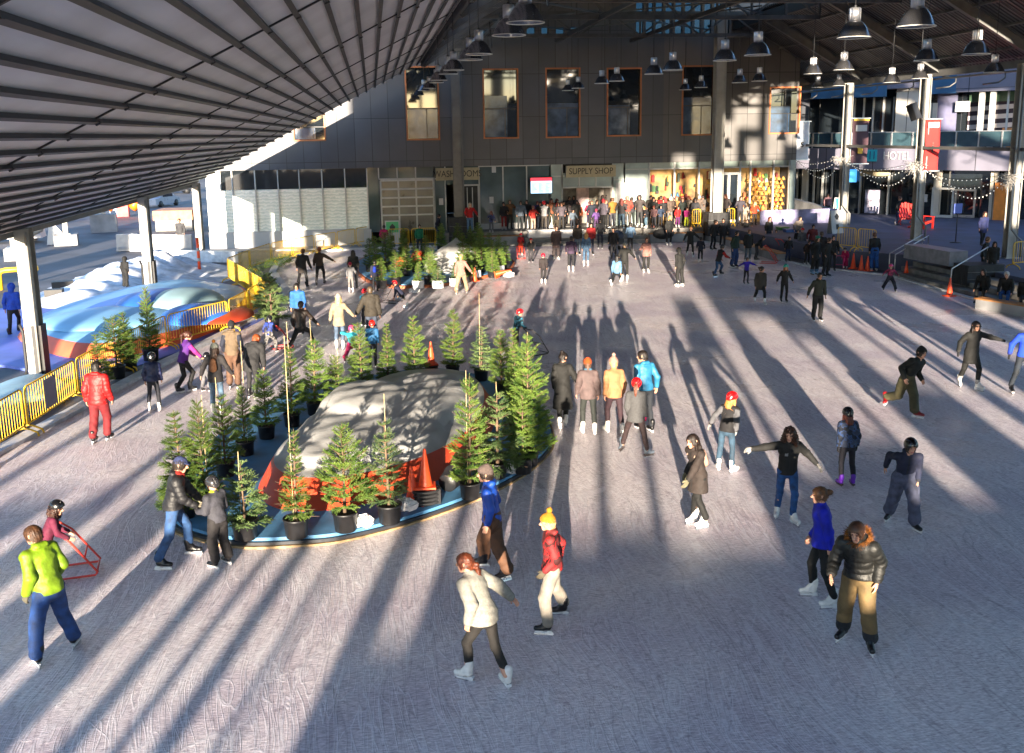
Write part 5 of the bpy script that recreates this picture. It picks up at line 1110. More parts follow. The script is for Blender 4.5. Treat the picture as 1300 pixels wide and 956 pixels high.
def car(x, y, rz_, colr, lab):
    r = empty('parked_car', g(x, y, -.03), rz_, lab, 'car'); mb = MB(); P = [(-2.2, .3), (-2.2, .85), (-1.4, .95), (-.9, 1.42), (.7, 1.45), (1.3, .98), (2.1, .85), (2.2, .3)]
    V = [(x_, s * .85, z_) for s in (-1, 1) for x_, z_ in P]; n = len(P); mb.add(V, [tuple(range(n)), tuple(range(2 * n - 1, n - 1, -1))] + [(i, n + i, n + (i + 1) % n, (i + 1) % n) for i in range(n)]); mb.obj('body', mat('car_paint' + colr, colr, .3, .2, var=.05), r)
    MB().box(-.95, .8, -.87, .87, 1.0, 1.3).obj('window', M_CARK, r)
    for sx in (-1.4, 1.4):
        for sy in (-.8, .8): MB().tube([(sx, sy - .1, .33), (sx, sy + .1, .33)], .33, 14).obj('wheel', M_RUB, r)
    return r
car(12, 308, .1, 'b8bcc8', 'silver parked car at the far left edge'); car(205, 262, 1.2, '9aa0b0', 'grey parked car far beyond the kiosk'); car(222, 246, .4, '30343c', 'dark parked car far up the street')
mb = empty('distant_building', (-62, 170, 0), 0, 'pale distant building glimpsed under the canopy edge', 'building'); MB().box(-30, 32, 0, 15, 0, 16).obj('wall', mat('distant_wall', (.36, .36, .40, 1), .8, var=.2, vscale=.1), mb)
for i in range(12): MB().box(-28 + i * 5, -25.5 + i * 5, -.1, 0, 2.5, 6).box(-28 + i * 5, -25.5 + i * 5, -.1, 0, 8.5, 12).obj('window', M_GLD, mb)
# ------------------------------------------------------------------ implicit surface modelling of figures
def surfnet(V, lo, h):
    ins = V < 0; nx, ny, nz = V.shape; c8 = []
    for i in (0, 1):
        for j in (0, 1):
            for k in (0, 1): c8.append(ins[i:nx - 1 + i, j:ny - 1 + j, k:nz - 1 + k])
    s = sum(x.astype(np.int8) for x in c8); act = (s > 0) & (s < 8); I, J, K = np.nonzero(act)
    if len(I) == 0: return np.zeros((0, 3)), np.zeros((0, 4), dtype=int)
    idx = -np.ones(act.shape, dtype=np.int64); idx[I, J, K] = np.arange(len(I)); acc = np.zeros((len(I), 3)); cnt = np.zeros(len(I))
    for ax in range(3):
        o1, o2 = [a for a in range(3) if a != ax]
        for a in (0, 1):
            for b in (0, 1):
                d = [0, 0, 0]; d[o1] = a; d[o2] = b; e = list(d); e[ax] = 1
                v0 = V[I + d[0], J + d[1], K + d[2]]; v1 = V[I + e[0], J + e[1], K + e[2]]; m = (v0 < 0) != (v1 < 0)
                t = np.where(m, v0 / np.where(m, v0 - v1, 1), 0); P = np.empty((len(I), 3)); P[:, 0] = d[0]; P[:, 1] = d[1]; P[:, 2] = d[2]; P[:, ax] = t; acc += P * m[:, None]; cnt += m
    pos = (np.stack([I, J, K], 1) + acc / cnt[:, None]) * h + lo
    Q = []
    for ax in range(3):
        o1, o2 = (ax + 1) % 3, (ax + 2) % 3; sl0 = [slice(None)] * 3; sl1 = [slice(None)] * 3; sl0[ax] = slice(0, -1); sl1[ax] = slice(1, None)
        a = ins[tuple(sl0)]; b = ins[tuple(sl1)]; E = np.argwhere(a != b); E = E[(E[:, o1] > 0) & (E[:, o2] > 0) & (E[:, o1] < act.shape[o1]) & (E[:, o2] < act.shape[o2]) & (E[:, ax] < act.shape[ax])]
        if len(E) == 0: continue
        inn = a[E[:, 0], E[:, 1], E[:, 2]]; q = []
        for d1, d2 in ((-1, -1), (0, -1), (0, 0), (-1, 0)): C_ = E.copy(); C_[:, o1] += d1; C_[:, o2] += d2; q.append(idx[C_[:, 0], C_[:, 1], C_[:, 2]])
        q = np.stack(q, 1); q = np.where(inn[:, None], q, q[:, ::-1]); Q.append(q)
    return pos, np.concatenate(Q)
class Prim:
    """tapered capsule a->b, flattened by fl along the direction fd, with optional ripple (quilting)"""
    __slots__ = ('a', 'b', 'ra', 'rb', 'fl', 'fd', 'rip', 'grp', 'sub')
    def __init__(s, a, b, ra, rb, fl=1., fd=None, rip=0., grp=0, sub=False):
        s.a = np.array(a, dtype=np.float32); s.b = np.array(b, dtype=np.float32); s.ra, s.rb, s.fl, s.rip, s.grp, s.sub = ra, rb, fl, rip, grp, sub
        s.fd = None if fd is None else np.array(fd, dtype=np.float32) / np.linalg.norm(fd)
    def box(s, m): r = max(s.ra, s.rb) + m; return np.minimum(s.a, s.b) - r, np.maximum(s.a, s.b) + r
    def dist(s, P):
        d = s.b - s.a; q = P - s.a; fl = s.fl
        if s.fd is not None and fl != 1:
            k = (q @ s.fd); q = q + (k * (1 / fl - 1))[..., None] * s.fd; kd = float(d @ s.fd); d = d + kd * (1 / fl - 1) * s.fd
        L2 = float(d @ d) + 1e-9; t = np.clip((q @ d) / L2, 0, 1); r = s.ra + (s.rb - s.ra) * t
        if s.rip: r = r + s.rip * np.abs(np.sin(t * math.sqrt(L2) * math.pi / .085)) - s.rip * .5
        return (np.sqrt(np.maximum(((q - t[..., None] * d) ** 2).sum(-1), 1e-12)) - r) * (.5 + .5 * fl)
def build(prims, h, k=.02, planes=(), wr=0., seed=0):
    adds = [p for p in prims if not p.sub]; lo = np.min([p.box(.03)[0] for p in adds], 0); hi = np.max([p.box(.03)[1] for p in adds], 0)
    n = np.ceil((hi - lo) / h).astype(int) + 2; V = np.full(tuple(n), .08, dtype=np.float32); ax = [lo[i] + h * np.arange(n[i]) for i in range(3)]
    for p in prims:
        a, b = p.box(k + .03); i0 = np.maximum(((a - lo) / h).astype(int), 0); i1 = np.minimum(((b - lo) / h).astype(int) + 2, n)
        if (i1 <= i0).any(): continue
        G = np.stack(np.meshgrid(*[ax[i][i0[i]:i1[i]] for i in range(3)], indexing='ij'), -1).astype(np.float32); sl = tuple(slice(i0[i], i1[i]) for i in range(3)); d = p.dist(G); v = V[sl]
        if p.sub: V[sl] = np.maximum(v, -d)
        else: hh = np.maximum(k - np.abs(v - d), 0) / k; V[sl] = np.minimum(v, d) - hh * hh * k * .25
    if wr or planes:
        X, Y, Z = np.meshgrid(*ax, indexing='ij')
        if wr:
            r = random.Random(seed); w = 0
            for f in (11, 17, 26, 38): w = w + np.sin(X * r.uniform(.5, 1) * f + Z * f * r.uniform(.3, .9) + r.uniform(0, 6)) * np.sin(Y * f * .7 + Z * f * r.uniform(.2, .8) + r.uniform(0, 6))
            V = V + (w * wr / 2).astype(np.float32)
        for (pp, nn) in planes: V = np.maximum(V, ((X - pp[0]) * nn[0] + (Y - pp[1]) * nn[1] + (Z - pp[2]) * nn[2]).astype(np.float32))
    return surfnet(V, lo, h)
def smoothv(P, Q, it=1):
    for _ in range(it):
        s = np.zeros_like(P); c_ = np.zeros(len(P))
        for i in range(4):
            for j in ((i + 1) % 4, (i + 3) % 4): np.add.at(s, Q[:, i], P[Q[:, j]]); np.add.at(c_, Q[:, i], 1)
        P = .5 * P + .5 * s / np.maximum(c_, 1)[:, None]
    return P
Pm = Prim
# -------- templates in the head frame (origin head centre, y forward, z up)
def head_tmpl(h):
    P = [Pm((0, -.015, .035), (0, -.02, .03), .082, .082, .92, (1, 0, 0)), Pm((0, .02, .03), (0, .015, .0), .073, .07, .95, (1, 0, 0)), Pm((0, .03, -.02), (0, .055, -.085), .055, .028), Pm((-.03, .0, -.05), (0, .05, -.088), .03, .026), Pm((.03, 0, -.05), (0, .05, -.088), .03, .026),
        Pm((0, .083, .012), (0, .112, -.026), .009, .014), Pm((-.012, .098, -.03), (.012, .098, -.03), .011, .011), Pm((-.035, .078, .03), (.035, .078, .03), .013, .013), Pm((-.02, .075, -.056), (.02, .075, -.056), .014, .014),
        Pm((-.08, -.012, -.01), (-.084, -.018, .02), .011, .015), Pm((.08, -.012, -.01), (.084, -.018, .02), .011, .015), Pm((0, -.03, -.06), (0, -.035, -.16), .052, .054)]
    P += [Pm((x, .105, .010), (x, .102, .010), .016, .016, sub=True) for x in (-.032, .032)]
    V, F = build(P, h, .016); V = smoothv(V, F, 1); C_ = V[F].mean(1); mi = np.zeros(len(F), dtype=int)
    front = C_[:, 1] > .055
    mi[front & (np.abs(np.abs(C_[:, 0]) - .032) < .014) & (np.abs(C_[:, 2] - .008) < .0075)] = 1          # eyes
    mi[front & (np.abs(C_[:, 0]) < .024) & (np.abs(C_[:, 2] + .058) < .008)] = 2                       # lips
    mi[front & (np.abs(np.abs(C_[:, 0]) - .034) < .02) & (np.abs(C_[:, 2] - .031) < .005)] = 3         # brows
    return V, F, mi
SK = [Pm((0, -.015, .035), (0, -.02, .03), .082, .082, .92, (1, 0, 0)), Pm((0, .02, .03), (0, .015, .0), .073, .07, .95, (1, 0, 0))]
def infl(d, zc=0.): return [Pm(p.a + np.array((0, 0, zc)), p.b + np.array((0, 0, zc)), p.ra + d, p.rb + d, p.fl, p.fd) for p in SK]
FACE = Pm((0, .14, -.02), (0, .105, -.13), .088, .088, sub=True); FACES = Pm((0, .15, .0), (0, .11, -.1), .075, .07, sub=True)
def hair_tmpl(kind, h):
    B = infl(.012); sc = .004; pl = []
    if kind == 'short': pr = B + [Pm((0, -.05, -.02), (0, -.05, -.05), .07, .06), FACE]; pl = [((0, 0, -.075), (0, 0, -1))]
    elif kind == 'bun': pr = B + [Pm((0, -.05, -.01), (0, -.05, -.05), .07, .05), Pm((0, -.125, .05), (0, -.14, .05), .045, .04), FACE]
    elif kind == 'topbun': pr = B + [Pm((0, -.05, -.01), (0, -.05, -.05), .07, .05), Pm((0, -.06, .13), (0, -.07, .14), .04, .035), FACE]
    elif kind == 'ponytail': pr = B + [Pm((0, -.05, -.01), (0, -.05, -.04), .07, .05), Pm((0, -.11, .06), (0, -.17, .0), .03, .035), Pm((0, -.17, .0), (0, -.16, -.22), .035, .015), FACE]
    elif kind == 'long': pr = B + [Pm((0, -.06, .0), (0, -.10, -.16), .082, .085, .75, (0, 1, 0)), Pm((0, -.11, -.16), (0, -.125, -.34), .085, .06, .5, (0, 1, 0)), Pm((-.075, .0, -.03), (-.085, .0, -.2), .03, .025), Pm((.075, .0, -.03), (.085, .0, -.2), .03, .025), FACE]; sc = .008
    elif kind == 'braid': pr = B + [Pm((0, -.05, -.01), (0, -.06, -.05), .07, .05), FACE] + [Pm((.02 + .008 * (-1) ** i, -.135 - .006 * i, -.03 - .036 * i), (.02, -.137 - .006 * i, -.055 - .036 * i), .034 - .0016 * i, .026 - .0014 * i) for i in range(10)]
    elif kind == 'curly': pr = B + [Pm((0, -.04, .02), (0, -.06, -.10), .10, .10), Pm((-.08, -.02, -.02), (-.1, -.0, -.16), .045, .05), Pm((.08, -.02, -.02), (.1, -.0, -.16), .045, .05), FACE]; sc = .014
    V, F = build(pr, h, .02, pl)
    if kind in ('long', 'ponytail', 'short', 'bun', 'topbun'): a = np.arctan2(V[:, 0], -V[:, 1] + .02); V = V + ((np.sin(a * 22 + V[:, 2] * 20) + .8 * np.sin(a * 47 - V[:, 2] * 35)) * sc * .6)[:, None] * np.stack([np.sin(a), -np.cos(a), a * 0], 1)
    else: V = V + np.sin(V[:, [2, 0, 1]] * 150) * sc * .5 + np.sin(V[:, [1, 2, 0]] * 90 + 1) * sc * .6
    r_ = np.random.RandomState(4); n_ = 700 if h < .01 else 160; i_ = r_.choice(len(V), n_); B0 = V[i_]; nn = B0 / (np.linalg.norm(B0 * [1, 1, .6], axis=1)[:, None] + 1e-6); nn[:, 2] *= .5
    dn = np.stack([r_.normal(0, .35, n_), -.25 + r_.normal(0, .35, n_), -1 + r_.normal(0, .3, n_)], 1); dn -= nn * (dn * nn).sum(1)[:, None] * .9; dn /= np.linalg.norm(dn, axis=1)[:, None]; Ls = r_.uniform(.02, .055, n_)[:, None] * (1.6 if kind in ('curly', 'long') else .8); sd = np.cross(dn, nn); sd /= np.linalg.norm(sd, axis=1)[:, None] + 1e-6
    ok = (B0 + dn * Ls)[:, 1] < .075; B0, dn, Ls, sd, nn = B0[ok], dn[ok], Ls[ok], sd[ok], nn[ok]
    a0 = B0 + nn * .003; S_ = np.stack([a0 - sd * .003, a0 + sd * .003, a0 + dn * Ls + nn * .008 + sd * .001, a0 + dn * Ls + nn * .008 - sd * .001], 1).reshape(-1, 3); F = np.concatenate([F, np.arange(len(S_)).reshape(-1, 4) + len(V)]); V = np.concatenate([V, S_])
    return V, F
def hat_tmpl(kind, h):
    if kind in ('beanie', 'pom'): V, F = build(infl(.020, .008) + [Pm((0, -.02, .10), (0, -.03, .12), .055, .04), FACES], h, .03, [((0, .06, .035), (0, .22, -1))]); V = V + (np.sin(np.arctan2(V[:, 0], V[:, 1]) * 30) * .0015)[:, None] * V
    elif kind == 'cap': V, F = build(infl(.012, .006) + [Pm((-.035, .10, .045), (.035, .10, .045), .045, .045, .18, (0, .25, 1)), Pm((-.03, .135, .035), (.03, .135, .035), .04, .04, .2, (0, .35, 1))], h, .012, [((0, .0, .028), (0, .05, -1))])
    elif kind == 'helmet':
        V, F = build(infl(.040, .012) + [Pm((-.02, -.09, .0), (.02, -.09, .0), .055, .055), FACES] + [Pm((x, -.10, .12), (x, .06, .125), .013, .013, sub=True) for x in (-.05, 0, .05)] + [Pm((x, -.13, .06), (x, -.10, .10), .012, .012, sub=True) for x in (-.045, 0, .045)], h, .02, [((0, .06, .025), (0, .30, -1))])
    elif kind == 'hood': V, F = build(infl(.036, 0) + [Pm((0, -.04, -.06), (0, -.05, -.14), .085, .09), Pm((0, .15, .0), (0, .13, -.06), .075, .07, sub=True)], h, .03)
    elif kind == 'strap': V, F = build([Pm((s * .086, .0, .03), (s * .07, .03, -.07), .008, .008) for s in (-1, 1)] + [Pm((-.07, .03, -.07), (0, .055, -.118), .008, .008), Pm((.07, .03, -.07), (0, .055, -.118), .008, .008)], h, .01)
    return V, F
def pom_tmpl():
    mb = MB(); mb.sphere((0, -.035, .185), .042, 8); r = random.Random(5); V = np.array([[x + r.uniform(-.006, .006), y + r.uniform(-.006, .006), z + r.uniform(-.006, .006)] for x, y, z in mb.V]); return V, np.array(mb.F)
def hand_tmpl(h, glove=False):
    """wrist at origin, fingers along +z, palm faces +y, thumb towards +x; fingers slightly curled"""
    e = .0035 if glove else 0; P = [Pm((-.022, 0, .03), (-.026, .002, .085), .016 + e, .014 + e), Pm((.0, 0, .03), (0, .0, .088), .017 + e, .014 + e), Pm((.02, 0, .03), (.026, .002, .083), .017 + e, .014 + e), Pm((0, 0, -.02), (0, 0, .04), .026 + e, .024 + e, .75, (0, 1, 0))]
    for x, L, cu in ((-.030, .058, .55), (-.010, .072, .45), (.010, .076, .42), (.030, .068, .38)):
        a = np.array((x, .002, .088)); d1 = np.array((x * .8, .35 * cu * 1.4, 1.)); d1 /= np.linalg.norm(d1); b = a + d1 * L * .5; d2 = np.array((x * .3, cu * 1.9, 1.)); d2 /= np.linalg.norm(d2); P += [Pm(a, b, .0088 + e, .0082 + e), Pm(b, b + d2 * L * .5, .0082 + e, .0068 + e)]
    P += [Pm((.024, .004, .03), (.046, .018, .055), .014 + e, .0115 + e), Pm((.046, .018, .055), (.053, .030, .082), .0115 + e, .0085 + e)]
    return build(P, h, .006)
def skate_tmpl(kind, h):
    """ice contact z=0, toe towards +y"""
    up = [Pm((0, .135, .098), (0, .05, .10), .040, .042), Pm((0, .07, .105), (0, -.05, .12), .042, .046), Pm((0, -.045, .12), (0, -.055, .22 if kind != 'hockey' else .235), .046, .052), Pm((0, -.05, .2), (0, -.055, .27), .05, .056), Pm((0, .03, .15), (0, -.02, .2), .035, .04)]
    if kind == 'shoe': V, F = build([Pm(p.a - np.array((0, 0, .055)), p.b - np.array((0, 0, .055)), p.ra, p.rb) for p in up], h, .02, [((0, 0, .018), (0, 0, -1))])
    else: V, F = build(up, h, .02, [((0, 0, .065), (0, 0, -1))])
    return smoothv(V, F, 1), F
_tm = {}
def TM(fn, *a):
    k = (fn.__name__,) + a
    if k not in _tm: _tm[k] = fn(*a)
    return _tm[k]
# ------------------------------------------------------------------ materials of people
SKIN = [mat('skin_light', (.52, .27, .18, 1), .5, var=.08, vscale=20), mat('skin_tan', (.38, .19, .11, 1), .5, var=.08, vscale=20), mat('skin_brown', (.17, .08, .045, 1), .5, var=.08, vscale=20)]
M_EYE = mat('eye_dark', (.02, .015, .012, 1), .2, var=0); M_LIP = mat('lips', (.42, .12, .10, 1), .45, var=0)
M_BLADE = mat('steel_blade', (.6, .6, .62, 1), .25, 1., var=.05); M_HOLD = mat('white_blade_holder', (.65, .65, .66, 1), .4, var=.05)
def cloth(h, kind=''):
    cc = c(h); lm = .3 * cc[0] + .6 * cc[1] + .1 * cc[2]; kf = 1 / (1 + 2.4 * lm); hx_ = '%02x%02x%02x' % tuple(int(round(255 * (1.055 * max(x * kf, .004) ** (1 / 2.4) - .055))) for x in cc[:3]); h = hx_
    if kind == 'camo' or kind == 'pattern':
        key = ('camo', h)
        if key in _mc: return _mc[key]
        m = mat('patterned_fabric_' + h, h, .75, var=.1); n, l, b = nodes_of(m); tc = n.new('ShaderNodeTexCoord'); z = n.new('ShaderNodeTexNoise'); z.inputs['Scale'].default_value = 11; z.inputs['Detail'].default_value = 1.5; l.new(tc.outputs['Object'], z.inputs['Vector'])
        cr = n.new('ShaderNodeValToRGB'); cr.color_ramp.interpolation = 'CONSTANT'; cr.color_ramp.elements[0].color = tuple(x * .12 for x in c(h)[:3]) + (1,); cr.color_ramp.elements[1].position = .47; cr.color_ramp.elements[1].color = c(h); e = cr.color_ramp.elements.new(.545); e.color = tuple(min(1, x * .35 + .01) for x in c(h)[:3]) + (1,)
        l.new(z.outputs['Fac'], cr.inputs[0]); l.new(cr.outputs[0], b.inputs['Base Color']); _mc[key] = m; return m
    if kind == 'denim': return mat('denim_' + h, h, .8, var=.35, vscale=9, bump=.2, bscale=60)
    if kind == 'shiny': return mat('shiny_nylon_' + h, h, .55, var=.18, vscale=6, bump=1.0, bscale=11)
    if kind == 'knit': return mat('knit_' + h, h, .9, var=.15, vscale=30, bump=.5, bscale=90)
    return mat('fabric_' + h, h, .80, var=.22, vscale=7, bump=1.0, bscale=11)
# ------------------------------------------------------------------ one person
def V3(*a): return np.array(a, dtype=float)
def nrm(v): return v / (np.linalg.norm(v) + 1e-9)
def ik(a, b, l1, l2, pole):
    d = b - a; L = min(np.linalg.norm(d), (l1 + l2) * .998); u = nrm(d); x = (l1 * l1 - l2 * l2 + L * L) / (2 * L); y = math.sqrt(max(l1 * l1 - x * x, 0)); p = pole - u * (pole @ u); return a + u * x + nrm(p) * y, a + u * L
def rotm(ax, an): return np.array(Matrix.Rotation(an, 3, Vector(ax)))
def person(px, py, H, face, label, top=('333333', ''), jl=0.0, bot=('22222a', ''), fit=.0, shoe='hockey', sc='101014', hair=('short', '3a2a1c'), hat=None, hatc='202024', gl=None, skin=0,
           lean=8, side=0, twist=0, feet=None, hands=None, head=(0, 0), hip=(0, 0), crouch=.0, fem=False, kid=False, z=0., sit=None, pack=None, scarf=None, sleeve=None, hood=False, fur=None, puff=False, loose=0., extras=None, group=None, q=None, hoodup=False, glasses=False, low=None, foot_rot=None, P=None):
    if P is None: P = g(px, py, z)
    P = Vector(P); dist = (P - CAMP).length; h = q or (.0105 if dist < 15 else .013 if dist < 20 else .017 if dist < 30 else .022 if dist < 45 else .027)
    near = dist < 27
    bs = .085 if shoe != 'shoe' else .03; S = (H - bs + .03) / 1.74; hs_ = S * (1.0 if not kid else (1 + (1.55 - H) * .45 if H < 1.55 else 1.0)); A = -R(face); ca, sa = math.cos(A), math.sin(A)
    def loc(W): d = Vector(W) - P; return V3(d.x * ca + d.y * sa, -d.x * sa + d.y * ca, d.z)
    if feet is None: F0 = [V3(-.12 * S, .03, 0), V3(.12 * S, -.03, 0)]
    elif feet[0][0] > 5 or feet[1][0] > 5: F0 = [loc(g(f[0], f[1], z) + Vector((0, 0, f[2] if len(f) > 2 else 0))) for f in feet]      # places on the layout drawing
    else: F0 = [V3(f[0] * S, f[1] * S, (f[2] if len(f) > 2 else 0) * S) for f in feet]
    ft = foot_rot or (6, -6)
    root = empty('person', P, A, label, 'person', group)
    lt, lc = .43 * S, .415 * S; ankz = bs + .055 * S; ft_ = foot_rot or (6, -6); ank = [F0[i] + V3(math.sin(R(ft_[i])) * .045 * S, -math.cos(R(ft_[i])) * .045 * S, ankz) for i in (0, 1)]
    mid = (F0[0] + F0[1]) / 2; hx, hy = mid[0] + hip[0] * S, mid[1] + hip[1] * S; hw = (.095 if fem else .09) * S
    if sit is not None: hz = sit
    else: hz = min(math.sqrt(max((lt + lc) ** 2 * .985 - (ank[i][0] - (hx + (-1, 1)[i] * hw)) ** 2 - (ank[i][1] - hy) ** 2, .05)) + ank[i][2] for i in (0, 1)) - crouch * S
    pel = V3(hx, hy, hz + .03 * S); tw = R(twist); Rb = rotm((0, 1, 0), R(side)) @ rotm((1, 0, 0), -R(lean)); rt_ = Rb @ V3(math.cos(tw), -math.sin(tw), 0); fd = Rb @ V3(math.sin(tw), math.cos(tw), 0); up_ = Rb @ V3(0, 0, 1)
    hips = [pel + V3(-hw, 0, -.03 * S), pel + V3(hw, 0, -.03 * S)]; knee = []
    for i in (0, 1): kk, an_ = ik(hips[i], ank[i], lt, lc, V3((-.12, .12)[i], 1, .15)); knee.append(kk); ank[i] = an_
    nb = pel + up_ * .52 * S; sw = (.160 if fem else .182) * S; sh = [nb - up_ * .055 * S - rt_ * sw, nb - up_ * .055 * S + rt_ * sw]
    hands = hands or ((.09, .05, -.50), (.09, .05, -.50)); elb = []; wri = []
    for i in (0, 1):
        o, f_, u_ = hands[i]; o = o * (.5 if o < .3 else .72 if o < .5 else 1); s = (-1, 1)[i]; T_ = sh[i] + rt_ * s * o * S + fd * f_ * S + up_ * u_ * S; e, w_ = ik(sh[i], T_, .275 * S, .25 * S, -fd * 1.0 - up_ * .35 + rt_ * s * .30); elb.append(e); wri.append(w_)
    hy_, hp_ = R(head[0]), R(head[1] * .55 - 2); Rh0 = rotm((0, 1, 0), R(side * .3)) @ rotm((1, 0, 0), -R(lean * .3)) @ rotm((0, 0, 1), -hy_ - tw * .5) @ rotm((1, 0, 0), -hp_)
    hc = nb + (up_ * .5 + Rh0 @ V3(0, 0, .5)) * .17 * S + Rh0 @ V3(0, .03, 0) * S; HS = hs_ * 1.05
    # ---- body
    k_ = .022 * S; G = []
    tor = [Pm(pel, pel + up_ * .16 * S, .135 * S, .115 * S, .72, fd), Pm(pel + up_ * .18 * S, pel + up_ * .36 * S, .118 * S, .135 * S, .68, fd), Pm(pel + up_ * .36 * S - rt_ * .05 * S, pel + up_ * .42 * S - rt_ * .06 * S, .1 * S, .09 * S, .8, fd), Pm(pel + up_ * .36 * S + rt_ * .05 * S, pel + up_ * .42 * S + rt_ * .06 * S, .1 * S, .09 * S, .8, fd), Pm(sh[0], sh[1], .052 * S, .052 * S), Pm(nb - up_ * .05 * S, hc - Rh0 @ V3(0, .02, .05) * HS, .058 * S, .05 * S)]
    arms = [];
    for i in (0, 1): arms += [Pm(sh[i], elb[i], .046 * S, .038 * S, grp=1), Pm(elb[i], wri[i], .038 * S, .027 * S, grp=1)]
    legs = []
    for i in (0, 1): legs += [Pm(hips[i], knee[i], .078 * S, .055 * S), Pm(knee[i] + V3(0, 0, .0), ank[i] + V3(0, .0, .02), .055 * S, .036 * S), Pm(knee[i] * .75 + ank[i] * .25 + V3(0, -.018, 0), knee[i] * .55 + ank[i] * .45 + V3(0, -.015, 0), .05 * S, .045 * S)]
    V, F = build(tor + arms + legs, h * 1.15, k_); mi = np.zeros(len(F), dtype=int)
    hv, hf, hm = TM(head_tmpl, .008 if near else .014); parts = [(V, F, mi), ((hv * HS) @ Rh0.T + hc, hf, hm)]
    hd_fr = []
    for i in (0, 1):
        zax = nrm(wri[i] - elb[i]); s = (-1, 1)[i]; yax = -rt_ * s * .8 + V3(0, 0, .0); yax = nrm(yax - zax * (yax @ zax)); xax = np.cross(yax, zax); xax = xax * 1.0
        if xax @ fd < 0 and abs(zax @ up_) > .3: xax = -xax
        hd_fr.append((np.stack([xax, yax, zax], 1), wri[i]))
        if near and not gl:
            tv, tf = TM(hand_tmpl, .0045, False); M_ = hd_fr[-1][0]; f2 = tf if np.linalg.det(M_) > 0 else tf[:, ::-1]; parts.append(((tv * S * .98) @ M_.T + wri[i], f2, np.zeros(len(f2), dtype=int)))
        elif not near: pass
    if not near: 
        hvv, hff = build([Pm(wri[i], wri[i] + nrm(wri[i] - elb[i]) * .12 * S, .03 * S, .026 * S, .7, rt_) for i in (0, 1)], .016, .01); parts.append((hvv, hff, np.zeros(len(hff), dtype=int)))
    VV = np.concatenate([p[0] for p in parts]); off = np.cumsum([0] + [len(p[0]) for p in parts[:-1]]); FF = np.concatenate([p[1] + o for p, o in zip(parts, off)]); MM = np.concatenate([p[2] for p in parts])
    M_HAIR = mat('hair_' + (hair[1] if hair else '3a2a1c'), hair[1] if hair else '3a2a1c', .5, var=.35, vscale=25)
    link('body', mesh('body', VV, FF, [SKIN[skin], M_EYE, M_LIP, M_HAIR], MM, smooth=True), root)
    # ---- trousers
    t_ = fit + (.010 if fit < .015 else .018); pr = [Pm(pel + up_ * .04 * S, pel - V3(0, 0, .04) * S, (.138 + t_) * S, (.135 + t_ * .8) * S, .76, fd)]
    for i in (0, 1): pr += [Pm(hips[i], knee[i], (.080 + t_) * S, (.055 + t_) * S), Pm(knee[i], ank[i] + V3(0, 0, .06 * S if shoe != 'shoe' else 0), (.055 + t_) * S, (.046 + t_ * 1.1) * S)]
    if fit < .01:
        for i in (0, 1): pr.append(Pm(knee[i] * .75 + ank[i] * .25 + V3(0, -.02, 0), knee[i] * .5 + ank[i] * .5 + V3(0, -.015, 0), .056 * S, .052 * S))
    V, F = build(pr, h, .015, wr=.005 + .14 * fit, seed=int(px)); 
    bm = [cloth(*bot)]; mi = None
    if low: C_ = V[F].mean(1); bm.append(SKIN[skin] if low == 'skin' else cloth(low)); mi = (C_[:, 2] < ank[0][2] + .14 * S).astype(int)
    link('trousers', mesh('trousers', V, F, bm, mi, smooth=True), root)
    # ---- jacket
    j = .030 + loose + (.016 if puff else 0); rp = .012 if puff else 0.
    pr = [Pm(pel - up_ * (.10 if jl == 0 else -.02) * S, pel + up_ * .20 * S, (.150 + j) * S, (.128 + j) * S, .76, fd, rp), Pm(pel + up_ * .20 * S, pel + up_ * .38 * S, (.128 + j) * S, (.142 + j) * S, .72, fd, rp), Pm(pel + up_ * .38 * S - rt_ * .06 * S, pel + up_ * .43 * S - rt_ * .07 * S, (.1 + j) * S, (.085 + j) * S, .85, fd), Pm(pel + up_ * .38 * S + rt_ * .06 * S, pel + up_ * .43 * S + rt_ * .07 * S, (.1 + j) * S, (.085 + j) * S, .85, fd), Pm(sh[0], sh[1], (.056 + j * .6) * S, (.056 + j * .6) * S), Pm(nb - up_ * .05 * S, nb + up_ * .025 * S, (.06 + j * .5) * S, (.058 + j * .4) * S)]
    arm0 = len(pr)
    for i in (0, 1): pr += [Pm(sh[i], elb[i], (.052 + j * .75) * S, (.043 + j * .8) * S, rip=rp * .8, grp=1), Pm(elb[i], wri[i] - nrm(wri[i] - elb[i]) * .012 * S, (.043 + j * .8) * S, (.033 + j * .6) * S, rip=rp * .8, grp=1)]
    planes = []
    if jl > 0:
        if sit is None:
            e_ = pel * .5 + (knee[0] + knee[1]) * .25; e_ = pel + V3((e_[0] - pel[0]) * .8, (e_[1] - pel[1]) * .8, 0) - V3(0, 0, jl * S); pr.append(Pm(pel, e_ - V3(0, 0, .10 * S), (.152 + j) * S, (.160 + j + jl * .10) * S, .82, fd, rp)); planes = [((0, 0, e_[2]), (0, 0, -1))]
    else: planes = [(tuple(pel - up_ * .075 * S), tuple(-up_))]
    if hood: pr += [Pm(nb - fd * .065 * S + up_ * .03 * S - rt_ * .05 * S, nb - fd * .065 * S + up_ * .03 * S + rt_ * .05 * S, .06 * S, .06 * S, .8, up_)]
    V, F = build(pr, h, .02, planes, wr=.0065 if not puff else .004, seed=int(px * 3 + py)); mats_ = [cloth(*top)]; mi = None
    if sleeve and len(F):
        C_ = V[F].mean(1).astype(np.float32); dt = np.min([p.dist(C_) for p in pr[:arm0]], 0); da = np.min([p.dist(C_) for p in pr[arm0:arm0 + 4]], 0); mi = (da < dt - .004).astype(int); mats_.append(cloth(sleeve))
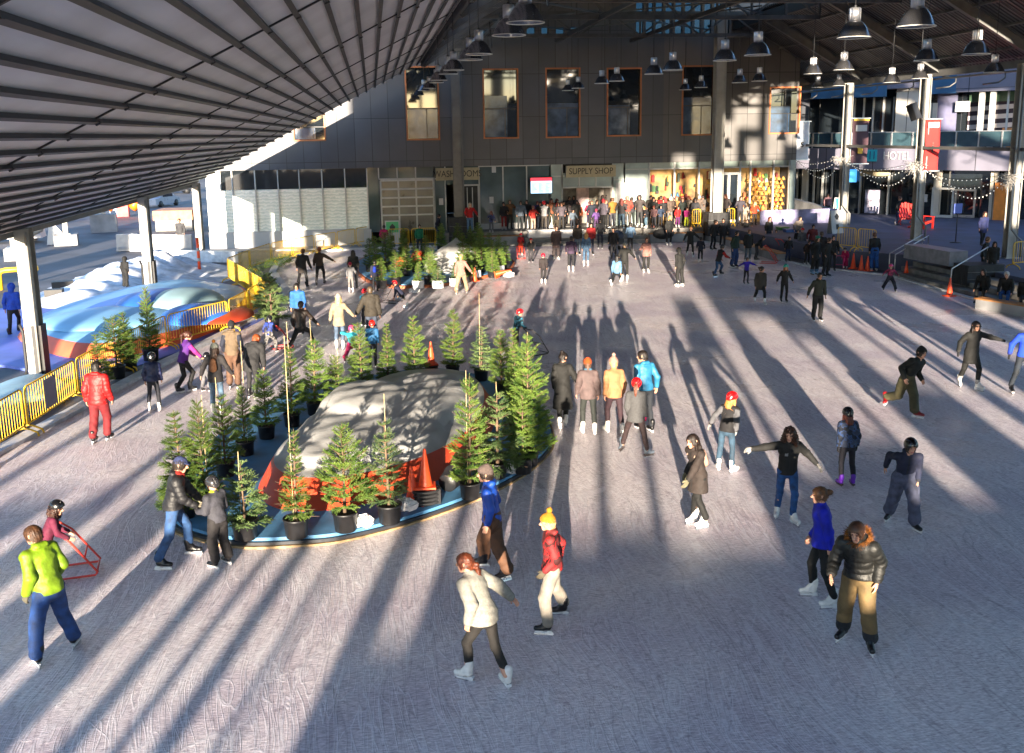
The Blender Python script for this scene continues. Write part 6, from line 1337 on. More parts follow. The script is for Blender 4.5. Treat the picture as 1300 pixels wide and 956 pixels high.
    if len(F):
        C_ = V[F].mean(1); nm_ = len(mats_); mi = np.zeros(len(F), dtype=int) if mi is None else mi; cc_ = c(top[0]); dk = '%02x%02x%02x' % tuple(int(255 * (x * .35 + .004) ** (1 / 2.2)) for x in cc_[:3]); mats_.append(cloth(dk)); w_ = np.minimum(*[np.linalg.norm(C_ - wri[i], axis=1) for i in (0, 1)]); mi[w_ < .055 * S] = nm_
        rel_ = C_ - pel; a_ = rel_ @ rt_; f_ = rel_ @ fd; u_ = rel_ @ up_
        if near and top[1] != 'knit': mi[(np.abs(a_) < .011) & (f_ > .03) & (u_ < .5 * S)] = nm_
        if extras == 'emblem': mats_.append(cloth('b0b0b4')); mi[(np.abs(a_ - .06 * S) < .03 * S) & (np.abs(u_ - .33 * S) < .03 * S) & (f_ > 0)] = nm_ + 1
        if extras == 'badge': mats_.append(cloth('d0d0d4')); e_ = sh[0] * .55 + elb[0] * .45; d_ = C_ - e_; mi[(np.linalg.norm(d_, axis=1) < .075 * S) & (d_ @ (-rt_) > .03) & (np.linalg.norm(d_ - (-rt_ * .055 + fd * .02), axis=1) < .035)] = nm_ + 1
    link('jacket', mesh('jacket', V, F, mats_, mi, smooth=True), root)
    # ---- head gear and hair
    hh = .007 if near else .013
    LEANX = [max(-.35, min(.35, math.atan2(knee[i][0] - ank[i][0], knee[i][2] - ank[i][2]) * .75)) if sit is None else 0 for i in (0, 1)]
    def put(nm, VF, m): link(nm, mesh(nm, (VF[0] * HS) @ Rh0.T + hc, VF[1], m, smooth=True), root)
    if hair and not hoodup: put('hair', TM(hair_tmpl, hair[0], hh), M_HAIR)
    hat_ = 'hood' if hoodup else hat
    if hat_:
        hm_ = {'helmet': mat('helmet_shell_' + hatc, hatc, .25, var=.05, coat=.5), 'hood': cloth(*top)}.get(hat_) or cloth(hatc, 'knit')
        put({'pom': 'beanie'}.get(hat_, hat_), TM(hat_tmpl, hat_, hh), hm_)
        if hat_ == 'pom': put('pompom', TM(pom_tmpl), cloth(fur or 'd8d0c8', 'knit'))
        if hat_ == 'helmet' and near: put('chin_strap', TM(hat_tmpl, 'strap', .006), cloth('101012'))
    if glasses: mb = MB(); mb.box(-.058, -.008, .098, .106, -.008, .024).box(.008, .058, .098, .106, -.008, .024).box(-.01, .01, .10, .106, .008, .014).box(-.085, -.058, .0, .104, .006, .014).box(.058, .085, .0, .104, .006, .014); put('sunglasses', (np.array(mb.V), np.array(mb.F)), M_EYE)
    if gl:
        for i in (0, 1):
            M_ = hd_fr[i][0]
            if near: tv, tf = TM(hand_tmpl, .005, True); f2 = tf if np.linalg.det(M_) > 0 else tf[:, ::-1]; link('glove', mesh('glove', (tv * S * 1.08) @ M_.T + wri[i], f2, cloth(gl), smooth=True), root)
            else: v, f = build([Pm(wri[i], wri[i] + nrm(wri[i] - elb[i]) * .12 * S, .038 * S, .034 * S, .75, rt_)], .015, .01); link('glove', mesh('glove', v, f, cloth(gl), smooth=True), root)
    if scarf: v, f = build([Pm(nb + up_ * .03 * S - rt_ * .03, nb + up_ * .03 * S + rt_ * .03, .07 * S, .07 * S, .8, up_), Pm(nb + up_ * .03 * S + fd * .05 * S, nb + up_ * .0 * S + fd * .08 * S, .04 * S, .04 * S)], h, .02, wr=.004); link('scarf', mesh('scarf', v, f, cloth(scarf, 'knit'), smooth=True), root)
    if fur and hood and hat != 'pom': 
        mb = MB(); r_ = random.Random(9); c0 = nb + up_ * .06 * S - fd * .03 * S
        for i in range(420):
            a = r_.uniform(.2, 2 * math.pi - .2); o = -fd * math.cos(a) * .095 + rt_ * math.sin(a) * .12 + up_ * (.05 * math.cos(a) + r_.uniform(-.03, .03)); p = c0 + o * S; d = nrm(o + np.array([r_.uniform(-.06, .06) for _ in range(3)])) * r_.uniform(.05, .085) * S; s_ = np.cross(d, up_); s_ = nrm(s_) * .008
            mb.add([p - s_, p + s_, p + d], [(0, 1, 2)]); s_ = nrm(d + up_ * .01); s_ = np.cross(s_, rt_); s_ = nrm(s_) * .008; mb.add([p - s_, p + s_, p + d], [(0, 1, 2)])
        mb.obj('fur_trim', mat('fur_' + fur, fur, .9, var=.4, vscale=30), root)
    if pack:
        c0 = pel + up_ * .30 * S - fd * .165 * S; v, f = build([Pm(c0 - up_ * .09 * S, c0 + up_ * .08 * S, .105 * S, .085 * S, .6, fd), Pm(c0 - up_ * .07 * S - fd * .05 * S, c0 - up_ * .03 * S - fd * .05 * S, .06 * S, .055 * S, .6, fd)], h, .02); bp = link('backpack', mesh('backpack', v, f, cloth(pack), smooth=True), root)
        for s in (-1, 1): v, f = build([Pm(c0 + up_ * .10 * S + rt_ * s * .05 * S, nb + rt_ * s * .09 * S + up_ * .0, .014 * S, .014 * S), Pm(nb + rt_ * s * .09 * S, nb + rt_ * s * .1 * S + fd * .11 * S - up_ * .09 * S, .014 * S, .014 * S)], .01, .005); link('strap', mesh('strap', v, f, cloth(pack)), bp)
    # ---- skates or shoes
    sv, sf = TM(skate_tmpl, 'shoe' if shoe == 'shoe' else shoe, .010 if near else .015)
    for i in (0, 1):
        a_ = R(ft[i]); toe = knee[i] - ank[i]; pz = F0[i][2]; nm = 'shoe' if shoe == 'shoe' else 'skate'; o = link(nm, mesh(nm, sv.copy(), sf, mat('boot_leather_' + sc, sc, .35, var=.1, vscale=10), smooth=True), root, tuple(F0[i]), (R(-35) if pz > .1 else 0, LEANX[i], a_)); o.scale = (S,) * 3
        if shoe != 'shoe':
            mb = MB(); mb.box(-.002, .002, -.125, .165, .0, .022); b = mb.me('blade', M_BLADE); link('blade', b, o)
            mb = MB(); mb.box(-.022, .022, -.1, -.03, .05, .068).box(-.03, .03, .03, .15, .05, .068).box(-.006, .006, -.12, .16, .018, .05) if shoe == 'hockey' else mb.box(-.032, .032, -.105, -.03, .045, .085).box(-.035, .035, .02, .15, .055, .068).box(-.004, .004, -.1, .14, .018, .055)
            link('sole', mb.me('sole', M_HOLD if shoe == 'hockey' else (M_HOLD if sc > 'a' else mat('dark_sole', (.05, .04, .04, 1), .5))), o)
            mb = MB()
            for k in range(5): mb.bar((-.022, .06 - .022 * k, .148 + .022 * k), (.022, .055 - .022 * k, .152 + .022 * k), .006)
            if near: link('laces', mb.me('laces', mat('lace', (.7, .7, .7, 1) if sc < '9' else (.5, .5, .5, 1), .6, var=0)), o)
    return root
# ------------------------------------------------------------------ the people, nearest first
PE = person; W = dict(shoe='figure', sc='d8d6d2'); K = dict(shoe='hockey', sc='101014')
PE(70, 838, 1.80, -55, 'man in bright lime green jacket and blue jeans skating off at the lower left', top=('88ac10', 'shiny'), bot=('1c3f78', 'denim'), fit=.022, feet=[(46, 846), (97, 820)], lean=14, hair=('short', '4a2f1c'), gl='5a5648', hands=[(.12, .12, -.46), (.15, .18, -.42)], hood=True, head=(-12, 8), foot_rot=(-20, -60), loose=.012, jl=.06, **K)
PE(66, 742, 1.32, 75, 'child in maroon jacket and black helmet pushing a red skating aid', top=('5c1030', ''), bot=('241a2a', ''), feet=[(58, 735), (72, 748)], lean=22, hair=('curly', '3a1f14'), hat='helmet', hatc='0c0c0e', hands=[(.0, .38, -.28), (.0, .40, -.28)], kid=True, head=(20, 10), **K)
PE(226, 716, 1.78, 82, 'man in navy cap, black quilted jacket and blue jeans holding a child by the hand', top=('17171b', 'shiny'), puff=True, bot=('34588a', 'denim'), fit=.012, feet=[(244, 704), (206, 724)], lean=12, hat='cap', hatc='34406c', hair=('short', '2a2018'), hands=[(.02, .38, -.36), (.0, .34, -.36)], gl='8a8270', head=(8, 18), scarf='8c1c14', jl=.02, foot_rot=(-10, -20), hood=True, **K)
PE(282, 719, 1.42, -52, 'child in dark snow overalls and matt grey helmet facing the man in the navy cap', top=('34343c', ''), bot=('1d1a1c', ''), fit=.03, feet=[(272, 722), (289, 716)], lean=4, hat='helmet', hatc='2a292c', hair=None, hands=[(.0, .30, -.30), (.0, .26, -.28)], gl='222026', kid=True, scarf='b4c024', loose=.02, jl=.05, fem=False, **K)
PE(131, 560, 1.82, 12, 'person in scarlet quilted jacket and dark red trousers seen from behind on the left', top=('b80c12', 'shiny'), puff=True, bot=('6a0a18', ''), fit=.02, feet=[(120, 563), (139, 559)], lean=5, hair=('short', '17110e'), hands=[(.14, .0, -.50), (.2, .05, -.48)], hood=True, jl=.12, head=(0, 6), **K)
PE(197, 521, 1.42, 5, 'child in navy jacket and black helmet with white skates seen from behind on the left', top=('121c40', 'shiny'), puff=True, bot=('12141f', ''), feet=[(190, 522), (204, 522)], hat='helmet', hatc='0e0f14', hair=('short', '17110e'), kid=True, hands=[(.1, 0, -.5), (.16, .05, -.46)], jl=.04, **W)
PE(237, 497, 1.72, 52, 'woman in purple and magenta jacket and black leggings leading a small child', top=('4a1470', ''), sleeve='a02c84', bot=('0c0c10', ''), fem=True, feet=[(228, 500), (243, 497)], lean=16, hair=('ponytail', '3c1c14'), hands=[(.0, .42, -.30), (.05, .45, -.32)], crouch=.05, head=(10, 10), foot_rot=(0, 0), shoe='hockey', sc='26282c')
PE(262, 497, 1.0, 40, 'small child in grey snowsuit between the purple woman and the white bobble hat', top=('3c4050', ''), bot=('6a6a70', ''), fit=.02, hat='helmet', hatc='14141a', hair=None, kid=True, feet=[(-.12, -.1), (.14, .12)], lean=12, hands=[(.5, .3, -.1), (.1, .0, -.5)], **K)
PE(277, 527, 1.74, 8, 'woman in white bobble hat and dark coat with a brown backpack seen from behind', top=('221f22', ''), bot=('5c7894', 'denim'), fem=True, hat='pom', hatc='c8ccc0', fur='b87018', hair=('long', '3a2418'), pack='5e3a20', hands=[(.3, .08, -.44), (.35, .08, -.42)], jl=.14, low='c8d4e0', **W)
PE(298, 493, 1.80, 6, 'person in tan and navy jacket with black beanie and brown trousers seen from behind', top=('6a5844', ''), sleeve='1a1f30', bot=('5a4030', ''), fit=.02, hat='beanie', hatc='14141a', hair=('short', '1c1512'), jl=.08, hood=True, hands=[(.1, .1, -.46), (.12, .15, -.42)], **K)
PE(322, 506, 1.70, 20, 'stooping person with auburn hair in a wide charcoal coat behind the back row of spruces', top=('222225', ''), bot=('1c1c20', ''), hair=('short', '8a4420'), lean=32, jl=.22, loose=.04, hands=[(.1, .25, -.45), (.1, .3, -.45)], head=(20, 18), hood=True, **K)
PE(344, 449, 1.18, 20, 'small child in blue and white jacket and black helmet by the yellow barriers', top=('2240a0', 'pattern'), bot=('a8a4a4', 'pattern'), fit=.02, hat='helmet', hatc='101014', hair=None, kid=True, feet=[(335, 450), (352, 447)], hands=[(.3, .2, -.4), (.2, .3, -.35)], **K)
PE(384, 446, 1.80, 18, 'man in black leather jacket and black trousers striding away', top=('1e130c', 'shiny'), bot=('08080a', ''), hair=('short', '1a1210'), feet=[(367, 449), (399, 440)], lean=10, hands=[(.2, .15, -.44), (.5, -.12, -.42)], head=(-10, 0), **K)
PE(381, 425, 1.78, 188, 'man in blue jacket facing the camera behind the leather jacket', top=('2462a8', ''), bot=('16161c', ''), hair=('short', '120e0c'), skin=1, hands=[(.1, .02, -.52), (.12, .02, -.52)], head=(0, 12), hood=True, jl=.06, **K)
PE(432, 443, 1.72, 8, 'woman in cream coat and white hat holding a child by the hand', top=('b8a488', ''), bot=('4a5c74', 'denim'), fem=True, hat='beanie', hatc='d8d2c6', hair=('long', 'b89868'), hands=[(.25, -.02, -.5), (.45, .12, -.38)], jl=.22, gl='1a1a1e', low='c8ccd2', **W)
PE(447, 458, 1.22, 12, 'child in turquoise jacket, pink helmet and magenta trousers between two adults', top=('1c98b0', ''), bot=('98104c', ''), fit=.025, hat='helmet', hatc='d04070', hair=None, kid=True, feet=[(438, 460), (456, 452)], hands=[(.2, .1, .1), (.15, .1, .15)], sc='7a2a5a', shoe='hockey')
PE(473, 437, 1.86, -5, 'big man in olive brown jacket seen from behind beside the pink helmet', top=('2c261e', ''), bot=('3a4254', 'denim'), hair=('short', '4a3a2a'), hands=[(.35, .05, -.46), (.15, .0, -.52)], jl=.10, hood=True, loose=.03, lean=10, **K)
PE(462, 414, 1.30, 40, 'child in cyan jacket and red helmet leaning sideways', top=('0e94c0', ''), bot=('34343c', ''), hat='helmet', hatc='c8101c', hair=None, kid=True, lean=26, side=-10, hands=[(.1, .3, -.4), (.1, .2, -.5)], **K)
PE(384, 364, 1.84, 12, 'man in long dark coat skating away near the curved barriers', top=('1f1916', ''), bot=('16161a', ''), hair=('short', '5a3620'), hands=[(.1, .0, -.5), (.3, .0, -.46)], jl=.26, feet=[(379, 363), (391, 366)], side=4, **K)
PE(408, 362, 1.80, 8, 'woman in brown jacket, black leggings and white socks skating away', top=('3c2c24', ''), bot=('121216', ''), fem=True, hair=('bun', '8a4a24'), hands=[(.2, .05, -.48), (.6, .1, -.36)], feet=[(402, 363), (412, 360)], jl=.04, low='d8d6d4', sc='2a2a30', shoe='figure')
PE(450, 368, 1.72, 4, 'woman with dark shawl and black skates in front of the spruces', top=('1c1a14', 'pattern'), bot=('16181e', ''), fem=True, hair=('long', '2a1c10'), jl=.1, hands=[(.1, .1, -.45), (.1, .1, -.48)], **K)
PE(446, 371, 1.25, 2, 'child in grey trousers and pink scarf beside the woman in the dark shawl', top=('6c6c70', ''), bot=('8a8684', ''), kid=True, hat='beanie', hatc='b02040', hair=None, hands=[(.1, .0, -.5), (.25, .1, -.3)], **W)
PE(477, 371, 1.35, 6, 'child in navy with a bright blue backpack by the far island', top=('10142e', ''), bot=('12141c', ''), kid=True, hair=('short', '14100e'), pack='1a3cc0', **K)
PE(512, 386, 1.36, -60, 'child in red helmet and navy top leaning on a black skating aid', top=('1c2038', ''), bot=('0a0a0e', ''), kid=True, hat='helmet', hatc='c8141c', hair=None, lean=38, feet=[(506, 380), (515, 391)], hands=[(.1, .35, -.35), (.1, .35, -.35)], **W)
PE(586, 372, 1.68, 6, 'person in pink checked coat and beige trousers beside the far island', top=('d08c80', 'knit'), bot=('b89c80', ''), fit=.02, fem=True, hair=('short', 'b08a58'), jl=.12, hands=[(.2, .0, -.48), (.4, .1, -.42)], feet=[(579, 374), (593, 372)], sc='b8a084', shoe='hockey')
PE(488, 322, 1.60, 20, 'person in hot pink jacket behind the far island spruces', top=('b0105c', ''), bot=('8a8c98', ''), hair=('short', '201418'), hands=[(.1, .2, -.4), (.1, .2, -.4)], **K)
PE(533, 322, 1.65, 170, 'person in emerald green jacket behind the far island spruces', top=('0c7a58', ''), bot=('18202c', ''), hair=('short', '141010'), **K)
PE(655, 449, 1.34, 60, 'child in teal jacket and red helmet pushing a skating aid behind the spruces', top=('2a7a98', 'pattern'), bot=('24242c', ''), kid=True, hat='helmet', hatc='c01018', hair=None, lean=20, hands=[(.0, .36, -.3), (.0, .36, -.3)], **K)
PE(474, 466, 1.32, 10, 'child in red helmet and blue jacket just behind the back row of spruces', top=('1c5c8c', ''), bot=('1c1c24', ''), kid=True, hat='helmet', hatc='c81a10', hair=None, **K)
# the group in the middle
PE(714, 545, 1.74, 12, 'woman in long black coat at the left of the row of four holding hands', top=('060608', ''), bot=('0a0a0c', ''), fem=True, hair=('topbun', '1a1210'), jl=.52, hands=[(.05, .08, -.48), (.30, .15, -.40)], feet=[(711, 545), (718, 541)], scarf='141210', head=(35, 12), loose=.01, **W)
PE(747, 551, 1.70, 2, 'person in taupe jacket and orange beanie in the row of four', top=('5c4c4c', ''), bot=('242826', ''), fem=True, hat='beanie', hatc='b8480c', hair=('short', '4a3020'), feet=[(739, 550), (755, 552)], hands=[(.22, .05, -.46), (.16, .02, -.50)], scarf='44708c', jl=.13, loose=.012, **W)
PE(780, 550, 1.74, -3, 'person in peach jacket and pink bobble hat in the row of four', top=('c88a5c', ''), bot=('2c1820', ''), fem=True, hat='pom', hatc='d89c8c', fur='e0b0a0', hair=('short', 'b08a60'), feet=[(770, 549), (790, 553)], hands=[(.14, .02, -.5), (.12, .05, -.48)], jl=.10, foot_rot=(10, -10), **W)
PE(820, 547, 1.84, -18, 'tall person in two tone blue jacket behind the girl in the red helmet', top=('2c7ca8', 'shiny'), bot=('20242c', ''), hair=('short', '1a1210'), hands=[(.1, .08, -.48), (.2, .0, -.48)], jl=.04, hood=True, head=(-40, 5), feet=[(812, 546), (826, 549)], **K)
PE(808, 579, 1.62, 22, 'girl in grey coat, red helmet and pink gloves striding to the right', top=('4c4c4e', 'knit'), bot=('2c1e20', ''), fem=True, hat='helmet', hatc='c80c14', hair=('ponytail', '5c2a14'), feet=[(790, 579, .12), (823, 580)], hands=[(.05, .1, -.48), (.12, .1, -.48)], gl='c01c5c', jl=.16, foot_rot=(30, -50), shoe='figure', sc='5a6470')
PE(886, 667, 1.68, -112, 'woman in long taupe coat with cream backpack stepping left', top=('2c2320', ''), bot=('0c0a0c', ''), fem=True, hair=('long', '1c100c'), feet=[(878, 664), (893, 671)], pack='c8a08c', jl=.30, hands=[(.12, .42, -.34), (.06, .12, -.42)], gl='8a8468', head=(-6, 12), lean=12, hood=True, low=None, **W)
PE(920, 598, 1.56, 35, 'girl in red helmet with long blond hair, black top and jeans', top=('121014', ''), sleeve='5a5a60', bot=('2c4458', 'denim'), fem=True, hat='helmet', hatc='d00c10', hair=('long', 'b4763a'), feet=[(911, 597), (931, 600)], hands=[(.3, -.05, -.42), (.1, .05, -.46)], gl='d0ccc8', lean=14, side=4, head=(30, 5), foot_rot=(30, -30), **W)
PE(998, 661, 1.72, 190, 'woman in black hoodie and blue jeans with both arms stretched out', extras='emblem', top=('08080a', ''), bot=('1c4c84', 'denim'), fem=True, hair=('curly', '3c2010'), feet=[(1008, 666), (986, 657)], hands=[(.46, .05, -.34), (.55, .12, -.02)], gl='b0aca8', hood=True, head=(20, 22), foot_rot=(20, -20), **W)
PE(1073, 616, 1.46, 2, 'girl in dark blue patterned jacket, black helmet and purple skates seen from behind', top=('28406c', 'pattern'), puff=True, bot=('10101c', ''), fem=True, kid=True, hat='helmet', hatc='0a0a0c', hair=('long', '5c2414'), feet=[(1066, 617), (1082, 617)], hands=[(.14, .0, -.5), (.1, .02, -.5)], gl='14141c', jl=.05, shoe='figure', sc='5c24a0')
PE(1143, 668, 1.66, 196, 'boy in navy jacket, black helmet and loose grey violet trousers', top=('161c34', ''), bot=('50546c', 'denim'), fit=.04, hat='helmet', hatc='0a0a0a', hair=('short', '2a1c14'), feet=[(1162, 675), (1127, 661)], hands=[(.04, .12, -.46), (.25, -.18, -.40)], lean=22, hood=True, head=(-8, 10), foot_rot=(25, -30), sc='0c0c10', shoe='hockey')
PE(1040, 768, 1.72, -78, 'woman in bright blue fleece and black trousers skating left', top=('0c1cb0', ''), bot=('08080a', ''), fem=True, hair=('bun', '5c3c20'), feet=[(1054, 773), (1028, 757)], hands=[(.05, -.05, -.52), (.05, .12, -.46)], jl=.08, head=(0, -2), foot_rot=(10, 0), lean=5, loose=.012, **W)
PE(1086, 820, 1.84, 222, 'man in black quilted jacket with brown fur hood and khaki trousers looking down', extras='badge', top=('121210', 'shiny'), puff=True, bot=('76603c', ''), fit=.025, hair=('short', '4a2c18'), feet=[(1105, 829), (1068, 812)], hands=[(.1, .08, -.46), (.12, .34, -.26)], lean=20, hood=True, fur='8a5420', head=(0, 26), jl=.03, low='1a1e24', foot_rot=(25, -10), **K)
PE(626, 727, 1.80, -74, 'man in royal blue jacket, grey beanie and brown trousers beside the spruces', top=('0c48b4', 'shiny'), bot=('5c3c28', ''), fit=.028, hat='beanie', hatc='5a4c48', hair=('short', '2a1c14'), feet=[(612, 719), (641, 738)], hands=[(.08, .05, -.50), (.06, .1, -.46)], hood=True, lean=6, head=(-6, 0), foot_rot=(0, 40), jl=.04, **K)
PE(697, 794, 1.62, -82, 'boy in red and black patterned jacket and yellow bobble hat', top=('a80c14', 'pattern'), bot=('a8a094', ''), fit=.02, hat='pom', hatc='d08c10', fur='d89818', hair=('short', 'c8a070'), feet=[(692, 806), (712, 780)], hands=[(.12, .12, -.44), (.1, -.1, -.46)], hood=True, gl='504838', loose=.012, lean=4, jl=.05, head=(0, 4), foot_rot=(-5, 5), **K)
PE(614, 868, 1.72, -48, 'woman in cream sweatshirt and dark leggings with a long brown plait at the bottom edge', top=('b0aca2', 'knit'), bot=('1c1917', ''), fem=True, hair=('braid', '5c2a14'), feet=[(592, 864), (642, 872)], hands=[(.12, .10, -.46), (.35, -.16, -.42)], lean=24, head=(-18, 2), jl=.08, loose=.02, low='skin', foot_rot=(10, -30), **W)
PE(1147, 525, 1.84, 160, 'man in black beanie, dark jacket and khaki trousers lunging on red skates', top=('0e100c', ''), bot=('4c4830', ''), fit=.028, hat='beanie', hatc='08080a', hair=('short', '2a1c14'), feet=[(1163, 531), (1125, 517, .05)], hands=[(.05, .22, -.34), (.1, .12, -.40)], lean=22, side=-12, head=(0, 0), hip=(-.12, .0), foot_rot=(20, -60), shoe='hockey', sc='7c0c14')
PE(1230, 494, 1.82, 182, 'woman in sunglasses and black coat holding out one hand', top=('08080a', ''), bot=('0a0a0c', ''), fem=True, hair=('long', '1c100c'), feet=[(1242, 496), (1218, 490)], hands=[(.58, .08, -.16), (.3, .05, -.42)], jl=.28, glasses=True, gl='141418', foot_rot=(20, -20), low='c8c4c4', **W)
PE(1296, 498, 1.84, 190, 'person in bright blue jacket cut off by the right edge', top=('0e3cc0', ''), bot=('141c28', 'denim'), hair=('short', '2a1c14'), feet=[(1310, 500), (1283, 499)], hands=[(.1, .02, -.5), (.3, .08, -.42)], gl='101014', jl=.05, **K)
PE(1037, 408, 1.72, 184, 'man in grey green jacket facing the camera on the right half of the ice', top=('24281f', ''), bot=('0c0c10', ''), hair=('short', '120e0c'), skin=1, hands=[(.16, .04, -.5), (.3, .06, -.46)], fit=.015, jl=.04, hood=True, **K)
PE(995, 384, 1.46, 186, 'girl in turquoise helmet and black jacket', top=('100e10', ''), bot=('0c0c10', ''), fem=True, kid=True, hat='helmet', hatc='18a08c', hair=('long', '7a4420'), hands=[(.3, .05, -.42), (.3, .05, -.42)], **K)
PE(965, 385, 1.64, 192, 'woman in grey coat looking to the right', top=('34302c', 'knit'), bot=('0c0c10', ''), fem=True, hair=('bun', '1a1210'), jl=.2, head=(-55, 5), feet=[(971, 388), (958, 383)], **W)
PE(947, 361, 1.16, 178, 'small child in violet jacket with arms out', top=('30149c', ''), bot=('14141c', ''), kid=True, hair=('short', '14100e'), hands=[(.5, .05, -.2), (.5, .05, -.25)], **K)
PE(1130, 370, 1.16, 200, 'small child in pink patterned snow jacket near the right steps', top=('b02060', 'pattern'), bot=('101424', ''), fit=.03, kid=True, hat='helmet', hatc='c03070', hair=None, hands=[(.4, .1, -.3), (.4, .1, -.3)], feet=[(1137, 371), (1121, 369)], **K)
PE(863, 364, 1.66, -22, 'person in black hooded coat skating away in the middle distance', top=('08080a', ''), bot=('0a0a0e', ''), fit=.015, hoodup=True, jl=.16, hair=('short', '14100e'), **W)
PE(876, 326, 1.68, 30, 'woman in black coat and white skates by the right wrapped column base', top=('0a0a0c', ''), bot=('08080c', ''), fem=True, hair=('short', '6a4424'), hands=[(.3, .0, -.44), (.5, .1, -.4)], feet=[(872, 325), (880, 327)], jl=.18, lean=10, **W)
PE(849, 312, 1.78, 172, 'blond woman in black jacket and white skates at the end of the steps', top=('0a0a0c', ''), bot=('101018', ''), fem=True, hair=('long', 'a8804c'), jl=.2, **W)
PE(911, 351, 1.66, 75, 'person in red vest and dark cap leaning forward', top=('0e0e12', ''), sleeve='b01c10', bot=('2c4c74', 'denim'), hat='cap', hatc='14182c', hair=('short', '1a1210'), lean=18, hands=[(.1, .3, -.35), (.1, .45, -.2)], feet=[(908, 352), (915, 349)], **K)
PE(932, 340, 1.80, 150, 'man in dark green jacket and blue jeans', top=('14281a', ''), bot=('1c3464', 'denim'), fit=.02, hair=('short', '1c1410'), jl=.06, **K)
PE(949, 334, 1.70, 175, 'person in black coat with teal scarf and grey jeans', top=('0a0a0c', ''), bot=('4c5864', 'denim'), hair=('short', '6a4a30'), scarf='2c5c6c', jl=.2, **W)
PE(960, 331, 1.40, 120, 'bending person pushing a dark red skating aid', top=('08080c', ''), bot=('34383c', ''), hair=('short', '1a1210'), lean=42, hands=[(.1, .35, -.35), (.1, .35, -.35)], **K)
PE(975, 314, 1.74, 175, 'woman in open black jacket over a white shirt', top=('0a0a0c', ''), bot=('0c1428', ''), fem=True, hair=('long', '5c2c1c'), jl=.02, scarf='c0c0c0', **K)
PE(1017, 325, 1.46, 190, 'child in red helmet, grey top and pale jeans by the far bench', top=('5c6068', ''), bot=('5c7098', 'denim'), kid=True, hat='helmet', hatc='c81420', hair=None, **W)
PE(1034, 349, 1.78, 160, 'tall person in black coat and teal hat in the cluster at the right', top=('0a0809', ''), bot=('14100e', ''), fit=.02, hat='beanie', hatc='0c7868', hair=('long', '2a1c14'), jl=.24, low='5c84a8', shoe='figure', sc='8cb0cc')
PE(1048, 352, 1.80, 150, 'tall person in black jacket and black trousers in the cluster at the right', top=('060608', ''), bot=('08080a', ''), fit=.01, hair=('short', '14100e'), jl=.04, hands=[(.2, .2, -.35), (.2, .1, -.4)], **K)
PE(1042, 340, 1.74, 10, 'person in dark brown coat behind the two tall people at the right', top=('1c100c', ''), bot=('0a0a0e', ''), hair=('short', '3a2a20'), jl=.1, **K)
PE(1073, 341, 1.12, 215, 'small child in hot pink snowsuit bending over', top=('c0105c', ''), bot=('b8105c', ''), fit=.03, kid=True, hat='helmet', hatc='1a1a20', hair=None, lean=48, hands=[(.1, .35, -.35), (.1, .35, -.35)], **W)
PE(1109, 344, 1.80, 5, 'person in black top and bright blue jeans standing near the right steps', top=('0a0a0e', ''), bot=('1c549c', 'denim'), fit=.02, hair=('short', '5c3420'), **W)
PE(1012, 322, 1.3, 200, 'child in black behind the red helmet at the far bench', top=('121216', ''), bot=('14141a', ''), kid=True, hair=('short', '1a1210'), **W)
# by the steps
PE(706, 330, 1.80, 178, 'man in long mauve brown coat skating towards the camera', top=('3c2c2c', ''), bot=('2c2426', ''), fit=.02, hair=('short', '2a1c18'), jl=.34, hands=[(.1, .1, -.45), (.1, .05, -.48)], **W)
PE(690, 360, 1.30, 4, 'child in dark clothes and red helmet seen from behind by the far island', top=('20181a', ''), bot=('181418', ''), kid=True, hat='helmet', hatc='c8102c', hair=None, **W)
PE(661, 324, 1.18, 178, 'child in red jacket and orange trousers with a skating aid by the steps', top=('b81018', ''), bot=('b8360c', ''), fit=.02, kid=True, hat='helmet', hatc='c8101c', hair=None, hands=[(.1, .3, -.35), (.1, .3, -.35)], lean=14, **W)
PE(674, 333, 1.30, 185, 'child in grey snowsuit and red helmet leaning forward by the steps', top=('2c2c30', 'pattern'), bot=('2a2a2e', ''), kid=True, hat='helmet', hatc='b81018', hair=None, lean=30, **K)
PE(733, 324, 1.74, 182, 'man in dark olive jacket and faded jeans at the foot of the steps', top=('221c14', ''), bot=('5c6c7c', 'denim'), hair=('short', '1a1210'), **K)
PE(744, 338, 1.68, 20, 'blond person in denim jacket and jeans with white skates', top=('4c6c8c', 'denim'), bot=('3c5874', 'denim'), fem=True, hair=('long', 'a87c44'), **W)
PE(750, 324, 1.76, 185, 'man in red and black jacket at the foot of the steps', top=('8c0c14', ''), bot=('14182c', ''), hair=('short', '14100e'), **K)
PE(783, 360, 1.66, 30, 'woman in light blue top with long black hair, black trousers', top=('6c9cc8', 'denim'), bot=('060608', ''), fem=True, hair=('long', '08080a'), lean=8, feet=[(777, 363), (788, 358)], **W)
PE(793, 357, 1.72, 10, 'person in black with a cream scarf beside the woman in light blue', top=('08080a', ''), bot=('08080a', ''), hair=('short', 'b8a07c'), hat='beanie', hatc='b8b4ac', hands=[(.2, .1, -.4), (.4, .05, -.35)], **W)
PE(820, 347, 1.70, 186, 'woman in dusty pink coat and black leggings facing the camera', top=('a8746c', ''), bot=('0a080a', ''), fem=True, hair=('short', '5c3420'), jl=.14, hands=[(.1, .1, -.45), (.1, .28, -.1)], **W)
PE(800, 322, 1.70, 20, 'person in pale blue jacket behind the pushchair', top=('7c9cc0', ''), bot=('121218', ''), hair=('short', '1c1410'), lean=16, hands=[(.1, .35, -.3), (.1, .35, -.3)], **K)
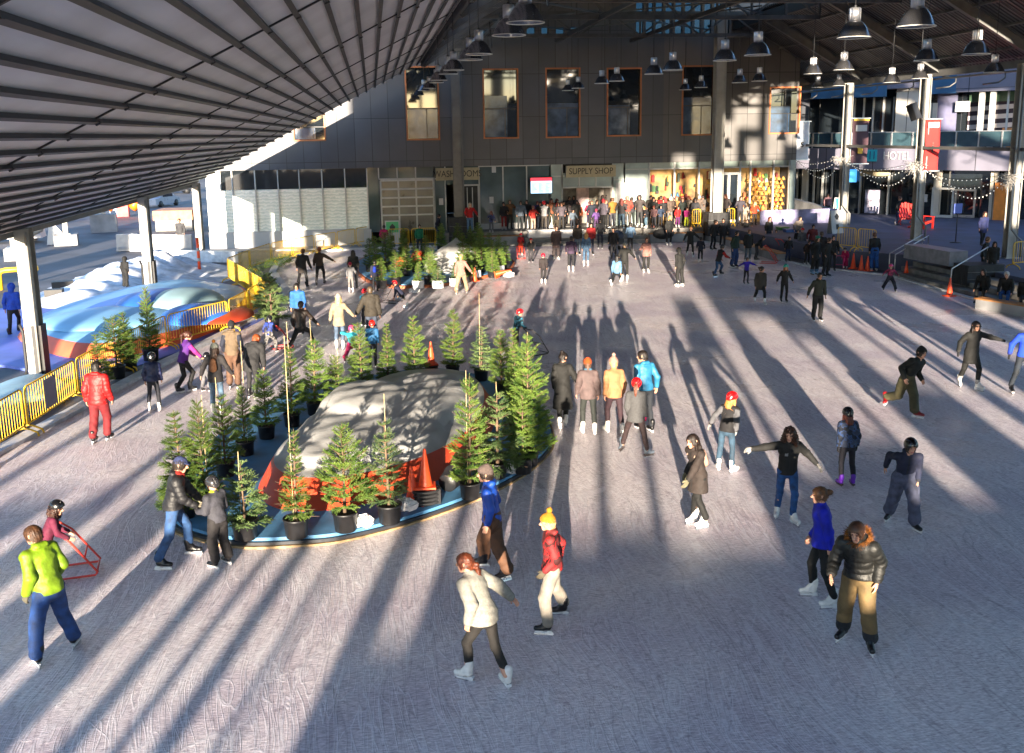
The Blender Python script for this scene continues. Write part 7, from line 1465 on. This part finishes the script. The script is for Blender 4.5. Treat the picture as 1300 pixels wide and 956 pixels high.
# seated people
PE(985, 313, 1.25, 200, 'child in red jacket seated by the far bench', top=('a80c14', ''), bot=('2a2a30', ''), kid=True, hair=('short', '2a1c14'), sit=.40, feet=[(-.1, .4), (.12, .38)], hip=(0, -.4), **K)
def seated(px_, py_, hz, face, lab, **k): return PE(px_, py_, 1.76, face, lab, sit=hz, feet=[(-.12, .52), (.12, .46)], hip=(0, -.48), lean=18, **k)
seated(1248, 385, .55, 232, 'seated person in black stretching one leg on the ice at the right edge', top=('08080a', ''), bot=('0a0a0c', ''), hair=('long', '1c1410'), hands=[(.1, .35, -.35), (.1, .35, -.35)], **K)
seated(1276, 389, .55, 222, 'seated white haired person in black jacket and blue jeans at the right edge', top=('0a0a0c', ''), bot=('1c4c8c', 'denim'), hair=('short', 'b8b4b0'), hands=[(.1, .35, -.35), (.1, .35, -.35)], **K)
seated(1300, 395, .55, 215, 'seated person in black cut off by the right edge', top=('08080a', ''), bot=('101824', 'denim'), hair=('short', '1c1410'), **K)
PE(1247, 352, 1.70, 140, 'person in black coat sitting high on the covered box by the right steps', top=('060608', ''), bot=('08080a', ''), hair=('short', '6a4c34'), z=.4, jl=.1, **K)
PE(1258, 356, 1.62, 200, 'person in black with dark hair beside the covered box', top=('0a0a0c', ''), bot=('08080a', ''), hair=('long', '14100e'), z=.4, jl=.1, lean=14, **K)
# right terrace
SH = dict(shoe='shoe', sc='14141a')
PE(1246, 312, 1.72, 188, 'woman in long navy coat walking on the right terrace with a blue bag', top=('121c48', ''), bot=('0a0a10', ''), fem=True, hair=('long', '3a2418'), jl=.26, z=.8, pack=None, feet=[(-.1, -.18), (.1, .2)], **SH)
PE(1138, 286, 1.74, 120, 'person in black jacket sitting back by the red garden chairs', top=('0c0c12', ''), bot=('1c2c5c', 'pattern'), hair=('short', '5a3424'), z=.8, **SH)
PE(1050, 276, 1.6, 200, 'person in pale pink top walking up the ramp beside the sandwich boards', top=('a87c84', ''), bot=('1c1c24', ''), hair=('long', '3a2418'), z=.8, **SH)
# left plaza
PE(19, 424, 1.84, 6, 'person in hooded royal blue jacket and dark jeans outside the rink at the left edge', top=('1440a8', ''), bot=('14161f', 'denim'), hair=('short', '2a2a30'), hoodup=True, hands=[(.1, .0, -.5), (.1, .0, -.5)], jl=.04, feet=[(13, 426), (25, 421)], **SH)
PE(160, 364, 1.15, 20, 'small child in black snowsuit standing on the snow heap', top=('0c0c0e', ''), bot=('0c0c0e', ''), fit=.03, kid=True, hoodup=True, hair=('short', '1a1210'), z=.9, **SH)
PE(231, 316, 1.85, 185, 'grey clad person standing by the pale plastic barriers', top=('3c3c40', ''), bot=('b0aaa4', ''), hair=('short', '4a3020'), **SH)
# crowd on the platform: x, foot y, height, jacket, trousers, hair, facing, phrase, extra
CR = [(556, 303, 1.74, '0c1430', '1c2c54', '1a1210', 90, 'person in navy hoodie leaning by the left glass panel', {}), (597, 298, 1.74, 'b80c10', '5c7c9c', 'a08c74', 180, 'man in red jacket and pale jeans in the washroom doorway', {}),
 (624, 300, 1.2, '1c2c5c', '5c5c60', '6a2c14', 180, 'auburn haired person in a patterned blue top at the left of the platform crowd', {'top': ('3c4c8c', 'pattern')}), (640, 292, 1.6, '14141c', '8c1c20', '14100e', 185, 'helmeted person in black and white with a red pad', {'hat': 'helmet', 'hatc': '101014'}),
 (647, 288, 1.75, '6a4a2c', '1c1c20', '3a2418', 170, 'person in tan coat behind the black helmet', {}), (661, 295, 1.78, '5c6878', '14181c', '0c0a0a', 180, 'man in grey hooded top with sunglasses standing left of the screen', {'glasses': True}),
 (677, 297, 1.45, 'a82018', 'b09c8c', 'b0705c', 175, 'child in red coat between the purple jacket and the grey hoodie', {}), (683, 292, 1.6, '3c2c74', '34303c', '5c1c14', 200, 'person in purple jacket beside the child in red', {}),
 (691, 297, 1.68, 'c8c8cc', '4c4640', '8c1018', 5, 'person in white and black top with grey trousers and red headgear seen from behind', {'hat': 'helmet', 'hatc': 'b81018', 'sleeve': '14141c'}), (700, 290, 1.74, '6a3a20', '2c2c20', '8c4424', 180, 'person with long ginger hair and cap in the crowd', {'hair': ('long', '9c4420'), 'hat': 'cap', 'hatc': '3c3c44'}),
 (708, 291, 1.5, '5c5058', '14141c', '8c1018', 190, 'person in mauve grey with a red hood in the crowd', {'hat': 'beanie', 'hatc': 'a81420'}), (713, 301, 1.64, '4c444c', '1a1a1e', '6a4a34', 185, 'person in grey violet jacket in front of the low white table', {}),
 (722, 284, 1.76, '3c3438', '14141c', '1a1210', 180, 'dark clad person inside the shop hatch on the left', {}), (729, 283, 1.78, '2c2a30', '14141c', '3a2a20', 200, 'second dark clad person inside the shop hatch', {}),
 (727, 297, 1.2, '5c6878', '1c2430', '14141a', 180, 'small child in grey blue by the hatch', {}), (735, 291, 1.45, 'b8541c', '2c1814', '6a3420', 10, 'child in orange jacket before the hatch', {}), (748, 289, 1.5, 'b01444', '1c1430', '3a1420', 20, 'person in magenta jacket before the hatch', {}),
 (756, 285, 1.80, '6c746c', '2c2c30', '9c9484', 8, 'tall person in pale grey green jacket facing the hatch', {}), (765, 282, 1.78, '2c2220', '14141c', '2a1c18', 10, 'person in brown coat facing the hatch', {}), (771, 283, 1.78, '1c1a20', '14141c', '1a1210', 0, 'person in black coat at the right of the hatch', {}),
 (766, 302, 1.72, '5c5460', '060608', 'a82c34', 4, 'person in mauve grey fleece and black trousers on the top step seen from behind', {'hat': 'beanie', 'hatc': 'a02838'}), (757, 297, 1.15, '5c3c7c', '4c3058', '8c3040', 10, 'small child in purple beside the mauve fleece', {'hat': 'beanie', 'hatc': 'a83050'}),
 (778, 290, 1.74, 'a8782c', '3c3c44', '5c3c24', 8, 'person in mustard tan jacket in the queue', {}), (789, 293, 1.74, '3c3638', '3c5064', '8c4a44', 6, 'person in grey jacket and jeans in the queue', {}), (797, 288, 1.80, 'b8483c', '4c4440', '8c7464', 5, 'person in coral jacket in the queue', {}),
 (812, 290, 1.86, '3c3434', '2c2c30', '5c5048', 200, 'tall man in grey coat at the head of the queue by the shop windows', {'hoodup': True}), (826, 286, 1.78, '34302c', '2c2a2c', '2a1c18', 200, 'person in dark check coat by the shop window', {}), (838, 280, 1.74, 'b80c18', '14141c', '2a1c18', 30, 'person in crimson jacket by the shop window', {}),
 (850, 287, 1.72, '5c4c44', '6c6c6c', 'd8d4d0', 160, 'person in taupe jacket with a white hat by the shop window', {'hat': 'beanie', 'hatc': 'e0dcd4'}), (857, 284, 1.70, 'b87c44', '3c2c24', '8c5c50', 175, 'person in camel coat by the shop window', {}),
 (865, 279, 1.72, '2c2830', '1c1c22', '8c3a30', 180, 'person in charcoal jacket left of the tall pale column', {}), (874, 280, 1.70, '8c7c70', '2c2c30', 'a85c44', 200, 'person in beige jacket left of the tall pale column', {}), (886, 278, 1.74, '6c5c54', '2c2c30', 'e0dcd8', 180, 'person in brown grey coat with a white hat beside the tall pale column', {'hat': 'pom', 'hatc': 'e0dcd8'}), (892, 279, 1.70, '5c5450', '2c2c30', '2a1c18', 10, 'person in grey brown jacket hard by the tall pale column', {}),
 (860, 294, 1.2, 'b81418', '5c1c5c', '3a1c18', 180, 'child in red jacket seated at the platform edge', {}), (871, 297, 1.15, '8c0c5c', 'b8c40c', '3a1c18', 180, 'child in magenta jacket and lime trousers at the platform edge', {}),
 (820, 302, 1.25, '14141c', '5c7c94', '8c6c34', 250, 'blond person in black sitting on the steps tying a skate', {}), (830, 298, 1.3, '6c4c50', '34343c', '8c3c30', 200, 'person in dusty rose sitting on the steps', {}), (829, 307, 1.0, 'a86c64', 'b8a89c', '8c5c40', 230, 'small child in pink leaning over on the steps', {}), (838, 300, 1.3, '1c2c44', '14141c', '1a1210', 180, 'person in dark blue sitting by the black bags', {}),
 (921, 280, 1.76, '342c2c', '14141c', '5a2c20', 210, 'person in brown coat at the white shop door', {}), (939, 291, 1.72, '34303a', '14141c', '2a2020', 200, 'person in dark patterned coat right of the shop door', {}), (945, 296, 1.3, 'b8a898', '8c7c70', '8c7c64', 190, 'person in fluffy cream jacket crouching right of the shop door', {}), (957, 296, 1.35, 'c83c10', '1c1414', 'c8a078', 180, 'child in bright orange jacket under the shop display', {}), (947, 309, 1.2, '0c0c0e', '14141c', '14100e', 180, 'dark clad child on the ice edge under the shop display', {})]
for (x, y, Hh, a, b, hc_, fc, lab, ex) in CR:
    k = dict(top=(a, ''), bot=(b, ''), hair=('short' if int(x) % 3 else 'long', hc_), z=(.8 if y < 303 else .0), kid=Hh < 1.5, shoe='shoe' if int(x) % 2 else 'figure', sc='b8b4b0' if int(x) % 4 == 0 else '1a1a1e', jl=.06 if int(x) % 2 else .12, hands=[(.12, .1 + (x % 5) * .04, -.45 + (x % 4) * .05), (.12, .05 + (x % 3) * .08, -.45 + (x % 3) * .06)], head=((x * 37) % 60 - 30, 5))
    k['hands'] = [(.1 + .25 * ((x * 7) % 5) / 5, .3 - (x % 3) * .12, -.44 + (x % 6) * .05), (.1, .05 + (x % 4) * .09, -.48 + (x % 5) * .06)]; k['lean'] = 4 + (x * 3) % 14
    k.update(ex)
    P_ = aty(x, y, max(59.7 if k['z'] < .5 else 60.7, min(g(x, y, k['z']).y + ((x * 13) % 10) * .13, 64.2 if 714 < x < 778 and y < 286 else 62.5))); P_ = Vector((P_.x, P_.y, k['z'])); 
    k['z'] = P_.z; PE(x, y, Hh * 1.06, fc, lab, P=P_, group='people crowding the platform by the shop', **k)
DKC = ['0a0a0c', '14141a', '1c1a1a', '101828', '241c18', '2a2a30', '0c0c10', '1a2420']
r8 = random.Random(11)
for i in range(26):     # dark coated people filling the queue
    X = 9.6 + r8.random() * 17.0 + math.sin(i * 1.7) * .8; Y = r8.uniform(60.95, 62.4)
    PE(600 + i, 290, r8.uniform(1.62, 1.82), r8.choice([0, 10, 170, 185, 200, 150]), 'dark coated person deep in the crowd between the steps and the shop windows', P=(min(X, 20.0) if X < 22 else 15 - (X - 22), Y, .8), top=(DKC[i % 8], ''), bot=(DKC[(i * 3) % 8], ''), hair=('short' if i % 2 else 'long', ['1a1210', '2a1c14', '0c0a0a', '5c3c24'][i % 4]), jl=.1, group='dark coated people deep in the crowd', hat='beanie' if i % 5 == 0 else None, hatc=['14141a', '5c1c24', '2c3c5c'][i % 3], hands=[(.12, .15, -.42), (.12, .2, -.38)], sc='14141a', shoe='shoe')
for i, (x, y, a, b, fc, lab) in enumerate([(762, 316, '14141a', '1c2438', 10, 'person in black fleece on the lowest step left of the pushchair'), (709, 309, '2c2418', '14141a', 180, 'person in brown parka on the lowest step behind the mauve coat'), (905, 318, '101014', '0c0c10', 150, 'person in black padded coat behind the red vest'), (917, 316, '1c1c24', '14141a', 190, 'person in slate jacket right of the wrapped base on the ice'), (1000, 333, '101018', '1c2c4c', 180, 'person in black sweater and navy jeans left of the pale jeans child'), (1024, 338, '2a1a14', '0c0c10', 170, 'person in brown jacket between the red helmet child and the tall pair'), (1056, 345, '0c0c10', '14141a', 200, 'person in black right of the tall pair'), (1030, 326, '541018', '14141a', 190, 'person in dark red jacket behind the tall pair'), (1012, 312, '8c8078', '1c1c24', 170, 'person in beige jacket beyond the far bench'), (889, 334, '14182c', '0c0c10', 20, 'child in navy snowsuit between the black coats in mid distance'), (779, 330, '101014', '14141a', 200, 'person in black crouching over the pushchair'), (725, 345, '3c2c44', '14141a', 15, 'person in plum jacket skating towards the steps')]):
    PE(x, y, 1.3 if 'child' in lab else 1.72, fc, lab, top=(a, ''), bot=(b, ''), hair=('short', '1a1210'), kid='child' in lab, jl=.08 if i % 2 else 0, shoe='figure' if i % 2 else 'hockey', sc='c8c6c4' if i % 2 else '101014', lean=6 + (i * 5) % 14, hands=[(.15, .15, -.42), (.2, .05, -.45)])
tag(MB().sphere((0, 0, .3), .55, 8, sc=(1.3, .6, .6)).obj('bag_heap', M_CLOTH, None, aty(842, 303, 60.0) * 1), 'heap of black bags on the ice edge beside the steps', 'bags')
# ------------------------------------------------------------------ added unseen wall behind the camera, openings shaped to throw the sun streaks
VW = -16.0; TE = math.tan(SUN_EL)
def uvz(v): return max(0.0, TE * (v - VW))
OPEN = []      # (u0, u1, v_near, v_far) of the lit stretches of ice
for row in [(-7.38, -7.08, 5, 60), (-6.42, -5.92, 5, 60), (-5.66, -5.3, 7, 60), (-5.15, -4.85, 5, 60), (-4.58, -4.18, 5, 30), (-4.08, -3.99, 5, 24), (-3.93, -3.30, 5, 34), (-2.88, -2.4, 12.4, 60), (-2.15, -1.75, 15.0, 60), (-1.55, -1.15, 15.5, 60),
    (-.75, .10, 15.8, 60), (.32, 1.05, 16.5, 60), (1.25, 3.05, 15.8, 60), (3.38, 3.85, 18.6, 30), (4.1, 4.65, 19.5, 60), (5.35, 6.45, 22.0, 37), (6.62, 7.2, 18.2, 33), (7.95, 8.85, 26.5, 41), (9.05, 9.7, 20, 43), (10.2, 10.9, 23, 42), (12.1, 12.9, 29, 42), (14.2, 14.6, 31, 44), (16, 16.4, 33, 46),
    (-8.85, -8.5, 5, 60), (-9.95, -9.6, 5, 60), (-11.4, -10.95, 5, 60), (-13.2, -12.6, 5, 60), (-3.25, -1.2, 30, 60), (-1.2, 3.2, 34, 60), (3.2, 4.6, 41, 60), (-7.6, -3.3, 20.5, 60), (-14, -11.8, 17.5, 60), (-11.5, -9.3, 17.5, 60), (-9.0, -7.6, 18, 60), (-5.0, -3.3, 17.6, 60)]:
    OPEN.append((row[0], row[1], uvz(row[2]), uvz(row[3])))
# openings whose light reaches the buildings: (u0, u1, lowest and highest point lit on the front)
FZ = TE * (64.5 - VW)
for (u0, u1, za, zb) in [(-4.6, -3.3, .5, 1.5), (-2.9, -1.0, .5, 2.0), (-.6, .4, .5, 2.5), (.7, 1.5, .5, 3.1), (1.9, 3.5, .5, 3.9), (3.9, 5.8, .5, 4.2), (6.3, 8.2, .9, 4.0), (8.6, 10.4, .9, 4.1), (10.8, 12.8, .9, 4.2),
    (5.2, 6.4, 4.5, 5.3), (8.0, 9.2, 4.8, 7.4), (9.0, 10.6, 7.0, 9.4), (9.9, 10.7, 4.9, 6.3), (11.2, 12.2, 5.0, 9.6), (12.5, 13.6, 6.0, 9.8), (14.4, 15.6, 4.5, 9.5), (16.4, 18.0, 3.0, 9.5), (19.5, 21.0, 4.0, 10), (22.8, 25.5, 3.2, 9), (14, 16, 1, 2.6), (18.4, 20, .5, 3.2)]:
    OPEN.append((u0, u1, za + FZ, zb + FZ))
U0, U1, ZT = -14.5, 46, 26.0
M_BRICK = mat('shade_caster_brick', (.30, .20, .16, 1), .85, var=.3, vscale=1.5)
wr_ = empty('streak_wall', (0, 0, 0), 0, 'added unseen wall behind the viewpoint, openings cut to shape the sunlight', 'building'); wr_.rotation_euler = (0, 0, -SUN_AZ)
mb = MB(); wall_with_holes(mb, U0, U1, -.03, ZT, OPEN, VW - .3, VW); mb.obj('wall', M_BRICK, wr_)
for i, (u, w_, h_) in enumerate([(-17.2, .9, 20), (-20.0, 1.4, 12), (-24, 1.0, 14), (-29, 2.2, 10), (-36, 2.5, 12), (-45, 4, 11)]):  # added unseen posts that throw shade bands over the left plaza
    mb = MB(); mb.box(-w_ / 2, w_ / 2, -1, 0, 0, h_); p = SU * u + SV * (VW - 6); r = empty('shade_post', p, -SUN_AZ, 'added unseen post behind the viewpoint throwing shade on the left plaza', 'shade_caster', 'added shade posts behind the viewpoint'); mb.obj('shaft', M_BRICK, r)
